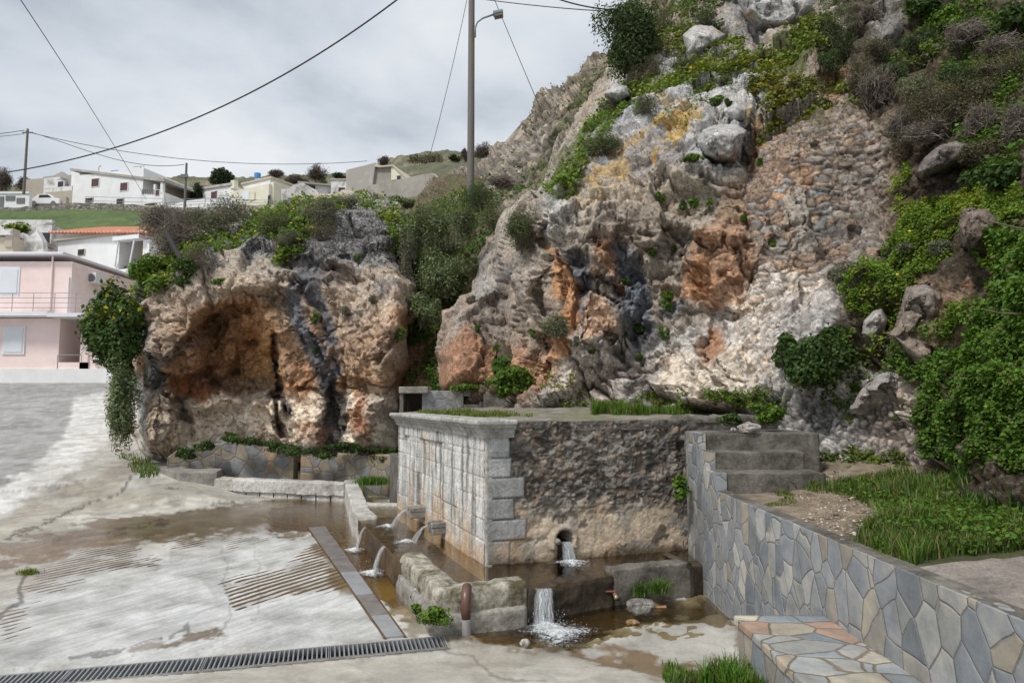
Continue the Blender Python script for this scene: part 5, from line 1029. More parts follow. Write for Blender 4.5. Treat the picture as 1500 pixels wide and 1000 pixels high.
mb = MB(); mb.tube([(.06, .1, .07), (.02, .03, .02)], .034, 10); mb.build('socket', M['pale_concrete'], hp_); mb = MB(); mb.tube([(.025, .035, .025), (.0, -.02, -.015)], .030, 12); mb.tube([(.02, .02, .015), (.012, .0, .0)], .036, 12); mb.build('coupling', M['teal'], hp_)
mb = MB(); mb.tube([(.0, -.02, -.015), (.04, -.10, -.05), (.08, -.20, -.09), (.09, -.3, -.10)], .019, 8); mb.build('tube', M['pipe_dark'], hp_, smooth=True)
K0 = G(900, 872, .10); tp_ = empty('tap', tuple(K0), 0, "small brass tap with a red lever low on the grey basin block", "tap")
mb = MB(); mb.tube([(0, .14, .03), (0, .02, .02), (.01, -.03, .0), (.015, -.06, -.015)], [.016, .02, .022, .026], 10); mb.build('valve', M['brass'], tp_, smooth=True); mb = MB(); mb.box(-.10, .012, -.01, .008, .035, .047); mb.tube([(0, 0, .01), (0, 0, .045)], .01, 8); mb.build('lever', M['red'], tp_, bevel=.003)
def stone(px, py, z, r, col, label, seed=1, sq=(1, .8, .65), cat='stone', group=None, me=None, name='stone'):
    if me is None:
        import bmesh
        bm = bmesh.new(); bmesh.ops.create_icosphere(bm, subdivisions=4, radius=1); me = bpy.data.meshes.new(name); bm.to_mesh(me); bm.free()
        Vv = np.array([v.co[:] for v in me.vertices]); F1, F2, I, D = worley(Vv * 1.1 + seed * 7, seed); rv = np.stack([hsh(I, 1) - .5, hsh(I, 2) - .5, hsh(I, 3) - .5], 1)
        k = 1 + .5 * (D * rv).sum(1) + .12 * fbm(Vv * 3, 4, seed) ; Vv = Vv * k[:, None] * np.array(sq) * r; me.vertices.foreach_set('co', Vv.astype(np.float32).ravel())
        a = me.color_attributes.new('Col', 'FLOAT_COLOR', 'POINT'); a.data.foreach_set('color', np.tile(np.array(list(col) + [.5], np.float32), (len(Vv), 1)).ravel()); me.shade_smooth()
    o = link(name, me, M['rock']); o.location = G(px, py, z); return tag(o, label, cat, group)
stone(940, 889, .06, .125, (.26, .245, .22), "rounded grey stone sitting in the pool below the basin block", 3)
stone(926, 911, .01, .05, (.42, .25, .1), "small orange brown stone on the wet concrete in front of the grey stone", 4, (1.2, .7, .5))
stone(769, 941, .02, .04, (.6, .57, .5), "small pale pebble on the wet concrete near the drain end", 5, (1, .8, .8))
stone(1097, 627, 1.69, .10, (.45, .41, .37), "pale angular stone lying on the top step landing", 6, (1.2, .8, .6))
stone(1075, 629, 1.665, .035, (.55, .52, .5), "tiny white stone left of the stone on the top step", 7)
stone(868, 597, 1.86, .09, (.45, .32, .2), "small tan stone on the platform edge below the white cliff foot", 8)
stone(1063, 700, 1.3, .035, (.62, .6, .58), "white lump on the lowest step riser", 10) if False else None
mb = MB(); c = G(963, 890, .03); mb.tube([c + Vector((-.08, .0, .0)), c + Vector((.08, -.01, .012))], [.012, .02], 5); o = mb.build('wood_chip', plain('wood_chip_m', (.32, .16, .1), .8), None); tag(o, "reddish splinter of wood beside the grey stone in the pool", "wood")
mb = MB(); a = at(975, 802, 7.6); b = at(1010, 822, 7.15); mb.tube([(a[0], a[1], .32), (b[0], b[1], .31)], .035, 5); o = mb.build('plank', M['wet_concrete'], None); tag(o, "dark wet plank across the right end of the basin", "plank")
# ------------------------------------------------------------------ plants
rng = np.random.default_rng(7)
def unit(v): return v / (np.linalg.norm(v, axis=-1, keepdims=True) + 1e-9)
def leafmesh(name, Cn, Nr, size, aspect, col, mat='leaf', parent=None, up=0.0):
    """one small folded leaf per point"""
    n = len(Cn); r = rng.normal(size=(n, 3)); Nr = unit(Nr + rng.normal(size=(n, 3)) * .55); u = unit(np.cross(Nr, r)); 
    if up: u = unit(u + np.array([0, 0, up])); 
    v = unit(np.cross(Nr, u)); s = np.broadcast_to(size, (n,))[:, None]; a = aspect
    P = np.stack([Cn - u * s * .5, Cn + v * s * a * .5 + Nr * s * .12, Cn + u * s * .5, Cn - v * s * a * .5 + Nr * s * .12], 1).reshape(-1, 3)
    F = np.arange(n * 4).reshape(n, 4); return link(name, fastmesh(name, P, F, np.repeat(np.clip(col, .004, 1), 4, 0), False), M[mat], parent)
def sticks(name, A, B, r, col, mat='twig', parent=None):
    A = np.asarray(A, float); B = np.asarray(B, float); n = len(A); d = unit(B - A); x = unit(np.cross(d, [0.3, .2, .93])); y = np.cross(d, x); r = np.broadcast_to(r, (n,))[:, None]
    V3 = []
    for k in range(3):
        a = 2 * math.pi * k / 3; o = x * math.cos(a) + y * math.sin(a); V3 += [A + o * r, B + o * r * .35]
    V3 = np.stack(V3, 1).reshape(-1, 3); b = np.arange(n)[:, None] * 6; F = np.concatenate([b + np.array([0, 2, 3, 1]), b + np.array([2, 4, 5, 3]), b + np.array([4, 0, 1, 5])])
    return link(name, fastmesh(name, V3, F, np.repeat(np.broadcast_to(col, (n, 3)), 6, 0), True), M[mat], parent)
def grassmesh(name, B, h, w, col, lean=.5, parent=None, out=None):
    n = len(B); th = rng.random(n) * 2 * math.pi; dd = np.stack([np.cos(th), np.sin(th), 0 * th], 1); sd_ = np.stack([-np.sin(th), np.cos(th), 0 * th], 1)
    h = (np.broadcast_to(h, (n,)) * rng.uniform(.5, 1.15, n))[:, None]; l = lean * rng.uniform(.2, 1.2, n)[:, None]; w = (np.broadcast_to(w, (n,)) * rng.uniform(.7, 1.3, n))[:, None]
    o = 0 if out is None else out
    a = B; b = B + np.array([0, 0, .6]) * h + (dd * l * .35 + o * .3) * h; c = B + np.array([0, 0, 1.]) * h * (1 - .25 * l) + (dd * l + o) * h
    P = np.stack([a - sd_ * w, a + sd_ * w, b + sd_ * w * .8, b - sd_ * w * .8, c + sd_ * w * .15, c - sd_ * w * .15], 1).reshape(-1, 3)
    col = np.array(col); dry = rng.random(n) < .13; col[dry] = np.array([.24, .20, .09]) * rng.uniform(.6, 1.2, (dry.sum(), 1))
    k = np.arange(n)[:, None] * 6; F = np.concatenate([k + np.array([0, 1, 2, 3]), k + np.array([3, 2, 4, 5])])
    return link(name, fastmesh(name, P, F, np.repeat(np.clip(col, .004, 1), 6, 0), False), M['leaf'], parent)
def tint(base, n, v=.25, hue=.12):
    base = np.array(base, float); k = 1 + v * rng.normal(size=(n, 1)); h = hue * rng.normal(size=(n, 1)); return np.clip(base[None] * k * np.concatenate([1 + h, 1 + 0 * h, 1 - h], 1), .006, .7)
KIND = {  # leaf size, aspect, colour, twig colour, leaves, fill
 'cushion': (.035, .34, (.12, .15, .06), (.12, .09, .065), 1.0), 'grey_cushion': (.035, .34, (.17, .185, .11), (.16, .13, .10), 1.0), 'brown_cushion': (.035, .30, (.13, .12, .07), (.16, .125, .10), .9),
 'dark_cushion': (.035, .36, (.065, .10, .035), (.09, .07, .05), 1.0), 'leafy': (.055, .42, (.15, .19, .09), (.16, .13, .1), .8), 'olive': (.06, .28, (.15, .165, .105), (.17, .14, .11), .62), 'dark': (.075, .6, (.055, .10, .022), (.08, .06, .045), .9),
 'bright': (.05, .7, (.10, .175, .02), (.08, .1, .04), .8), 'twiggy': (.035, .35, (.11, .11, .065), (.20, .165, .14), .30), 'tree': (.20, .5, (.04, .065, .028), (.09, .07, .05), 1.0), 'bare': (.10, .4, (.10, .08, .06), (.13, .10, .085), .45)}
def bush(px, py, Y, rx, ry, kind, label, n=2500, seed=1, cat='shrub', name='shrub', lobes=9, ls=None, group=None, flowers=0, trunk=None, depth=.8, centre=None, yellow=0):
    """px, py, rx, ry in picture units at distance Y: the crown is a swarm of leaves over several lobes, with twigs inside"""
    g_ = np.random.default_rng(seed * 31 + 5); lsz, asp, lc, tc_, dens = KIND[kind]; sc = Y / 1000
    c0 = at(px, py, Y) if centre is None else np.array(centre); rx, ry = rx * 1.14, ry * 1.14; Rx, Rz, Ry = rx * sc, ry * sc, (rx * .6 + ry * .4) * sc * depth
    lc_ = []; lr = []
    for k in range(lobes):
        d = g_.normal(size=3); d /= np.linalg.norm(d); f = g_.uniform(.35, .68); lc_.append(d * f * [Rx, Ry, Rz]); lr.append(np.array([Rx, Ry, Rz]) * g_.uniform(.34, .52))
    if 'cushion' in kind: lc_.append(np.zeros(3)); lr.append(np.array([Rx, Ry, Rz]) * .78)
    lc_ = np.array(lc_); lr = np.array(lr); n = int(n * dens); k = g_.integers(0, len(lc_), n); d = unit(g_.normal(size=(n, 3))); rad = g_.uniform(0, 1, n) ** (.28 if 'cushion' in kind else .45)
    P = lc_[k] + d * lr[k] * rad[:, None] * (1 + .12 * g_.normal(size=(n, 1))); 
    wob = 1 + .12 * fbm(P / max(Rx, .05) * 2.2 + seed, 3, seed)[:, None]; P = P * wob
    e = empty(name, tuple(c0 - [0, 0, Rz]), 0, label, cat, group); base = np.array([0, 0, Rz])
    cl = tint(lc, n, .16, .10) * (1 + .35 * fbm(P / max(Rx, .05) * 1.8 + 9, 2, seed + 3))[:, None] * (1 + .3 * (hsh(k.astype(float), seed) - .5))[:, None]
    if yellow: m = (g_.random(n) < yellow) & (P[:, 2] > Rz * .0); cl[m] = np.array([.50, .42, .03]) * g_.uniform(.7, 1.1, (m.sum(), 1))
    global rng; rng = g_
    size = (ls if ls else lsz) * (1 if Y < 30 else 1) * g_.uniform(.45, 1.5, n); leafmesh('foliage', P + base, d * .9 + [0, 0, .35], size, asp, cl, 'leaf', e)
    nt_ = {'twiggy': 700, 'bare': 500, 'olive': 160}.get(kind, 60); kk = g_.integers(0, len(lc_), nt_); st = np.array([0, 0, -Rz * .8]) * g_.uniform(.2, 1, (nt_, 1)) + g_.normal(size=(nt_, 3)) * [Rx * .25, Ry * .25, Rz * .15]
    en = lc_[kk] + unit(g_.normal(size=(nt_, 3))) * lr[kk] * g_.uniform(.6, 1.12, (nt_, 1)); 
    if kind in ('twiggy', 'bare', 'olive'): st = lc_[kk] * .4 + g_.normal(size=(nt_, 3)) * [Rx * .3, Ry * .3, Rz * .3]
    mid_ = (st + en) / 2 + g_.normal(size=(nt_, 3)) * Rx * .08; tr_ = max(.003, .0016 * math.sqrt(Y) * (1 if Y < 30 else 1.6))
    sticks('branches', np.concatenate([st, mid_]) + base, np.concatenate([mid_, en]) + base, tr_, tint(tc_, 2 * nt_, .2, .05), 'twig', e)
    if trunk:
        mb = MB(); mb.tube([(0, 0, -trunk * 1.0), (.03 * Rx, 0, -trunk * .3), (0, 0, Rz * .5), (.1 * Rx, 0, Rz * 1.1)], [trunk * .10 + .02, trunk * .08 + .015, trunk * .06 + .012, .01 + trunk * .03], 7); mb.build('trunk', M['bark'], e, smooth=True)
    if flowers:
        nf = flowers; i = g_.integers(0, n, nf); fo_ = leafmesh('flowers', P[i] + base + d[i] * .03, d[i], .045 * g_.uniform(.7, 1.2, nf), .9, tint((.62, .50, .02), nf, .12, .05), 'leaf', e); fo_['kind'] = 'stuff'
    return e
plain('bark', (.13, .10, .075), .9, .35, 12, .5, 40)
def onpatch(patch, px, py, off=0.0):
    P, n = look(patch, px, py); return P + n * off
bpy.context.view_layer.update(); DG = bpy.context.evaluated_depsgraph_get(); CAM0 = Vector((0, 0, CAMZ))
def hit_y(px, py):
    x, y, z = ray(px, py); d = Vector((float(x), float(y), float(z))).normalized(); h = scn.ray_cast(DG, CAM0, d, distance=60); return h[1].y if h[0] else None
def dist_on(patch, px, py, rx=4, ry=4):
    """how far the rock already built is, over the patch the plant will cover"""
    q = [hit_y(px + a * rx, py + b * ry) for a, b in ((0, 0), (.5, 0), (-.5, 0), (0, .5), (0, -.35), (.35, .35), (-.35, .35))]; q = sorted(v for v in q if v is not None and v < 30)
    if not q: P, n = look(patch, [px], [py]); return float(P[0, 1])
    return q[len(q) // 3]
def B(patch, px, py, rx, ry, kind, label, n=2500, seed=1, off=.12, **k):
    Y = dist_on(patch, px, py, rx, ry) if isinstance(patch, str) else patch
    if isinstance(patch, str): Y -= off + (rx * .42 * Y / 1000 if rx > 12 else rx * .3 * Y / 1000)
    return bush(px, py, Y, rx, ry, kind, label, n, seed, **k)

# round the left rock
B(15.3, 166, 476, 42, 62, 'dark', "dark glossy evergreen bush with yellowing top at the left edge of the cave rock", 15000, 1, lobes=22, ls=.10, yellow=.12, cat='bush', name='bush')
B(15.0, 182, 588, 25, 66, 'leafy', "grey green leafy shrub hugging the left foot of the cave rock", 8000, 2, lobes=14, ls=.07)
B(16.4, 180, 520, 22, 50, 'dark', "shaded dark shrub squeezed between the glossy bush and the rock", 3000, 61, lobes=8, ls=.09)
B('cave_rock', 222, 396, 30, 26, 'bright', "bright green flowering clump spilling over the left shoulder of the cave rock", 3500, 3, flowers=50, ls=.09, cat='plant', name='flowering_plant')
B('cave_rock', 258, 348, 42, 46, 'twiggy', "dark twiggy shrub on the left shoulder of the cave rock beside the leaning post", 4000, 4, flowers=0, ls=.07)
B(17.6, 335, 322, 44, 42, 'olive', "large grey olive coloured shrub on top of the cave rock", 6000, 5, lobes=14, ls=.07)
B(18.0, 238, 324, 40, 24, 'twiggy', "pale bare shrub in front of the orange tiled roof", 2500, 6, ls=.06)
B(17.8, 290, 326, 26, 26, 'olive', "small olive grey shrub left of the large one on the cave rock", 2200, 7)
B('cave_rock', 295, 375, 34, 22, 'brown_cushion', "low dark cushion shrub behind the whitish shoulder of the cave rock", 2600, 8)
B('cave_rock', 268, 400, 24, 20, 'dark', "dark tangled shrub with yellow flowers on the rock's left slope", 2000, 9, flowers=40)
B('cave_rock', 405, 326, 33, 19, 'cushion', "dark green cushion shrub on the ridge of the cave rock", 3600, 10)
B('cave_rock', 418, 347, 24, 12, 'grey_cushion', "pale grey green cushion shrub just below the dark one on the ridge", 2000, 11)
B('cave_rock', 468, 312, 36, 28, 'olive', "bushy olive green shrub left of the rocky summit of the cave rock", 5000, 12, lobes=12)
B('cave_rock', 470, 338, 26, 18, 'brown_cushion', "brownish cushion shrub under the olive green shrub near the summit", 2200, 13)
B(17.9, 512, 296, 24, 14, 'leafy', "low leafy shrub on the skyline of the cave rock below the grey walls", 1600, 14)
# gully
B(17.0, 628, 335, 40, 42, 'leafy', "grey green leafy shrub filling the top of the gully", 6500, 15, lobes=14, ls=.07)
B(16.0, 650, 396, 38, 40, 'leafy', "broad leafy shrub in the middle of the gully", 6500, 16, lobes=14, ls=.07)
B(15.2, 622, 452, 24, 28, 'leafy', "lower leafy shrub in the gully above the red earth", 4000, 17, lobes=10, ls=.07)
B(16.4, 595, 385, 16, 50, 'olive', "thin olive shrub growing against the right side of the cave rock", 3000, 18)
B(15.6, 672, 330, 30, 36, 'leafy', "fresh green leafy shrub left of the dark cushions", 3000, 63, ls=.065)
B(15.2, 705, 290, 34, 26, 'dark_cushion', "dark green domed cushion shrub at the head of the gully", 5000, 19)
B(14.8, 722, 318, 20, 24, 'cushion', "smaller domed cushion shrub below the dark green dome", 2600, 20)
B(15.8, 735, 268, 26, 12, 'twiggy', "flat twiggy shrub above the domed cushions", 1500, 21)
B('cliff', 766, 318, 30, 38, 'cushion', "tall green cushion shrub clinging to the left edge of the cliff", 6000, 22)
B('cliff', 764, 352, 24, 20, 'brown_cushion', "brown underside cushion below the tall green cushion shrub", 2500, 23)
# on the cliff
B('cliff', 813, 476, 24, 20, 'grey_cushion', "round grey green cushion shrub on the left buttress of the cliff", 3200, 24)
B('cliff', 790, 495, 10, 9, 'brown_cushion', "small dark dead cushion beside the round one on the buttress", 700, 25)
B(15.2, 922, 58, 52, 56, 'dark_cushion', "big dark ivy clad bush crowning the skyline left of the summit", 13000, 26, lobes=18, ls=.09, trunk=.9, cat='bush', name='bush')
B('cliff', 905, 45, 36, 45, 'dark', "outer leafy side of the ivy mass on the skyline", 100, 27) if False else None
B('cliff', 952, 102, 32, 24, 'brown_cushion', "brownish cushion shrub right below the big skyline bush", 3600, 28)
B('cliff', 945, 156, 26, 17, 'grey_cushion', "olive cushion shrub beside the small white boulder", 2600, 29)
B('cliff', 896, 157, 18, 15, 'brown_cushion', "small brown cushion shrub on the green ridge line", 1800, 30)
B('cliff', 881, 210, 30, 19, 'cushion', "dark windswept cushion shrub at the brow of the cliff", 3600, 31)
B(17.0, 830, 212, 20, 20, 'brown_cushion', "dusky cushion shrub on the rubble ridge", 2200, 32)
B('cliff', 1078, 90, 11, 11, 'grey_cushion', "tiny grey ball shrub among the moss above the cliff", 700, 33)
B('cliff', 1228, 45, 34, 58, 'dark_cushion', "tall dark hanging shrub above the rubble wall", 8000, 34, lobes=12)
B('cliff', 1278, 72, 30, 20, 'brown_cushion', "rounded olive brown shrub right of the tall hanging shrub", 3200, 35)
B('cliff', 1282, 135, 38, 42, 'twiggy', "twiggy half dead shrub hanging over the top right corner of the rubble wall", 3600, 36)
B('cliff', 1336, 128, 26, 24, 'grey_cushion', "greyish rounded shrub above the leaning slab", 3000, 37)
B('cliff', 1378, 158, 48, 42, 'brown_cushion', "broad brown green cushion shrub above the leaning slab", 7500, 38)
B('cliff', 1322, 185, 26, 30, 'twiggy', "brown twiggy shrub hanging beside the rubble wall's upper right edge", 2200, 39)
B('cliff', 1432, 180, 34, 34, 'twiggy', "dead looking tangle of twigs right of the broad brown shrub", 2400, 40)
B('cliff', 1466, 105, 40, 40, 'brown_cushion', "dark brown shrub high at the right edge", 4600, 41)
B('cliff', 1420, 52, 40, 28, 'twiggy', "reddish brown scrub near the top right corner", 2600, 42)
B('cliff', 1395, 22, 26, 16, 'bright', "bright green clump in the top right slope", 2200, 43)
B('cliff', 1483, 35, 30, 32, 'dark', "dark leafy shrub in the very top right corner", 2600, 44)
B('cliff', 1275, 22, 20, 12, 'twiggy', "pale tangle of dead twigs above the olive brown shrub", 500, 45)
B('cliff', 1240, 402, 28, 20, 'olive', "airy grey green shrub on a thin stem at the rubble wall's lower right", 2400, 46, trunk=.45)
B('cliff', 1375, 363, 20, 13, 'grey_cushion', "grey green cushion shrub on the clover bank left of the brown boulder", 1800, 47)
B('cliff', 1325, 362, 14, 9, 'grey_cushion', "small grey cushion shrub low on the clover bank", 900, 48)
B('cliff', 1196, 530, 50, 38, 'dark', "dense glossy green nettles at the foot of the rubble wall", 12000, 49, ls=.052, lobes=22, cat='plant', name='plant')
B('cliff', 1230, 495, 26, 26, 'dark', "dark leafy plant above the glossy nettles", 2600, 50, cat='plant', name='plant')
B('cliff', 1150, 520, 18, 28, 'dark', "spiky dark green plant left of the glossy nettles", 1600, 51, cat='plant', name='plant')

# small tufts rooted in the rock face
tufts = [('cave_rock',462,465,8,11,'bright'),('cave_rock',583,487,12,13,'bright'),('cave_rock',600,478,8,12,'dark'),('cave_rock',461,514,6,6,'bright'),('cave_rock',320,412,14,6,'bright'),('cave_rock',412,283+75,4,4,'bright'),('cave_rock',525,376,4,5,'bright'),
 ('cave_rock',508,458,9,12,'olive'),('cave_rock',547,440,10,8,'olive'),('cave_rock',236,408,8,14,'olive'),('cave_rock',214,450,6,9,'olive'),
 ('cliff',968,290,10,9,'bright'),('cliff',1013,298,11,9,'bright'),('cliff',1010,231,20,8,'bright'),('cliff',957,370,6,8,'bright'),('cliff',990,364,7,5,'bright'),('cliff',978,440,14,16,'bright'),('cliff',970,488,8,11,'bright'),('cliff',938,480,12,8,'dark'),('cliff',897,495,9,6,'olive'),('cliff',937,522,5,5,'bright'),('cliff',918,410,6,6,'bright'),('cliff',1033,266,6,6,'olive'),('cliff',1040,300,5,10,'bright'),('cliff',1088,320,5,5,'bright'),('cliff',1048,148,12,10,'bright'),('cliff',868,515,5,4,'bright'),('cliff',1065,150,7,6,'dark'),
 ('rubble_wall',1133,358,6,9,'bright'),('rubble_wall',1112,238,6,6,'bright'),('rubble_wall',1194,360-150,8,6,'olive'),('cliff',1000,300,6,8,'dark'),('rock',700,480,5,6,'bright'),('rock',728,508,6,5,'bright'),('rock',690,440,8,10,'olive'),('cliff',843,500,7,7,'olive'),('cliff',780,488,5,8,'bright')]
where_ = {'cave_rock': 'cave rock', 'cliff': 'cliff face', 'rubble_wall': 'rubble wall', 'rock': 'red brown rock'}
for i, (pt, x, y, rx, ry, kd) in enumerate(tufts):
    f = {'bright': "bright green", 'dark': "dark green", 'olive': "grey green"}[kd]
    row_ = 'high' if y < 330 else ('low' if y > 480 else 'midway')
    B(pt, x, y, rx, ry, kd, f"little {f} tuft rooted {row_} in the {where_[pt]}", 260 if rx < 12 else 520, 100 + i, off=.02, cat='plant', name='rock_plant', lobes=5, ls=.05, group=f"tufts of {f} leaves {row_} on the {where_[pt]}")

# more scrub on the shaded upper right slope
for i, (x, y, rx, ry, kd, lb) in enumerate(((1255, 110, 26, 30, 'brown_cushion', "dusky shrub between the tall hanging shrub and the half dead one"), (1345, 60, 26, 22, 'dark_cushion', "dark shrub right of the dark upright rock"), (1305, 112, 30, 24, 'dark_cushion', "dark green shrub above the half dead twiggy one"), (1400, 118, 34, 26, 'dark_cushion', "dark shrub above the broad brown green cushion"), (1360, 195, 34, 22, 'twiggy', "grey twigs hanging under the broad brown green cushion"), (1440, 225, 36, 22, 'brown_cushion', "brown shrub right of the leaning slab"), (1490, 190, 30, 40, 'twiggy', "dead twiggy mass at the right edge"), (1480, 260, 30, 20, 'dark', "green leafy shrub under the dead twiggy mass at the right edge"), (1470, 70, 34, 26, 'twiggy', "brown twigs below the very top right shrub"), (1350, 10, 34, 20, 'dark', "green shrub at the top edge right of the dead twigs"), (1320, 215, 16, 24, 'brown_cushion', "small brown shrub on the upper right shoulder of the rubble wall"), (1440, 135, 34, 26, 'brown_cushion', "olive brown shrub in the middle of the shaded slope"), (1430, 260, 22, 14, 'dark', "hanging grassy clump right of the leaning slab"), (1215, 92, 20, 22, 'dark_cushion', "dark foot of the tall hanging shrub"), (1060, 118, 14, 9, 'cushion', "small green shrub above the white stone on the ledge"), (1000, 95, 22, 10, 'cushion', "low green shrub left of the whitish lichened boulder"), (1035, 30, 26, 14, 'dark_cushion', "dark shrub behind the whitish lichened boulder"), (975, 30, 20, 22, 'brown_cushion', "brown shrub right of the big skyline bush"))):
    B('cliff', x, y, rx, ry, kd, lb, int(90 * rx * ry / 25) + 600, 300 + i)
for i, (x, y, rx, ry) in enumerate(((345, 640, 14, 8), (375, 646, 18, 8), (405, 652, 16, 9), (440, 660, 22, 10), (478, 664, 14, 8), (505, 655, 18, 9), (532, 660, 20, 9), (562, 666, 14, 13), (583, 664, 10, 12), (300, 652, 12, 8), (272, 664, 10, 9))):
    bush(x, y, 14.95 if x < 430 else 14.5, rx * 1.5, ry * .9, 'dark', f"dark green weeds hanging over the top of the low flagstone wall", 800, 400 + i, cat='plant', name='wall_weed', lobes=6, ls=.06, group="weeds along the top of the low flagstone wall")
# ---- leafy cover: clover and ivy nobody could count
def cover(patch, polys, per, size, col, h=.06, label='', seed=1, rag=14, asp=.75, clump=.5, flowers=0, name='ground_cover', thr=-9):
    g_ = np.random.default_rng(seed); global rng; rng = g_; PP, NN = [], []
    for pl in polys:
        a = np.array(pl, float); lo, hi = a.min(0) - 8, a.max(0) + 8; n = int((hi - lo).prod() * per); x = g_.uniform(lo[0], hi[0], n); y = g_.uniform(lo[1], hi[1], n); P, nn = look(patch, x, y)
        sd_ = sdist(x, y, pl)[0]; nz = fbm(P * 2.0, 3, seed); keep = (sd_ + rag * 2.2 * nz > 0) & (fbm(P * 4.0, 2, seed + 5) > thr); PP.append(P[keep]); NN.append(nn[keep])
    P = np.concatenate(PP); nn = np.concatenate(NN); n = len(P); cn = fbm(P * 5, 3, seed + 9); up = nn * .6 + np.array([0, 0, .8]); up = unit(up)
    hh = h * (.35 + 1.5 * np.clip(cn + .35, 0, 1)) * g_.uniform(.15, 1, n) ** .6
    C_ = P + up * hh[:, None] + g_.normal(size=(n, 3)) * size * .5; c = tint(col, n, .16, .10) * (1 + .9 * clump * cn)[:, None]
    ded = g_.random(n) < .04; c[ded] = np.array([.16, .115, .06]) * g_.uniform(.5, 1.3, (ded.sum(), 1))
    yl = sstep(.1, .35, fbm(P * 1.3, 3, seed + 12))[:, None] * .5; c = c * (1 - yl) + c * np.array([1.5, 1.12, .6]) * yl
    o = leafmesh(name, C_, up, size * g_.uniform(.45, 1.45, n), asp, c); tag(o, label, 'ground cover', kind='stuff')
    if flowers:
        i = g_.integers(0, n, flowers); o2 = leafmesh('yellow_flowers', C_[i] + up[i] * .05, np.repeat([[0, -.6, .8]], flowers, 0), .055 * (P[i, 1] / 12) ** .5, .9, tint((.68, .52, .02), flowers, .1, .04)); tag(o2, "yellow oxalis flowers scattered over " + label, 'flowers', kind='stuff')
    return o
CL = (.13, .21, .022); MO = (.125, .17, .025); IV = (.08, .155, .019)
cover('cliff', [[(1330,238),(1345,262),(1330,300),(1360,300),(1400,285),(1500,280),(1520,330),(1440,330),(1400,345),(1405,400),(1350,415),(1310,470),(1250,470),(1232,452),(1262,415),(1290,385),(1318,345),(1322,280)]], 1.25, .032, CL, .10, "bright clover spilling down the bank beside the rubble wall", 1, rag=7, flowers=8)
cover('cliff', [[(1440,350),(1640,330),(1640,740),(1440,700),(1375,690),(1360,640),(1385,580),(1330,560),(1350,530),(1400,500),(1430,460),(1460,420)]], 1.35, .034, IV, .12, "dark green ivy and nettles covering the bank at the right edge", 2, rag=8, flowers=10)
cover('cliff', [[(1310,95),(1340,20),(1330,-20),(1440,-20),(1470,60),(1520,150),(1510,280),(1420,260),(1400,200),(1420,130),(1380,100)], [(1200,-20),(1260,-20),(1240,10),(1210,20)]], .50, .055, (.075, .135, .016), .12, "green growth on the shaded upper right slope", 3, thr=-.12)
cover('cliff', [[(1270,500),(1320,430),(1345,470),(1300,540),(1255,560),(1240,520)], [(1290,410),(1340,400),(1330,450),(1270,470)]], .5, .045, MO, .06, "yellow green moss on the rocky shoulder below the clover", 4, thr=-.1)
cover('cliff', [[(985,122),(1015,104),(1060,95),(1120,78),(1160,55),(1210,25),(1212,75),(1170,98),(1140,118),(1100,108),(1050,112),(1020,138)], [(930,70),(990,60),(1050,40),(1100,60),(1080,75),(1010,90),(960,90)]], .8, .075, MO, .10, "moss and grass along the ledge above the cliff", 5, flowers=14, thr=-.2, rag=9)
cover('cliff', [[(860,190),(905,128),(940,130),(1000,100),(1010,115),(960,150),(915,185),(870,235),(835,280),(800,296),(795,280),(825,250)]], .8, .07, (.12, .19, .022), .11, "green strip running down the brow of the cliff", 6, rag=9, flowers=16, thr=-.25)
cover('rubble_ridge', [[(760,205),(780,155),(845,118),(905,75),(960,-20),(990,60),(900,135),(850,160),(800,180)], [(720,245),(760,235),(800,262),(790,290),(740,262)], [(800,250),(850,180),(900,130),(900,180),(830,260)]], .35, .07, (.10, .14, .03), .08, "thin moss on the skyline rubble ridge", 7, rag=12, thr=-.05, flowers=14)
cover('gully_bank', [[(600,300),(700,262),(790,262),(790,300),(740,340),(700,430),(680,480),(640,520),(600,490),(600,420)], [(600,500),(650,480),(640,560),(600,570)], [(620,540),(700,560),(780,540),(790,590),(620,592)]], .42, .075, (.055, .12, .018), .10, "green growth in the bed of the gully", 8, flowers=50, rag=14)
cover('cave_rock', [[(195,420),(225,385),(300,338),(340,345),(335,362),(300,372),(270,395),(240,425),(200,440)], [(370,318),(430,300),(500,288),(500,310),(470,330),(430,350),(395,350),(360,362),(335,372),(350,340)], [(520,283),(580,300),(608,350),(604,385),(590,370),(570,340),(540,310)], [(400,385),(440,330),(470,330),(430,372)]], .9, .085, (.12, .19, .022), .14, "grass and oxalis draped over the crown of the cave rock", 9, flowers=130, rag=7, thr=-.2)
cover('cliff', [[(800,590),(850,582),(1150,585),(1150,615),(790,612)]], .5, .05, (.10, .16, .02), .05, "moss along the foot of the white cliff", 11, rag=6, thr=-.15)
cover('cliff', [[(1160,580),(1330,560),(1360,620),(1200,600)], [(1180,660),(1360,690),(1300,720),(1160,700)]], .25, .05, (.07, .12, .02), .05, "patchy weeds around the rubble foot behind the steps", 12, thr=.05)
cover('cliff', [[(1095,120),(1180,105),(1235,120),(1260,150),(1215,160),(1150,195),(1110,210),(1100,180)]], .8, .065, (.12, .14, .025), .09, "moss hanging over the top of the rubble wall", 14, thr=-.05, rag=12)
cover('cliff', [[(800,545),(860,560),(840,600),(795,600)], [(1255,540),(1290,600),(1240,640),(1200,600)]], .3, .04, MO, .04, "moss specks on the rock feet", 15, thr=.0)
cover('cliff', [[(950,-20),(1085,-20),(1070,30),(1010,45),(960,70),(940,40)]], .55, .08, (.07, .11, .02), .16, "dark growth around the boulders at the top of the cliff", 16, thr=-.15)
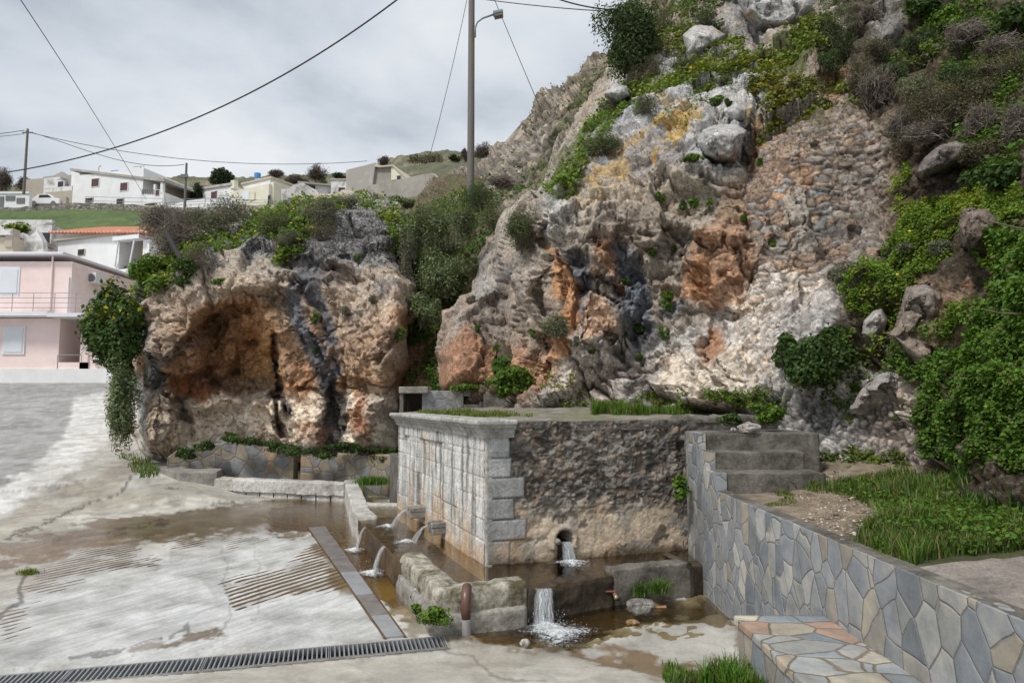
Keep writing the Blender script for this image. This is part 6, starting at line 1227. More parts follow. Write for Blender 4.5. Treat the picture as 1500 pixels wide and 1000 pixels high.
# lichen rosettes and moss cushions on the ledges of the cliff
cover('cliff', [[(940,130),(1000,105),(1110,100),(1100,140),(1040,160),(1000,200),(960,180)], [(1100,130),(1200,120),(1190,160),(1120,190)], [(1000,225),(1050,225),(1040,245),(1000,240)]], .22, .045, (.10, .15, .025), .05, "small green tufts in the cracks of the upper cliff", 13, thr=.08)

# ---- grass on the ground
def ground_pts(poly, n, zf, g_, rag=6):
    a = np.array(poly, float); lo, hi = a.min(0), a.max(0); x = g_.uniform(lo[0], hi[0], n); y = g_.uniform(lo[1], hi[1], n); z = np.full(n, zf) if not callable(zf) else None
    if callable(zf):
        z = np.full(n, 1.86 if zf is top_z else 1.2)
        for _ in range(30): P = np.stack(lvlv(x, y, z), 1); z = .75 * z + .25 * zf(P[:, :2])
    P = np.stack(lvlv(x, y, z), 1); P[:, 1] = np.where(np.abs(P[:, 1]) > 40, -50, P[:, 1]); k = (P[:, 1] > 0) & (sdist(x, y, poly)[0] + rag * 2 * fbm(P * 3, 3, 4) > 0); return P[k]
def lvlv(px, py, z): x, y, zz = ray(px, py); k = (z - CAMZ) / zz; return x * k, y * k, z + 0 * x
def grass(poly, n, zf, h, w, col, label, seed=1, cat='grass', lean=.5, stuff=True, rag=6):
    global rng; g_ = np.random.default_rng(seed); rng = g_; P = ground_pts(poly, n, zf, g_, rag); c = tint(col, len(P), .18, .12) * (1 + .5 * fbm(P * 3, 2, seed))[:, None]
    o = grassmesh('grass', P - [0, 0, .01], h * (1 + .7 * fbm(P * 2.5, 2, seed + 2)), w, c, lean); tag(o, label, cat, kind='stuff' if stuff else None); return o
GR = (.085, .145, .022)
grass([(1180,712),(1250,700),(1370,690),(1600,670),(1600,812),(1500,808),(1400,818),(1335,830),(1250,790),(1290,765),(1270,730),(1200,725)], 26000, ter_z, .11, .004, GR, "fresh grass on the terrace below the ivy bank", 1)
grass([(1380,680),(1600,650),(1600,750),(1420,760)], 9000, ter_z, .20, .006, (.06, .14, .02), "taller grass at the foot of the ivy bank", 2, rag=10)
grass([(1110,735),(1150,722),(1180,735),(1150,748),(1120,745)], 2500, ter_z, .05, .004, MO, "mossy grass patch by the foot of the steps", 3)
grass([(1150,640),(1170,650),(1185,700),(1160,712),(1130,712),(1165,690)], 1600, ter_z, .14, .005, GR, "grass at the right end of the steps", 4)
grass([(1240,790),(1300,800),(1345,838),(1330,835),(1240,795)], 1800, ter_z, .04, .004, MO, "moss creeping over the terrace coping", 5)
grass([(870,600),(960,590),(1095,590),(1100,602),(1000,606),(865,608)], 16000, top_z, .15, .005, (.10, .19, .02), "bright grass strip along the back of the platform", 6, rag=2)
grass([(620,600),(700,604),(780,610),(700,612),(610,606)], 5000, top_z, .07, .005, (.13, .18, .03), "thin grass behind the cornice", 7, rag=3)
grass([(640,578),(700,572),(790,560),(790,592),(700,574)], 100, top_z, .05, .005, GR, "x", 8) if False else None
grass([(1090,985),(1150,965),(1185,1000),(1180,1030),(1060,1030),(1000,1000)], 5200, .27, .16, .005, (.08, .17, .018), "tufted grass growing at the foot of the bench end", 9, rag=14)
grass([(970,978),(1080,970),(1080,1015),(980,1015)], 1600, .22, .09, .004, (.085, .16, .02), "sparse grass on the wet concrete before the bench", 10, rag=14)
grass([(225,712),(262,703),(265,712),(240,720)], 900, .2, .08, .006, GR, "grass by the white block at the trough", 11)
grass([(180,655),(215,665),(235,700),(210,700),(170,660)], 1800, .6, .12, .008, (.08, .14, .02), "weeds at the left foot of the cave rock", 12)
g_ = np.random.default_rng(91); rng = g_
Pc = np.concatenate([ground_pts([(1290,735),(1400,700),(1600,690),(1600,812),(1500,808),(1340,828),(1260,795)], 9000, ter_z, g_, 8), ground_pts([(1150,705),(1230,712),(1300,725),(1280,740),(1180,725)], 900, ter_z, g_, 10)])
Pc = Pc[fbm(Pc * 3, 3, 6) > -.12]; tag(leafmesh('clover', Pc + np.array([0, 0, 1.]) * rng.uniform(.01, .09, (len(Pc), 1)), np.repeat([[0, 0, 1.]], len(Pc), 0), .034, .8, tint((.09, .16, .02), len(Pc), .2, .14)), "broad leaved weeds among the terrace grass", 'ground cover', kind='stuff')
def tuft(px, py, z, n, h, r, col, label, seed, w=.004, name='grass_tuft', cat='grass tuft', lean=.6):
    global rng; rng = np.random.default_rng(seed); c = G(px, py, z); P = np.array(c)[None] + rng.normal(size=(n, 3)) * [r, r * .8, 0]; o = grassmesh(name, P, h, w, tint(col, n, .2, .1), lean); return tag(o, label, cat)
tuft(545, 709, .3, 900, .17, .16, (.07, .17, .015), "lush grass tuft growing in the far corner of the basin", 21, .006)
tuft(936, 872, .07, 160, .15, .03, (.10, .2, .03), "wispy grass tuft against the basin block above the grey stone", 22)
tuft(965, 868, .10, 260, .14, .05, (.08, .18, .02), "fuller grass tuft at the foot of the basin block", 23)
tuft(42, 840, .0, 300, .06, .05, (.14, .19, .02), "small yellow green moss tuft at the left edge of the court", 24)
B(5.85, 638, 900, 26, 15, 'bright', "fern like weed at the outer corner of the basin below the brown pipe", 1300, 71, ls=.028, cat='plant', name='plant')
B(6.35, 612, 890, 11, 8, 'bright', "small weed growing around the dark hose", 400, 72, ls=.026, cat='plant', name='plant')
B(7.55, 997, 715, 14, 20, 'bright', "green weed rooted where the rubble side meets the terrace wall", 900, 73, ls=.04, cat='plant', name='plant')
B(7.9, 1120, 606, 26, 16, 'bright', "leafy weeds on the landing at the top of the steps", 1500, 74, ls=.045, cat='plant', name='plant')
B(7.7, 1075, 615, 22, 9, 'dark', "low green weeds behind the top step", 700, 75, ls=.04, cat='plant', name='plant')
B(10.3, 609, 621, 5, 8, 'bright', "small weed growing out of the far end of the cornice", 260, 76, ls=.04, cat='plant', name='plant')
B(8.1, 684, 628, 4, 7, 'olive', "dry little weed in a cornice joint", 120, 77, ls=.03, cat='plant', name='plant')
B(11.9, 748, 556, 44, 20, 'bright', "bright green mound of clover behind the chamber wall", 5000, 78, ls=.05, cat='plant', name='plant')
B(12.6, 680, 566, 26, 6, 'bright', "low clover on top of the chamber wall", 1200, 79, ls=.05, cat='plant', name='plant')
B(12.2, 735, 578, 10, 5, 'bright', "small clover clump hanging over the concrete part of the chamber wall", 400, 80, ls=.04, cat='plant', name='plant')

# gravel and crumbs on the terrace
import bmesh
bm = bmesh.new(); g_ = np.random.default_rng(3)
Pg = ground_pts([(1160,720),(1260,728),(1290,765),(1240,790),(1180,760)], 900, ter_z, g_, 8); Pg = np.concatenate([Pg, ground_pts([(1100,715),(1400,760),(1345,825),(1180,740)], 350, ter_z, g_, 8)])
iv = np.array([(0, 0, 1), (.9, 0, .3), (.25, .85, .3), (-.75, .5, .3), (-.7, -.55, .3), (.3, -.85, .3), (0, 0, -.6)]); ifc = [(0, 1, 2), (0, 2, 3), (0, 3, 4), (0, 4, 5), (0, 5, 1), (6, 2, 1), (6, 3, 2), (6, 4, 3), (6, 5, 4), (6, 1, 5)]
bm.free(); r_ = g_.uniform(.004, .016, len(Pg)) ; r_[g_.random(len(Pg)) < .03] *= 2.2; sh_ = iv[None] * (1 + .35 * g_.normal(size=(len(Pg), 7, 1))) * r_[:, None, None] * [1, 1, .6]
Vg = (Pg[:, None] + sh_).reshape(-1, 3); Fg = (np.arange(len(Pg))[:, None, None] * 7 + np.array(ifc)[None]).reshape(-1, 3); cg = tint((.36, .27, .19), len(Pg), .25, .12); wht = g_.random(len(Pg)) < .15; cg[wht] = (.6, .56, .5)
o = link('gravel', fastmesh('gravel', Vg, Fg, np.repeat(cg, 7, 0), False), M['stone']); tag(o, "loose gravel and crumbs on the bare terrace patch", 'gravel', kind='stuff')
# bare branches reaching in from the right edge
for i, (pts, lb) in enumerate((([(1530,338,6.0),(1490,334,6.1),(1450,324,6.2),(1428,312,6.3)], "thin bare branch crossing the brown boulder from the right"), ([(1530,455,5.4),(1495,460,5.5),(1462,458,5.6),(1440,452,5.7)], "thin bare branch over the ivy below the brown boulder"))):
    mb = MB(); mb.tube([V(*p) for p in pts], [.012, .009, .006, .003], 6); tag(mb.build('branch', M['bark'], None, smooth=True), lb, 'branch')
# ------------------------------------------------------------------ the village on the hill
def world_built(o, h):
    if o.parent == h.e: o.matrix_parent_inverse = Matrix.Translation(-h.o)
    return o
for nm, cl in (('pink_wall', (.84, .68, .64)), ('white_wall', (.76, .76, .75)), ('cream_wall', (.68, .65, .52)), ('beige_wall', (.50, .44, .34)), ('grey_wall', (.34, .32, .28)), ('tan_stone_wall', (.42, .37, .30)), ('shutter', (.70, .73, .76)), ('red_shutter', (.10, .045, .045)), ('dark_opening', (.03, .03, .033)), ('frame_white', (.7, .7, .7)), ('roof_slab_paint', (.74, .73, .75)), ('blue_plastic', (.06, .26, .55)), ('blue_tarp', (.12, .33, .6)), ('iron', (.16, .16, .16)), ('rail_grey', (.35, .34, .35)), ('wood_pole', (.15, .135, .12))):
    plain(nm, cl, .75, .10 if 'wall' in nm else .06, .9, .1, 14)
def wornmat(name, a, b, sc=1.2, lo=.42, hi=.6):
    m, nt, bs = newmat(name); v = coords(nt); f = noise(nt, v, sc, 8, .7, .3); L(nt, ramp(nt, f, [(lo, a), (hi, b)]), bs.inputs['Base Color']); bs.inputs['Roughness'].default_value = .9
wornmat('worn_white', (.70, .68, .66), (.36, .34, .31), 1.0, .46, .62); wornmat('worn_grey', (.36, .335, .30), (.52, .50, .46), .6, .5, .66); wornmat('worn_grey2', (.27, .25, .22), (.36, .33, .29), .8, .4, .6)
def fieldstone(name):
    m, nt, b = newmat(name); v = coords(nt); mp = N(nt, 'ShaderNodeMapping'); mp.inputs['Scale'].default_value = (1, 1, 1.6); L(nt, v, mp.inputs[0])
    a = N(nt, 'ShaderNodeTexVoronoi', feature='F1', inp={'Scale': 2.2}); L(nt, mp.outputs[0], a.inputs['Vector']); d = N(nt, 'ShaderNodeTexVoronoi', feature='DISTANCE_TO_EDGE', inp={'Scale': 2.2}); L(nt, mp.outputs[0], d.inputs['Vector'])
    s = N(nt, 'ShaderNodeSeparateColor'); L(nt, a.outputs['Color'], s.inputs[0]); c = ramp(nt, s.outputs[0], [(0, (.14, .12, .10)), (.5, (.25, .22, .18)), (1, (.36, .33, .29))]); c = mixc(nt, ramp(nt, d.outputs[0], [(.02, gray(1)), (.08, gray(0))]), c, (.05, .045, .035)); L(nt, c, b.inputs['Base Color']); bump(nt, b, d.outputs[0], .8, .1)
fieldstone('field_stone')
def tilemat():
    m, nt, b = newmat('roof_tile'); v = coords(nt); f = noise(nt, v, 4, 5, .7); L(nt, ramp(nt, f, [(.3, (.36, .12, .06)), (.55, (.55, .20, .10)), (.75, (.62, .34, .22))]), b.inputs['Base Color'])
tilemat()
class House:
    """a building on two ground points of its front; boxes are given in picture units on the plane of that front"""
    def __init__(s, x0, Y0, x1, Y1, label, cat='house', name='house', py=300):
        a, b = at(x0, py, Y0), at(x1, py, Y1); s.o = Vector((a[0], a[1], 0)); d = Vector((b[0] - a[0], b[1] - a[1], 0)); s.L = d.length; s.d = d.normalized(); s.n = Vector((-s.d.y, s.d.x, 0))
        if s.n.y < 0: s.n = -s.n
        s.M = Matrix(((s.d.x, s.n.x, 0, 0), (s.d.y, s.n.y, 0, 0), (0, 0, 1, 0), (0, 0, 0, 1))); s.e = empty(name, tuple(s.o), 0, label, cat)
    def sz(s, px, py, off=0):
        x, y, z = ray(px, py); k = (s.n.dot(s.o) + off) / (s.n.x * x + s.n.y * y); P = Vector((x * k, y * k, CAMZ + z * k)); return s.d.dot(P - s.o), P.z
    def box(s, name, x0, x1, y0, y1, t0, t1, mat, parent=None, bevel=0, off=None, zb=None):
        q = (x0 + x1) / 2; o = t0 if off is None else off; a, z1 = s.sz(x0, y0, o); b, z0 = s.sz(x1, y1, o); _, z1 = s.sz(q, y0, o); _, z0 = s.sz(q, y1, o)
        if zb is not None: z0 = z0 - zb
        mb = MB(); mb.box(a, b, t0, t1, z0, z1, s.M); return mb.build(name, M[mat], parent or s.e, bevel=bevel)
    def window(s, x0, x1, y0, y1, pane='dark_opening', frame='frame_white', name='window', slats=0, t=-.06):
        f = s.box(name, x0, x1, y0, y1, t, .04, frame, off=0); a = (x1 - x0) * .10; b = (y1 - y0) * .08; s.box('pane', x0 + a, x1 - a, y0 + b, y1 - b, t - .025, .0, pane, f, off=0); return f
    def slope(s, name, x0, x1, y0, y1, t0, t1, rise_, mat, th=.25, over=.2):
        """roof slab rising backwards from the eave"""
        a, z0 = s.sz(x0, y0); b, z1 = s.sz(x1, y1); mb = MB(); vs = []
        for t, dz in ((t0 - over, 0), (t1, rise_)):
            for q, z in ((a - over, z0), (b + over, z1)): vs += [(q, t, z + dz), (q, t, z + dz + th)]
        vs = [s.M @ Vector(v) for v in vs]; mb.add(vs, [(0, 2, 3, 1), (4, 5, 7, 6), (0, 1, 5, 4), (2, 6, 7, 3), (1, 3, 7, 5), (0, 4, 6, 2)]); return mb.build(name, M[mat], s.e)
def rail(name, pts, h, mat, parent=None, nb=3, r=.025, posts=1.2, label=None):
    mb = MB(); pts = [Vector(p) for p in pts]
    for k in range(nb): mb.tube([p + Vector((0, 0, h * (k + 1) / nb)) for p in pts], r, 6)
    for a, b in zip(pts[:-1], pts[1:]):
        m = max(1, int((b - a).length / posts))
        for i in range(m + 1): p = a + (b - a) * i / m; mb.tube([p, p + Vector((0, 0, h))], r, 6)
    o = mb.build(name, M[mat], parent)
    if parent is not None: o.matrix_parent_inverse = Matrix.Translation(-parent.location)
    if label: tag(o, label, 'railing')
    return o

# pink house on the street
h = House(-90, 37.0, 84, 37.0, "pink two storey house with white shutters and a long balcony beside the road")
h.box('lower_wall', -120, 84, 466, 548, 0, 9, 'pink_wall', zb=.4); h.box('plinth', -120, 164, 540, 590, -.10, .12, 'white_wall', zb=1.5)
h.box('porch_back_wall', 84, 119, 466, 548, 2.0, 9, 'pink_wall', off=0, zb=.4); h.box('pillar', 119.5, 127, 474, 548, 0, .35, 'pink_wall', zb=.4); h.box('side_wing', 127, 162, 486, 548, .1, 7, 'pink_wall', zb=.4); h.box('parapet', 84, 127, 530.5, 548, 0, .15, 'pink_wall', zb=.4)
f = h.box('porch_door', 100, 110, 489, 531, 1.95, 2.02, 'shutter', off=2); h.box('handle', 101, 102, 512, 514, 1.9, 1.96, 'iron', f, off=2)
h.window(6, 36, 478, 519, 'shutter', 'roof_slab_paint', 'window'); h.window(1, 28, 391, 434, 'shutter', 'roof_slab_paint', 'window')
h.window(136, 149, 526, 532, 'dark_opening')
h.box('upper_wall', -120, 79, 376, 462, 1.3, 9.5, 'pink_wall', off=0)
def side(nm, y0, y1, t0, t1, x, th, mat, par=None):   # on the wall that runs back from the corner
    s0, za = h.sz(x, y0, 0); _, zb = h.sz(x, y1, 0); mb = MB(); mb.box(s0 - .02, s0 + th, t0, t1, zb, za, h.M); return mb.build(nm, M[mat], par or h.e)
s79 = 79
def on_side(px, py):     # where a sight line meets the side wall
    s0, _ = h.sz(s79, 400, 0); xw = (h.o + h.d * s0 + h.n * 1.3).x; x, y, z = ray(px, py); k = xw / x; P = Vector((x * k, y * k, CAMZ + z * k)); return xw, P.y, P.z
def sidebox(nm, px0, px1, py0, py1, th, mat, par=None, t0=-.02):
    xw, ya, za = on_side(px0, py0); _, yb, _ = on_side(px1, py1); _, _, zb = on_side((px0 + px1) / 2, py1); _, _, za = on_side((px0 + px1) / 2, py0); mb = MB(); mb.box(xw + t0, xw + th, ya, yb, zb, za); return world_built(mb.build(nm, M[mat], par or h.e, bevel=.01), h)
d_ = sidebox('balcony_door', 100, 111.5, 407, 461, .05, 'frame_white')
for y_ in (419, 435, 451): sidebox('pane', 102.5, 107.5, y_, y_ + 8, .07, 'dark_opening', d_)
ac = sidebox('air_conditioner', 127, 141, 401, 416, .55, 'frame_white', t0=.0)
xw, ya, za = on_side(134, 409); mb = MB(); mb.tube([(xw + .28, on_side(127, 409)[1] - .02, za), (xw + .28, on_side(127, 409)[1] - .05, za)], .24, 20); mb.build('fan', M['iron'], ac)
mb = MB(); 
for i_ in range(1): pass
xs_, _ = h.sz(84, 400, 0)
h.box('balcony_slab', -120, 85, 459, 465, -.9, 1.4, 'roof_slab_paint', off=0); a, z_ = h.sz(85, 460.5, 0); b, _ = h.sz(163, 460, 0); _, z2 = h.sz(85, 466.5, 0); mb = MB(); mb.box(a, b - .2, -.9, 8, z2, z_ - .03, h.M); mb.build('balcony_slab', M['roof_slab_paint'], h.e)
zr = z_ ; A_ = h.o + h.d * h.sz(-118, 460, 0)[0] + h.n * -.85; B_ = h.o + h.d * (b - .3) + h.n * -.85; D_ = h.o + h.d * (b - .3) + h.n * 7.5
rail('balcony_railing', [A_ + Vector((0, 0, zr)), B_ + Vector((0, 0, zr)), D_ + Vector((0, 0, zr))], 1.05, 'rail_grey', h.e, 4, .018, 1.05)
rail('porch_railing', [h.o + h.d * h.sz(84, 530, 0)[0] + Vector((0, 0, h.sz(84, 531, 0)[1])), h.o + h.d * h.sz(119, 530, 0)[0] + Vector((0, 0, h.sz(84, 531, 0)[1]))], .42, 'rail_grey', h.e, 1, .02, .7)
_, zt = h.sz(40, 374, 1.3); s0, _ = h.sz(82, 374, 1.0); mb = MB(); mb.box(-6, s0 + .45, .9, 10.2, zt - .02, zt + .13, h.M); mb.build('roof', M['roof_slab_paint'], h.e, bevel=.02)
mb = MB(); pp_ = h.o + h.d * h.sz(77, 400, 1.3)[0] + h.n * 1.24; mb.tube([pp_ + Vector((0, 0, zt)), pp_ + Vector((0, 0, zr))], .05, 8); world_built(mb.build('downpipe', M['pink_wall'], h.e), h)
mb = MB(); c_ = h.o + h.d * h.sz(96, 495, 2)[0] + h.n * 1.9; c_.z = h.sz(96, 497, 2)[1]; mb.tube([c_, c_ + h.n * -.05], .26, 20); world_built(mb.build('wall_plate', M['grey_wall'], h.e), h)

# white house with the tiled roof
h = House(86, 50, 216, 47, "white house with an orange pantile roof and a shaded balcony behind the pink house")
h.box('wall', 86, 172, 342, 420, 0, 8, 'white_wall', zb=2); h.box('wall', 172, 216, 342, 351, 0, .5, 'white_wall'); h.box('balcony_back_wall', 172, 212, 351, 394, 1.6, 8, 'beige_wall', off=0); h.box('wall', 210, 216, 351, 420, 0, 8, 'white_wall', off=0, zb=2); h.box('parapet', 172, 212, 393, 420, 0, .2, 'white_wall', zb=2)
h.window(115, 125, 365, 374, 'dark_opening', 'beige_wall'); h.box('balcony_window', 189, 198, 376, 393, 1.5, 1.62, 'dark_opening', off=1.6); h.box('awning', 174, 212, 347, 353, -.5, .0, 'frame_white', off=0)
for x0, x1 in ((181, 170), (204, 191)):
    a, za = h.sz(x0, 353); b, zb = h.sz(x1, 391); mb = MB(); mb.tube([h.o + h.d * a + h.n * -.4 + Vector((0, 0, za)), h.o + h.d * b + h.n * -.1 + Vector((0, 0, zb))], .06, 6); world_built(mb.build('strut', M['frame_white'], h.e), h)
# pantiles: wavy sheet rising to a ridge
a, za = h.sz(84, 343); b, zb = h.sz(220, 343); nn_, mm_ = 420, 14; S_ = np.linspace(a - .3, b + .5, nn_); T_ = np.linspace(-.5, 4, mm_); SS, TT = np.meshgrid(S_, T_); ZZ = za + (zb - za) * (SS - a) / (b - a) + (TT + .5) * .32 + .09 * np.abs(np.sin(SS * math.pi / .36)) + .03 * ((TT / .35) % 1)
P_ = np.stack([h.o.x + h.d.x * SS + h.n.x * TT, h.o.y + h.d.y * SS + h.n.y * TT, ZZ], -1).reshape(-1, 3); i = np.arange(nn_ * mm_).reshape(mm_, nn_); Fq = np.stack([i[:-1, :-1], i[:-1, 1:], i[1:, 1:], i[1:, :-1]], -1).reshape(-1, 4)
me = fastmesh('roof', P_, Fq); ro = link('roof', me, M['roof_tile'], h.e); ro.matrix_parent_inverse = Matrix.Translation(-h.o); sl = ro.modifiers.new('thick', 'SOLIDIFY'); sl.thickness = .12
h.box('fascia', 84, 218, 343.5, 347, -.25, .1, 'tan_stone_wall', off=0)
for c_ in h.e.children: pass
h = House(250, 48, 305, 47, "orange tiled shed roof glimpsed through the shrubs on the cave rock", 'shed', 'shed'); h.box('wall', 222, 300, 352, 400, 0, 4, 'beige_wall', zb=1); h.slope('roof', 250, 305, 349, 349, 0, 4, .7, 'roof_tile')

# sheds and ruins left of it
h = House(-60, 46, 22, 46, "beige flat roofed shed at the left edge above the pink house", 'shed', 'shed'); h.box('wall', -60, 18, 347, 380, 0, 4, 'beige_wall', zb=1); h.box('roof', -60, 20, 338, 345, -.3, 4.3, 'worn_white', off=0); h.box('chimney', 10, 19, 335, 362, -.1, .6, 'tan_stone_wall', off=0)
h = House(16, 47, 68, 47, "tumbledown whitewashed wall between the shed and the tiled house", 'wall', 'ruined_wall'); 
mb = MB(); pr = [(18, 343), (34, 341), (40, 348), (54, 338), (62, 352), (64, 374), (18, 374)]; fr = [h.sz(*p) for p in pr]; vs = [h.M @ Vector((s_, 0, z)) for s_, z in fr] + [h.M @ Vector((s_, .5, z)) for s_, z in fr]; k = len(pr); vs = [v + Vector((h.o.x, h.o.y, 0)) * 0 for v in vs]
mb.add(vs, [tuple(range(k)), tuple(range(k, 2 * k))[::-1]] + [(i, k + i, k + (i + 1) % k, (i + 1) % k) for i in range(k)]); mb.build('wall', M['worn_white'], h.e)
h = House(52, 52, 76, 52, "small grey outhouse with a dark door and a solar panel on its roof", 'shed', 'shed'); h.box('wall', 53, 74, 330, 372, 0, 3, 'worn_white', zb=1); h.box('door', 62, 72, 341, 358, -.05, .1, 'dark_opening', off=0); 
a, za = h.sz(55, 334); b, zb = h.sz(67, 334); mb = MB(); vs = [h.M @ Vector(v) for v in ((a, .2, za), (b, .2, za), (b, 1.0, za + .7), (a, 1.0, za + .7), (a, .25, za - .06), (b, .25, za - .06), (b, 1.05, za + .64), (a, 1.05, za + .64))]; mb.add(vs, [(0, 1, 2, 3), (7, 6, 5, 4), (0, 4, 5, 1), (1, 5, 6, 2), (2, 6, 7, 3), (3, 7, 4, 0)]); mb.build('solar_panel', M['iron'], h.e)
h = House(0, 56, 75, 56, "long low worn white wall below the green field", 'wall', 'garden_wall'); h.box('wall', -20, 75, 322, 345, 0, .4, 'worn_white', zb=1)

# upper row
h = House(106, 88, 239, 84, "long white two storey house with dark red shutters and a veranda on the hill")
h.box('wall', 108, 208, 252, 301, 0, 9, 'white_wall', zb=2); h.box('wall', 208, 239, 283, 303, 0, 9, 'white_wall', zb=2); h.box('veranda_back_wall', 208, 238, 262, 284, 2.6, 9, 'beige_wall'); h.box('pillar', 235, 238, 267, 284, 0, .4, 'white_wall'); h.box('pillar', 225, 227, 270, 284, 0, .3, 'white_wall')
h.slope('roof', 106, 240, 250, 267, 0, 9, .4, 'worn_grey', .3)
for x0, x1, y0, y1 in ((134, 146, 261, 274), (176, 188, 267, 280), (125, 137, 290, 296), (171, 181, 291, 299), (212, 228, 298, 302)): h.window(x0, x1, y0, y1, 'red_shutter' if y0 < 285 else 'dark_opening', 'frame_white' if y0 < 285 else 'grey_wall')
h.window(228, 234, 278, 287, 'red_shutter'); rail('veranda_railing', [h.o + h.d * h.sz(208, 284)[0] + Vector((0, 0, h.sz(208, 285)[1])), h.o + h.d * h.sz(226, 285)[0] + Vector((0, 0, h.sz(226, 286)[1]))], .7, 'iron', h.e, 4, .04, .25)
h.box('water_tank', 162, 172, 249.5, 255, 3, 4.5, 'blue_tarp'); 
a, za = h.sz(144, 252, 2); mb = MB(); q = h.o + h.d * a + h.n * 2; mb.tube([q + Vector((0, 0, za)), q + Vector((0, 0, za + .7)), q + Vector((.3, 0, za + .9))], .1, 6); world_built(mb.build('stove_pipe', M['cream_wall'], h.e), h)
h.box('wing', 105, 114, 252, 303, 1.5, 9, 'white_wall', zb=2)
h = House(36, 92, 112, 90, "roofless grey stone ruin with one whitewashed wall left of the long white house", 'ruin', 'ruined_house')
h.box('wall', 63, 104, 258, 301, 1.2, 6, 'grey_wall', zb=2); h.box('wall', 38, 64, 262, 290, .8, 6, 'tan_stone_wall', zb=2); h.box('white_wall', 62, 86, 259, 275, .3, 1.2, 'worn_white', off=0); h.box('low_wall', 64, 104, 274, 300, -.8, .2, 'worn_white', off=-.8, zb=2); h.window(84, 93, 265, 276, 'dark_opening', 'frame_white', t=.2); h.box('doorway', 102, 113, 292, 299, -.9, .3, 'dark_opening', off=-.9); h.box('parapet', 66, 114, 280, 300, -1.2, -.8, 'tan_stone_wall', off=-1.2, zb=2)
mb = MB(); g1 = [(63, 259), (78, 257), (90, 251), (104, 262)]; fr = [h.sz(x, y, 1.2) for x, y in g1]; fr += [(fr[-1][0], fr[-1][1] - 1.5), (fr[0][0], fr[0][1] - 1.5)]; k = len(fr); vs = [h.M @ Vector((s_ + 0, 1.25, z)) for s_, z in fr] + [h.M @ Vector((s_, 1.7, z)) for s_, z in fr]
mb.add(vs, [tuple(range(k)), tuple(range(k, 2 * k))[::-1]] + [(i, k + i, k + (i + 1) % k, (i + 1) % k) for i in range(k)]); mb.build('gable', M['grey_wall'], h.e)
h = House(-10, 80, 42, 80, "low white garden wall with dark iron panels at the far left", 'wall', 'garden_wall'); h.box('wall', -20, 42, 283, 306, 0, .5, 'white_wall', zb=1); h.box('iron_panel', 9, 22, 287, 294, -.08, .1, 'iron', off=0); h.box('iron_panel', 25, 36, 290, 298, -.08, .1, 'iron', off=0); h.box('gate', -6, 5, 288, 304, -.08, .1, 'iron', off=0); h.box('cap', -20, 43, 281, 284, -.12, .6, 'roof_slab_paint', off=0)
h = House(42, 82, 100, 82, "tan retaining wall between the garden wall and the ruin", 'wall', 'garden_wall'); h.box('wall', 42, 96, 288, 306, 0, .6, 'tan_stone_wall', zb=1)
h = House(296, 90, 342, 88, "small flat white house with one dark red shutter below the big dark tree"); h.box('wall', 297, 341, 275, 305, 0, 8, 'white_wall', zb=2); h.box('roof', 295, 341, 271.5, 275, -.2, 8, 'worn_grey', off=0); h.window(309, 319, 280, 292, 'red_shutter', 'frame_white')
h = House(240, 84, 345, 83, "sloping white terrace wall beside the lamp pole on the hill", 'wall', 'garden_wall')
mb = MB(); pr = [(242, 303), (272, 294), (300, 291), (345, 291), (345, 306), (242, 306)]; fr = [h.sz(*p) for p in pr]; k = len(fr); vs = [h.M @ Vector((s_, 0, z)) for s_, z in fr] + [h.M @ Vector((s_, .4, z)) for s_, z in fr]
mb.add(vs, [tuple(range(k)), tuple(range(k, 2 * k))[::-1]] + [(i, k + i, k + (i + 1) % k, (i + 1) % k) for i in range(k)]); mb.build('wall', M['white_wall'], h.e)
h = House(338, 88, 402, 84, "cream house with a blue rooftop water tank")
h.box('wall', 338, 393, 275, 305, 0, 5, 'cream_wall', zb=2); h.box('upper_wall', 355, 395, 265, 280, 2.0, 7, 'white_wall'); h.box('upper_roof', 353, 397, 263, 265.5, 1.8, 7.4, 'beige_wall'); h.box('side_wall', 393, 400, 268, 305, .5, 7, 'cream_wall', zb=2); h.box('pillar', 338, 343, 264, 276, 0, .6, 'cream_wall', off=0); h.window(355, 365.5, 281, 294, 'shutter', 'frame_white'); h.window(366, 374, 283, 294, 'cream_wall', 'beige_wall'); h.window(393, 396, 286, 300, 'dark_opening', 'iron')
a, za = h.sz(377, 264, 3); q = h.o + h.d * a + h.n * 3; mb = MB(); mb.tube([q + Vector((0, 0, za + .25)), q + Vector((0, 0, za + .95))], .42, 16); world_built(mb.build('water_tank', M['blue_plastic'], h.e, bevel=.03), h); mb = MB(); mb.tube([q + Vector((-.3, 0, za + .3)), q + Vector((.9, -.3, za - .2))], .17, 10); mb.tube([q + Vector((.1, 0, za - .3)), q + Vector((.1, 0, za + .6))], .05, 6); world_built(mb.build('solar_heater', M['frame_white'], h.e), h)
h = House(410, 76, 497, 78, "old flaking white house with a gable and a small dark window"); h.box('wall', 412, 466, 279, 306, 0, 6, 'worn_white', zb=2); h.box('wall', 462, 487, 271, 300, 1, 6, 'worn_white', zb=2); h.window(437, 442, 287, 301, 'dark_opening', 'grey_wall')
mb = MB(); g1 = [(412, 282), (432, 270), (444, 268), (466, 280)]; fr = [h.sz(x, y) for x, y in g1]; fr += [(fr[-1][0], fr[-1][1] - 1), (fr[0][0], fr[0][1] - 1)]; k = len(fr); vs = [h.M @ Vector((s_, -.02, z)) for s_, z in fr] + [h.M @ Vector((s_, 5, z)) for s_, z in fr]
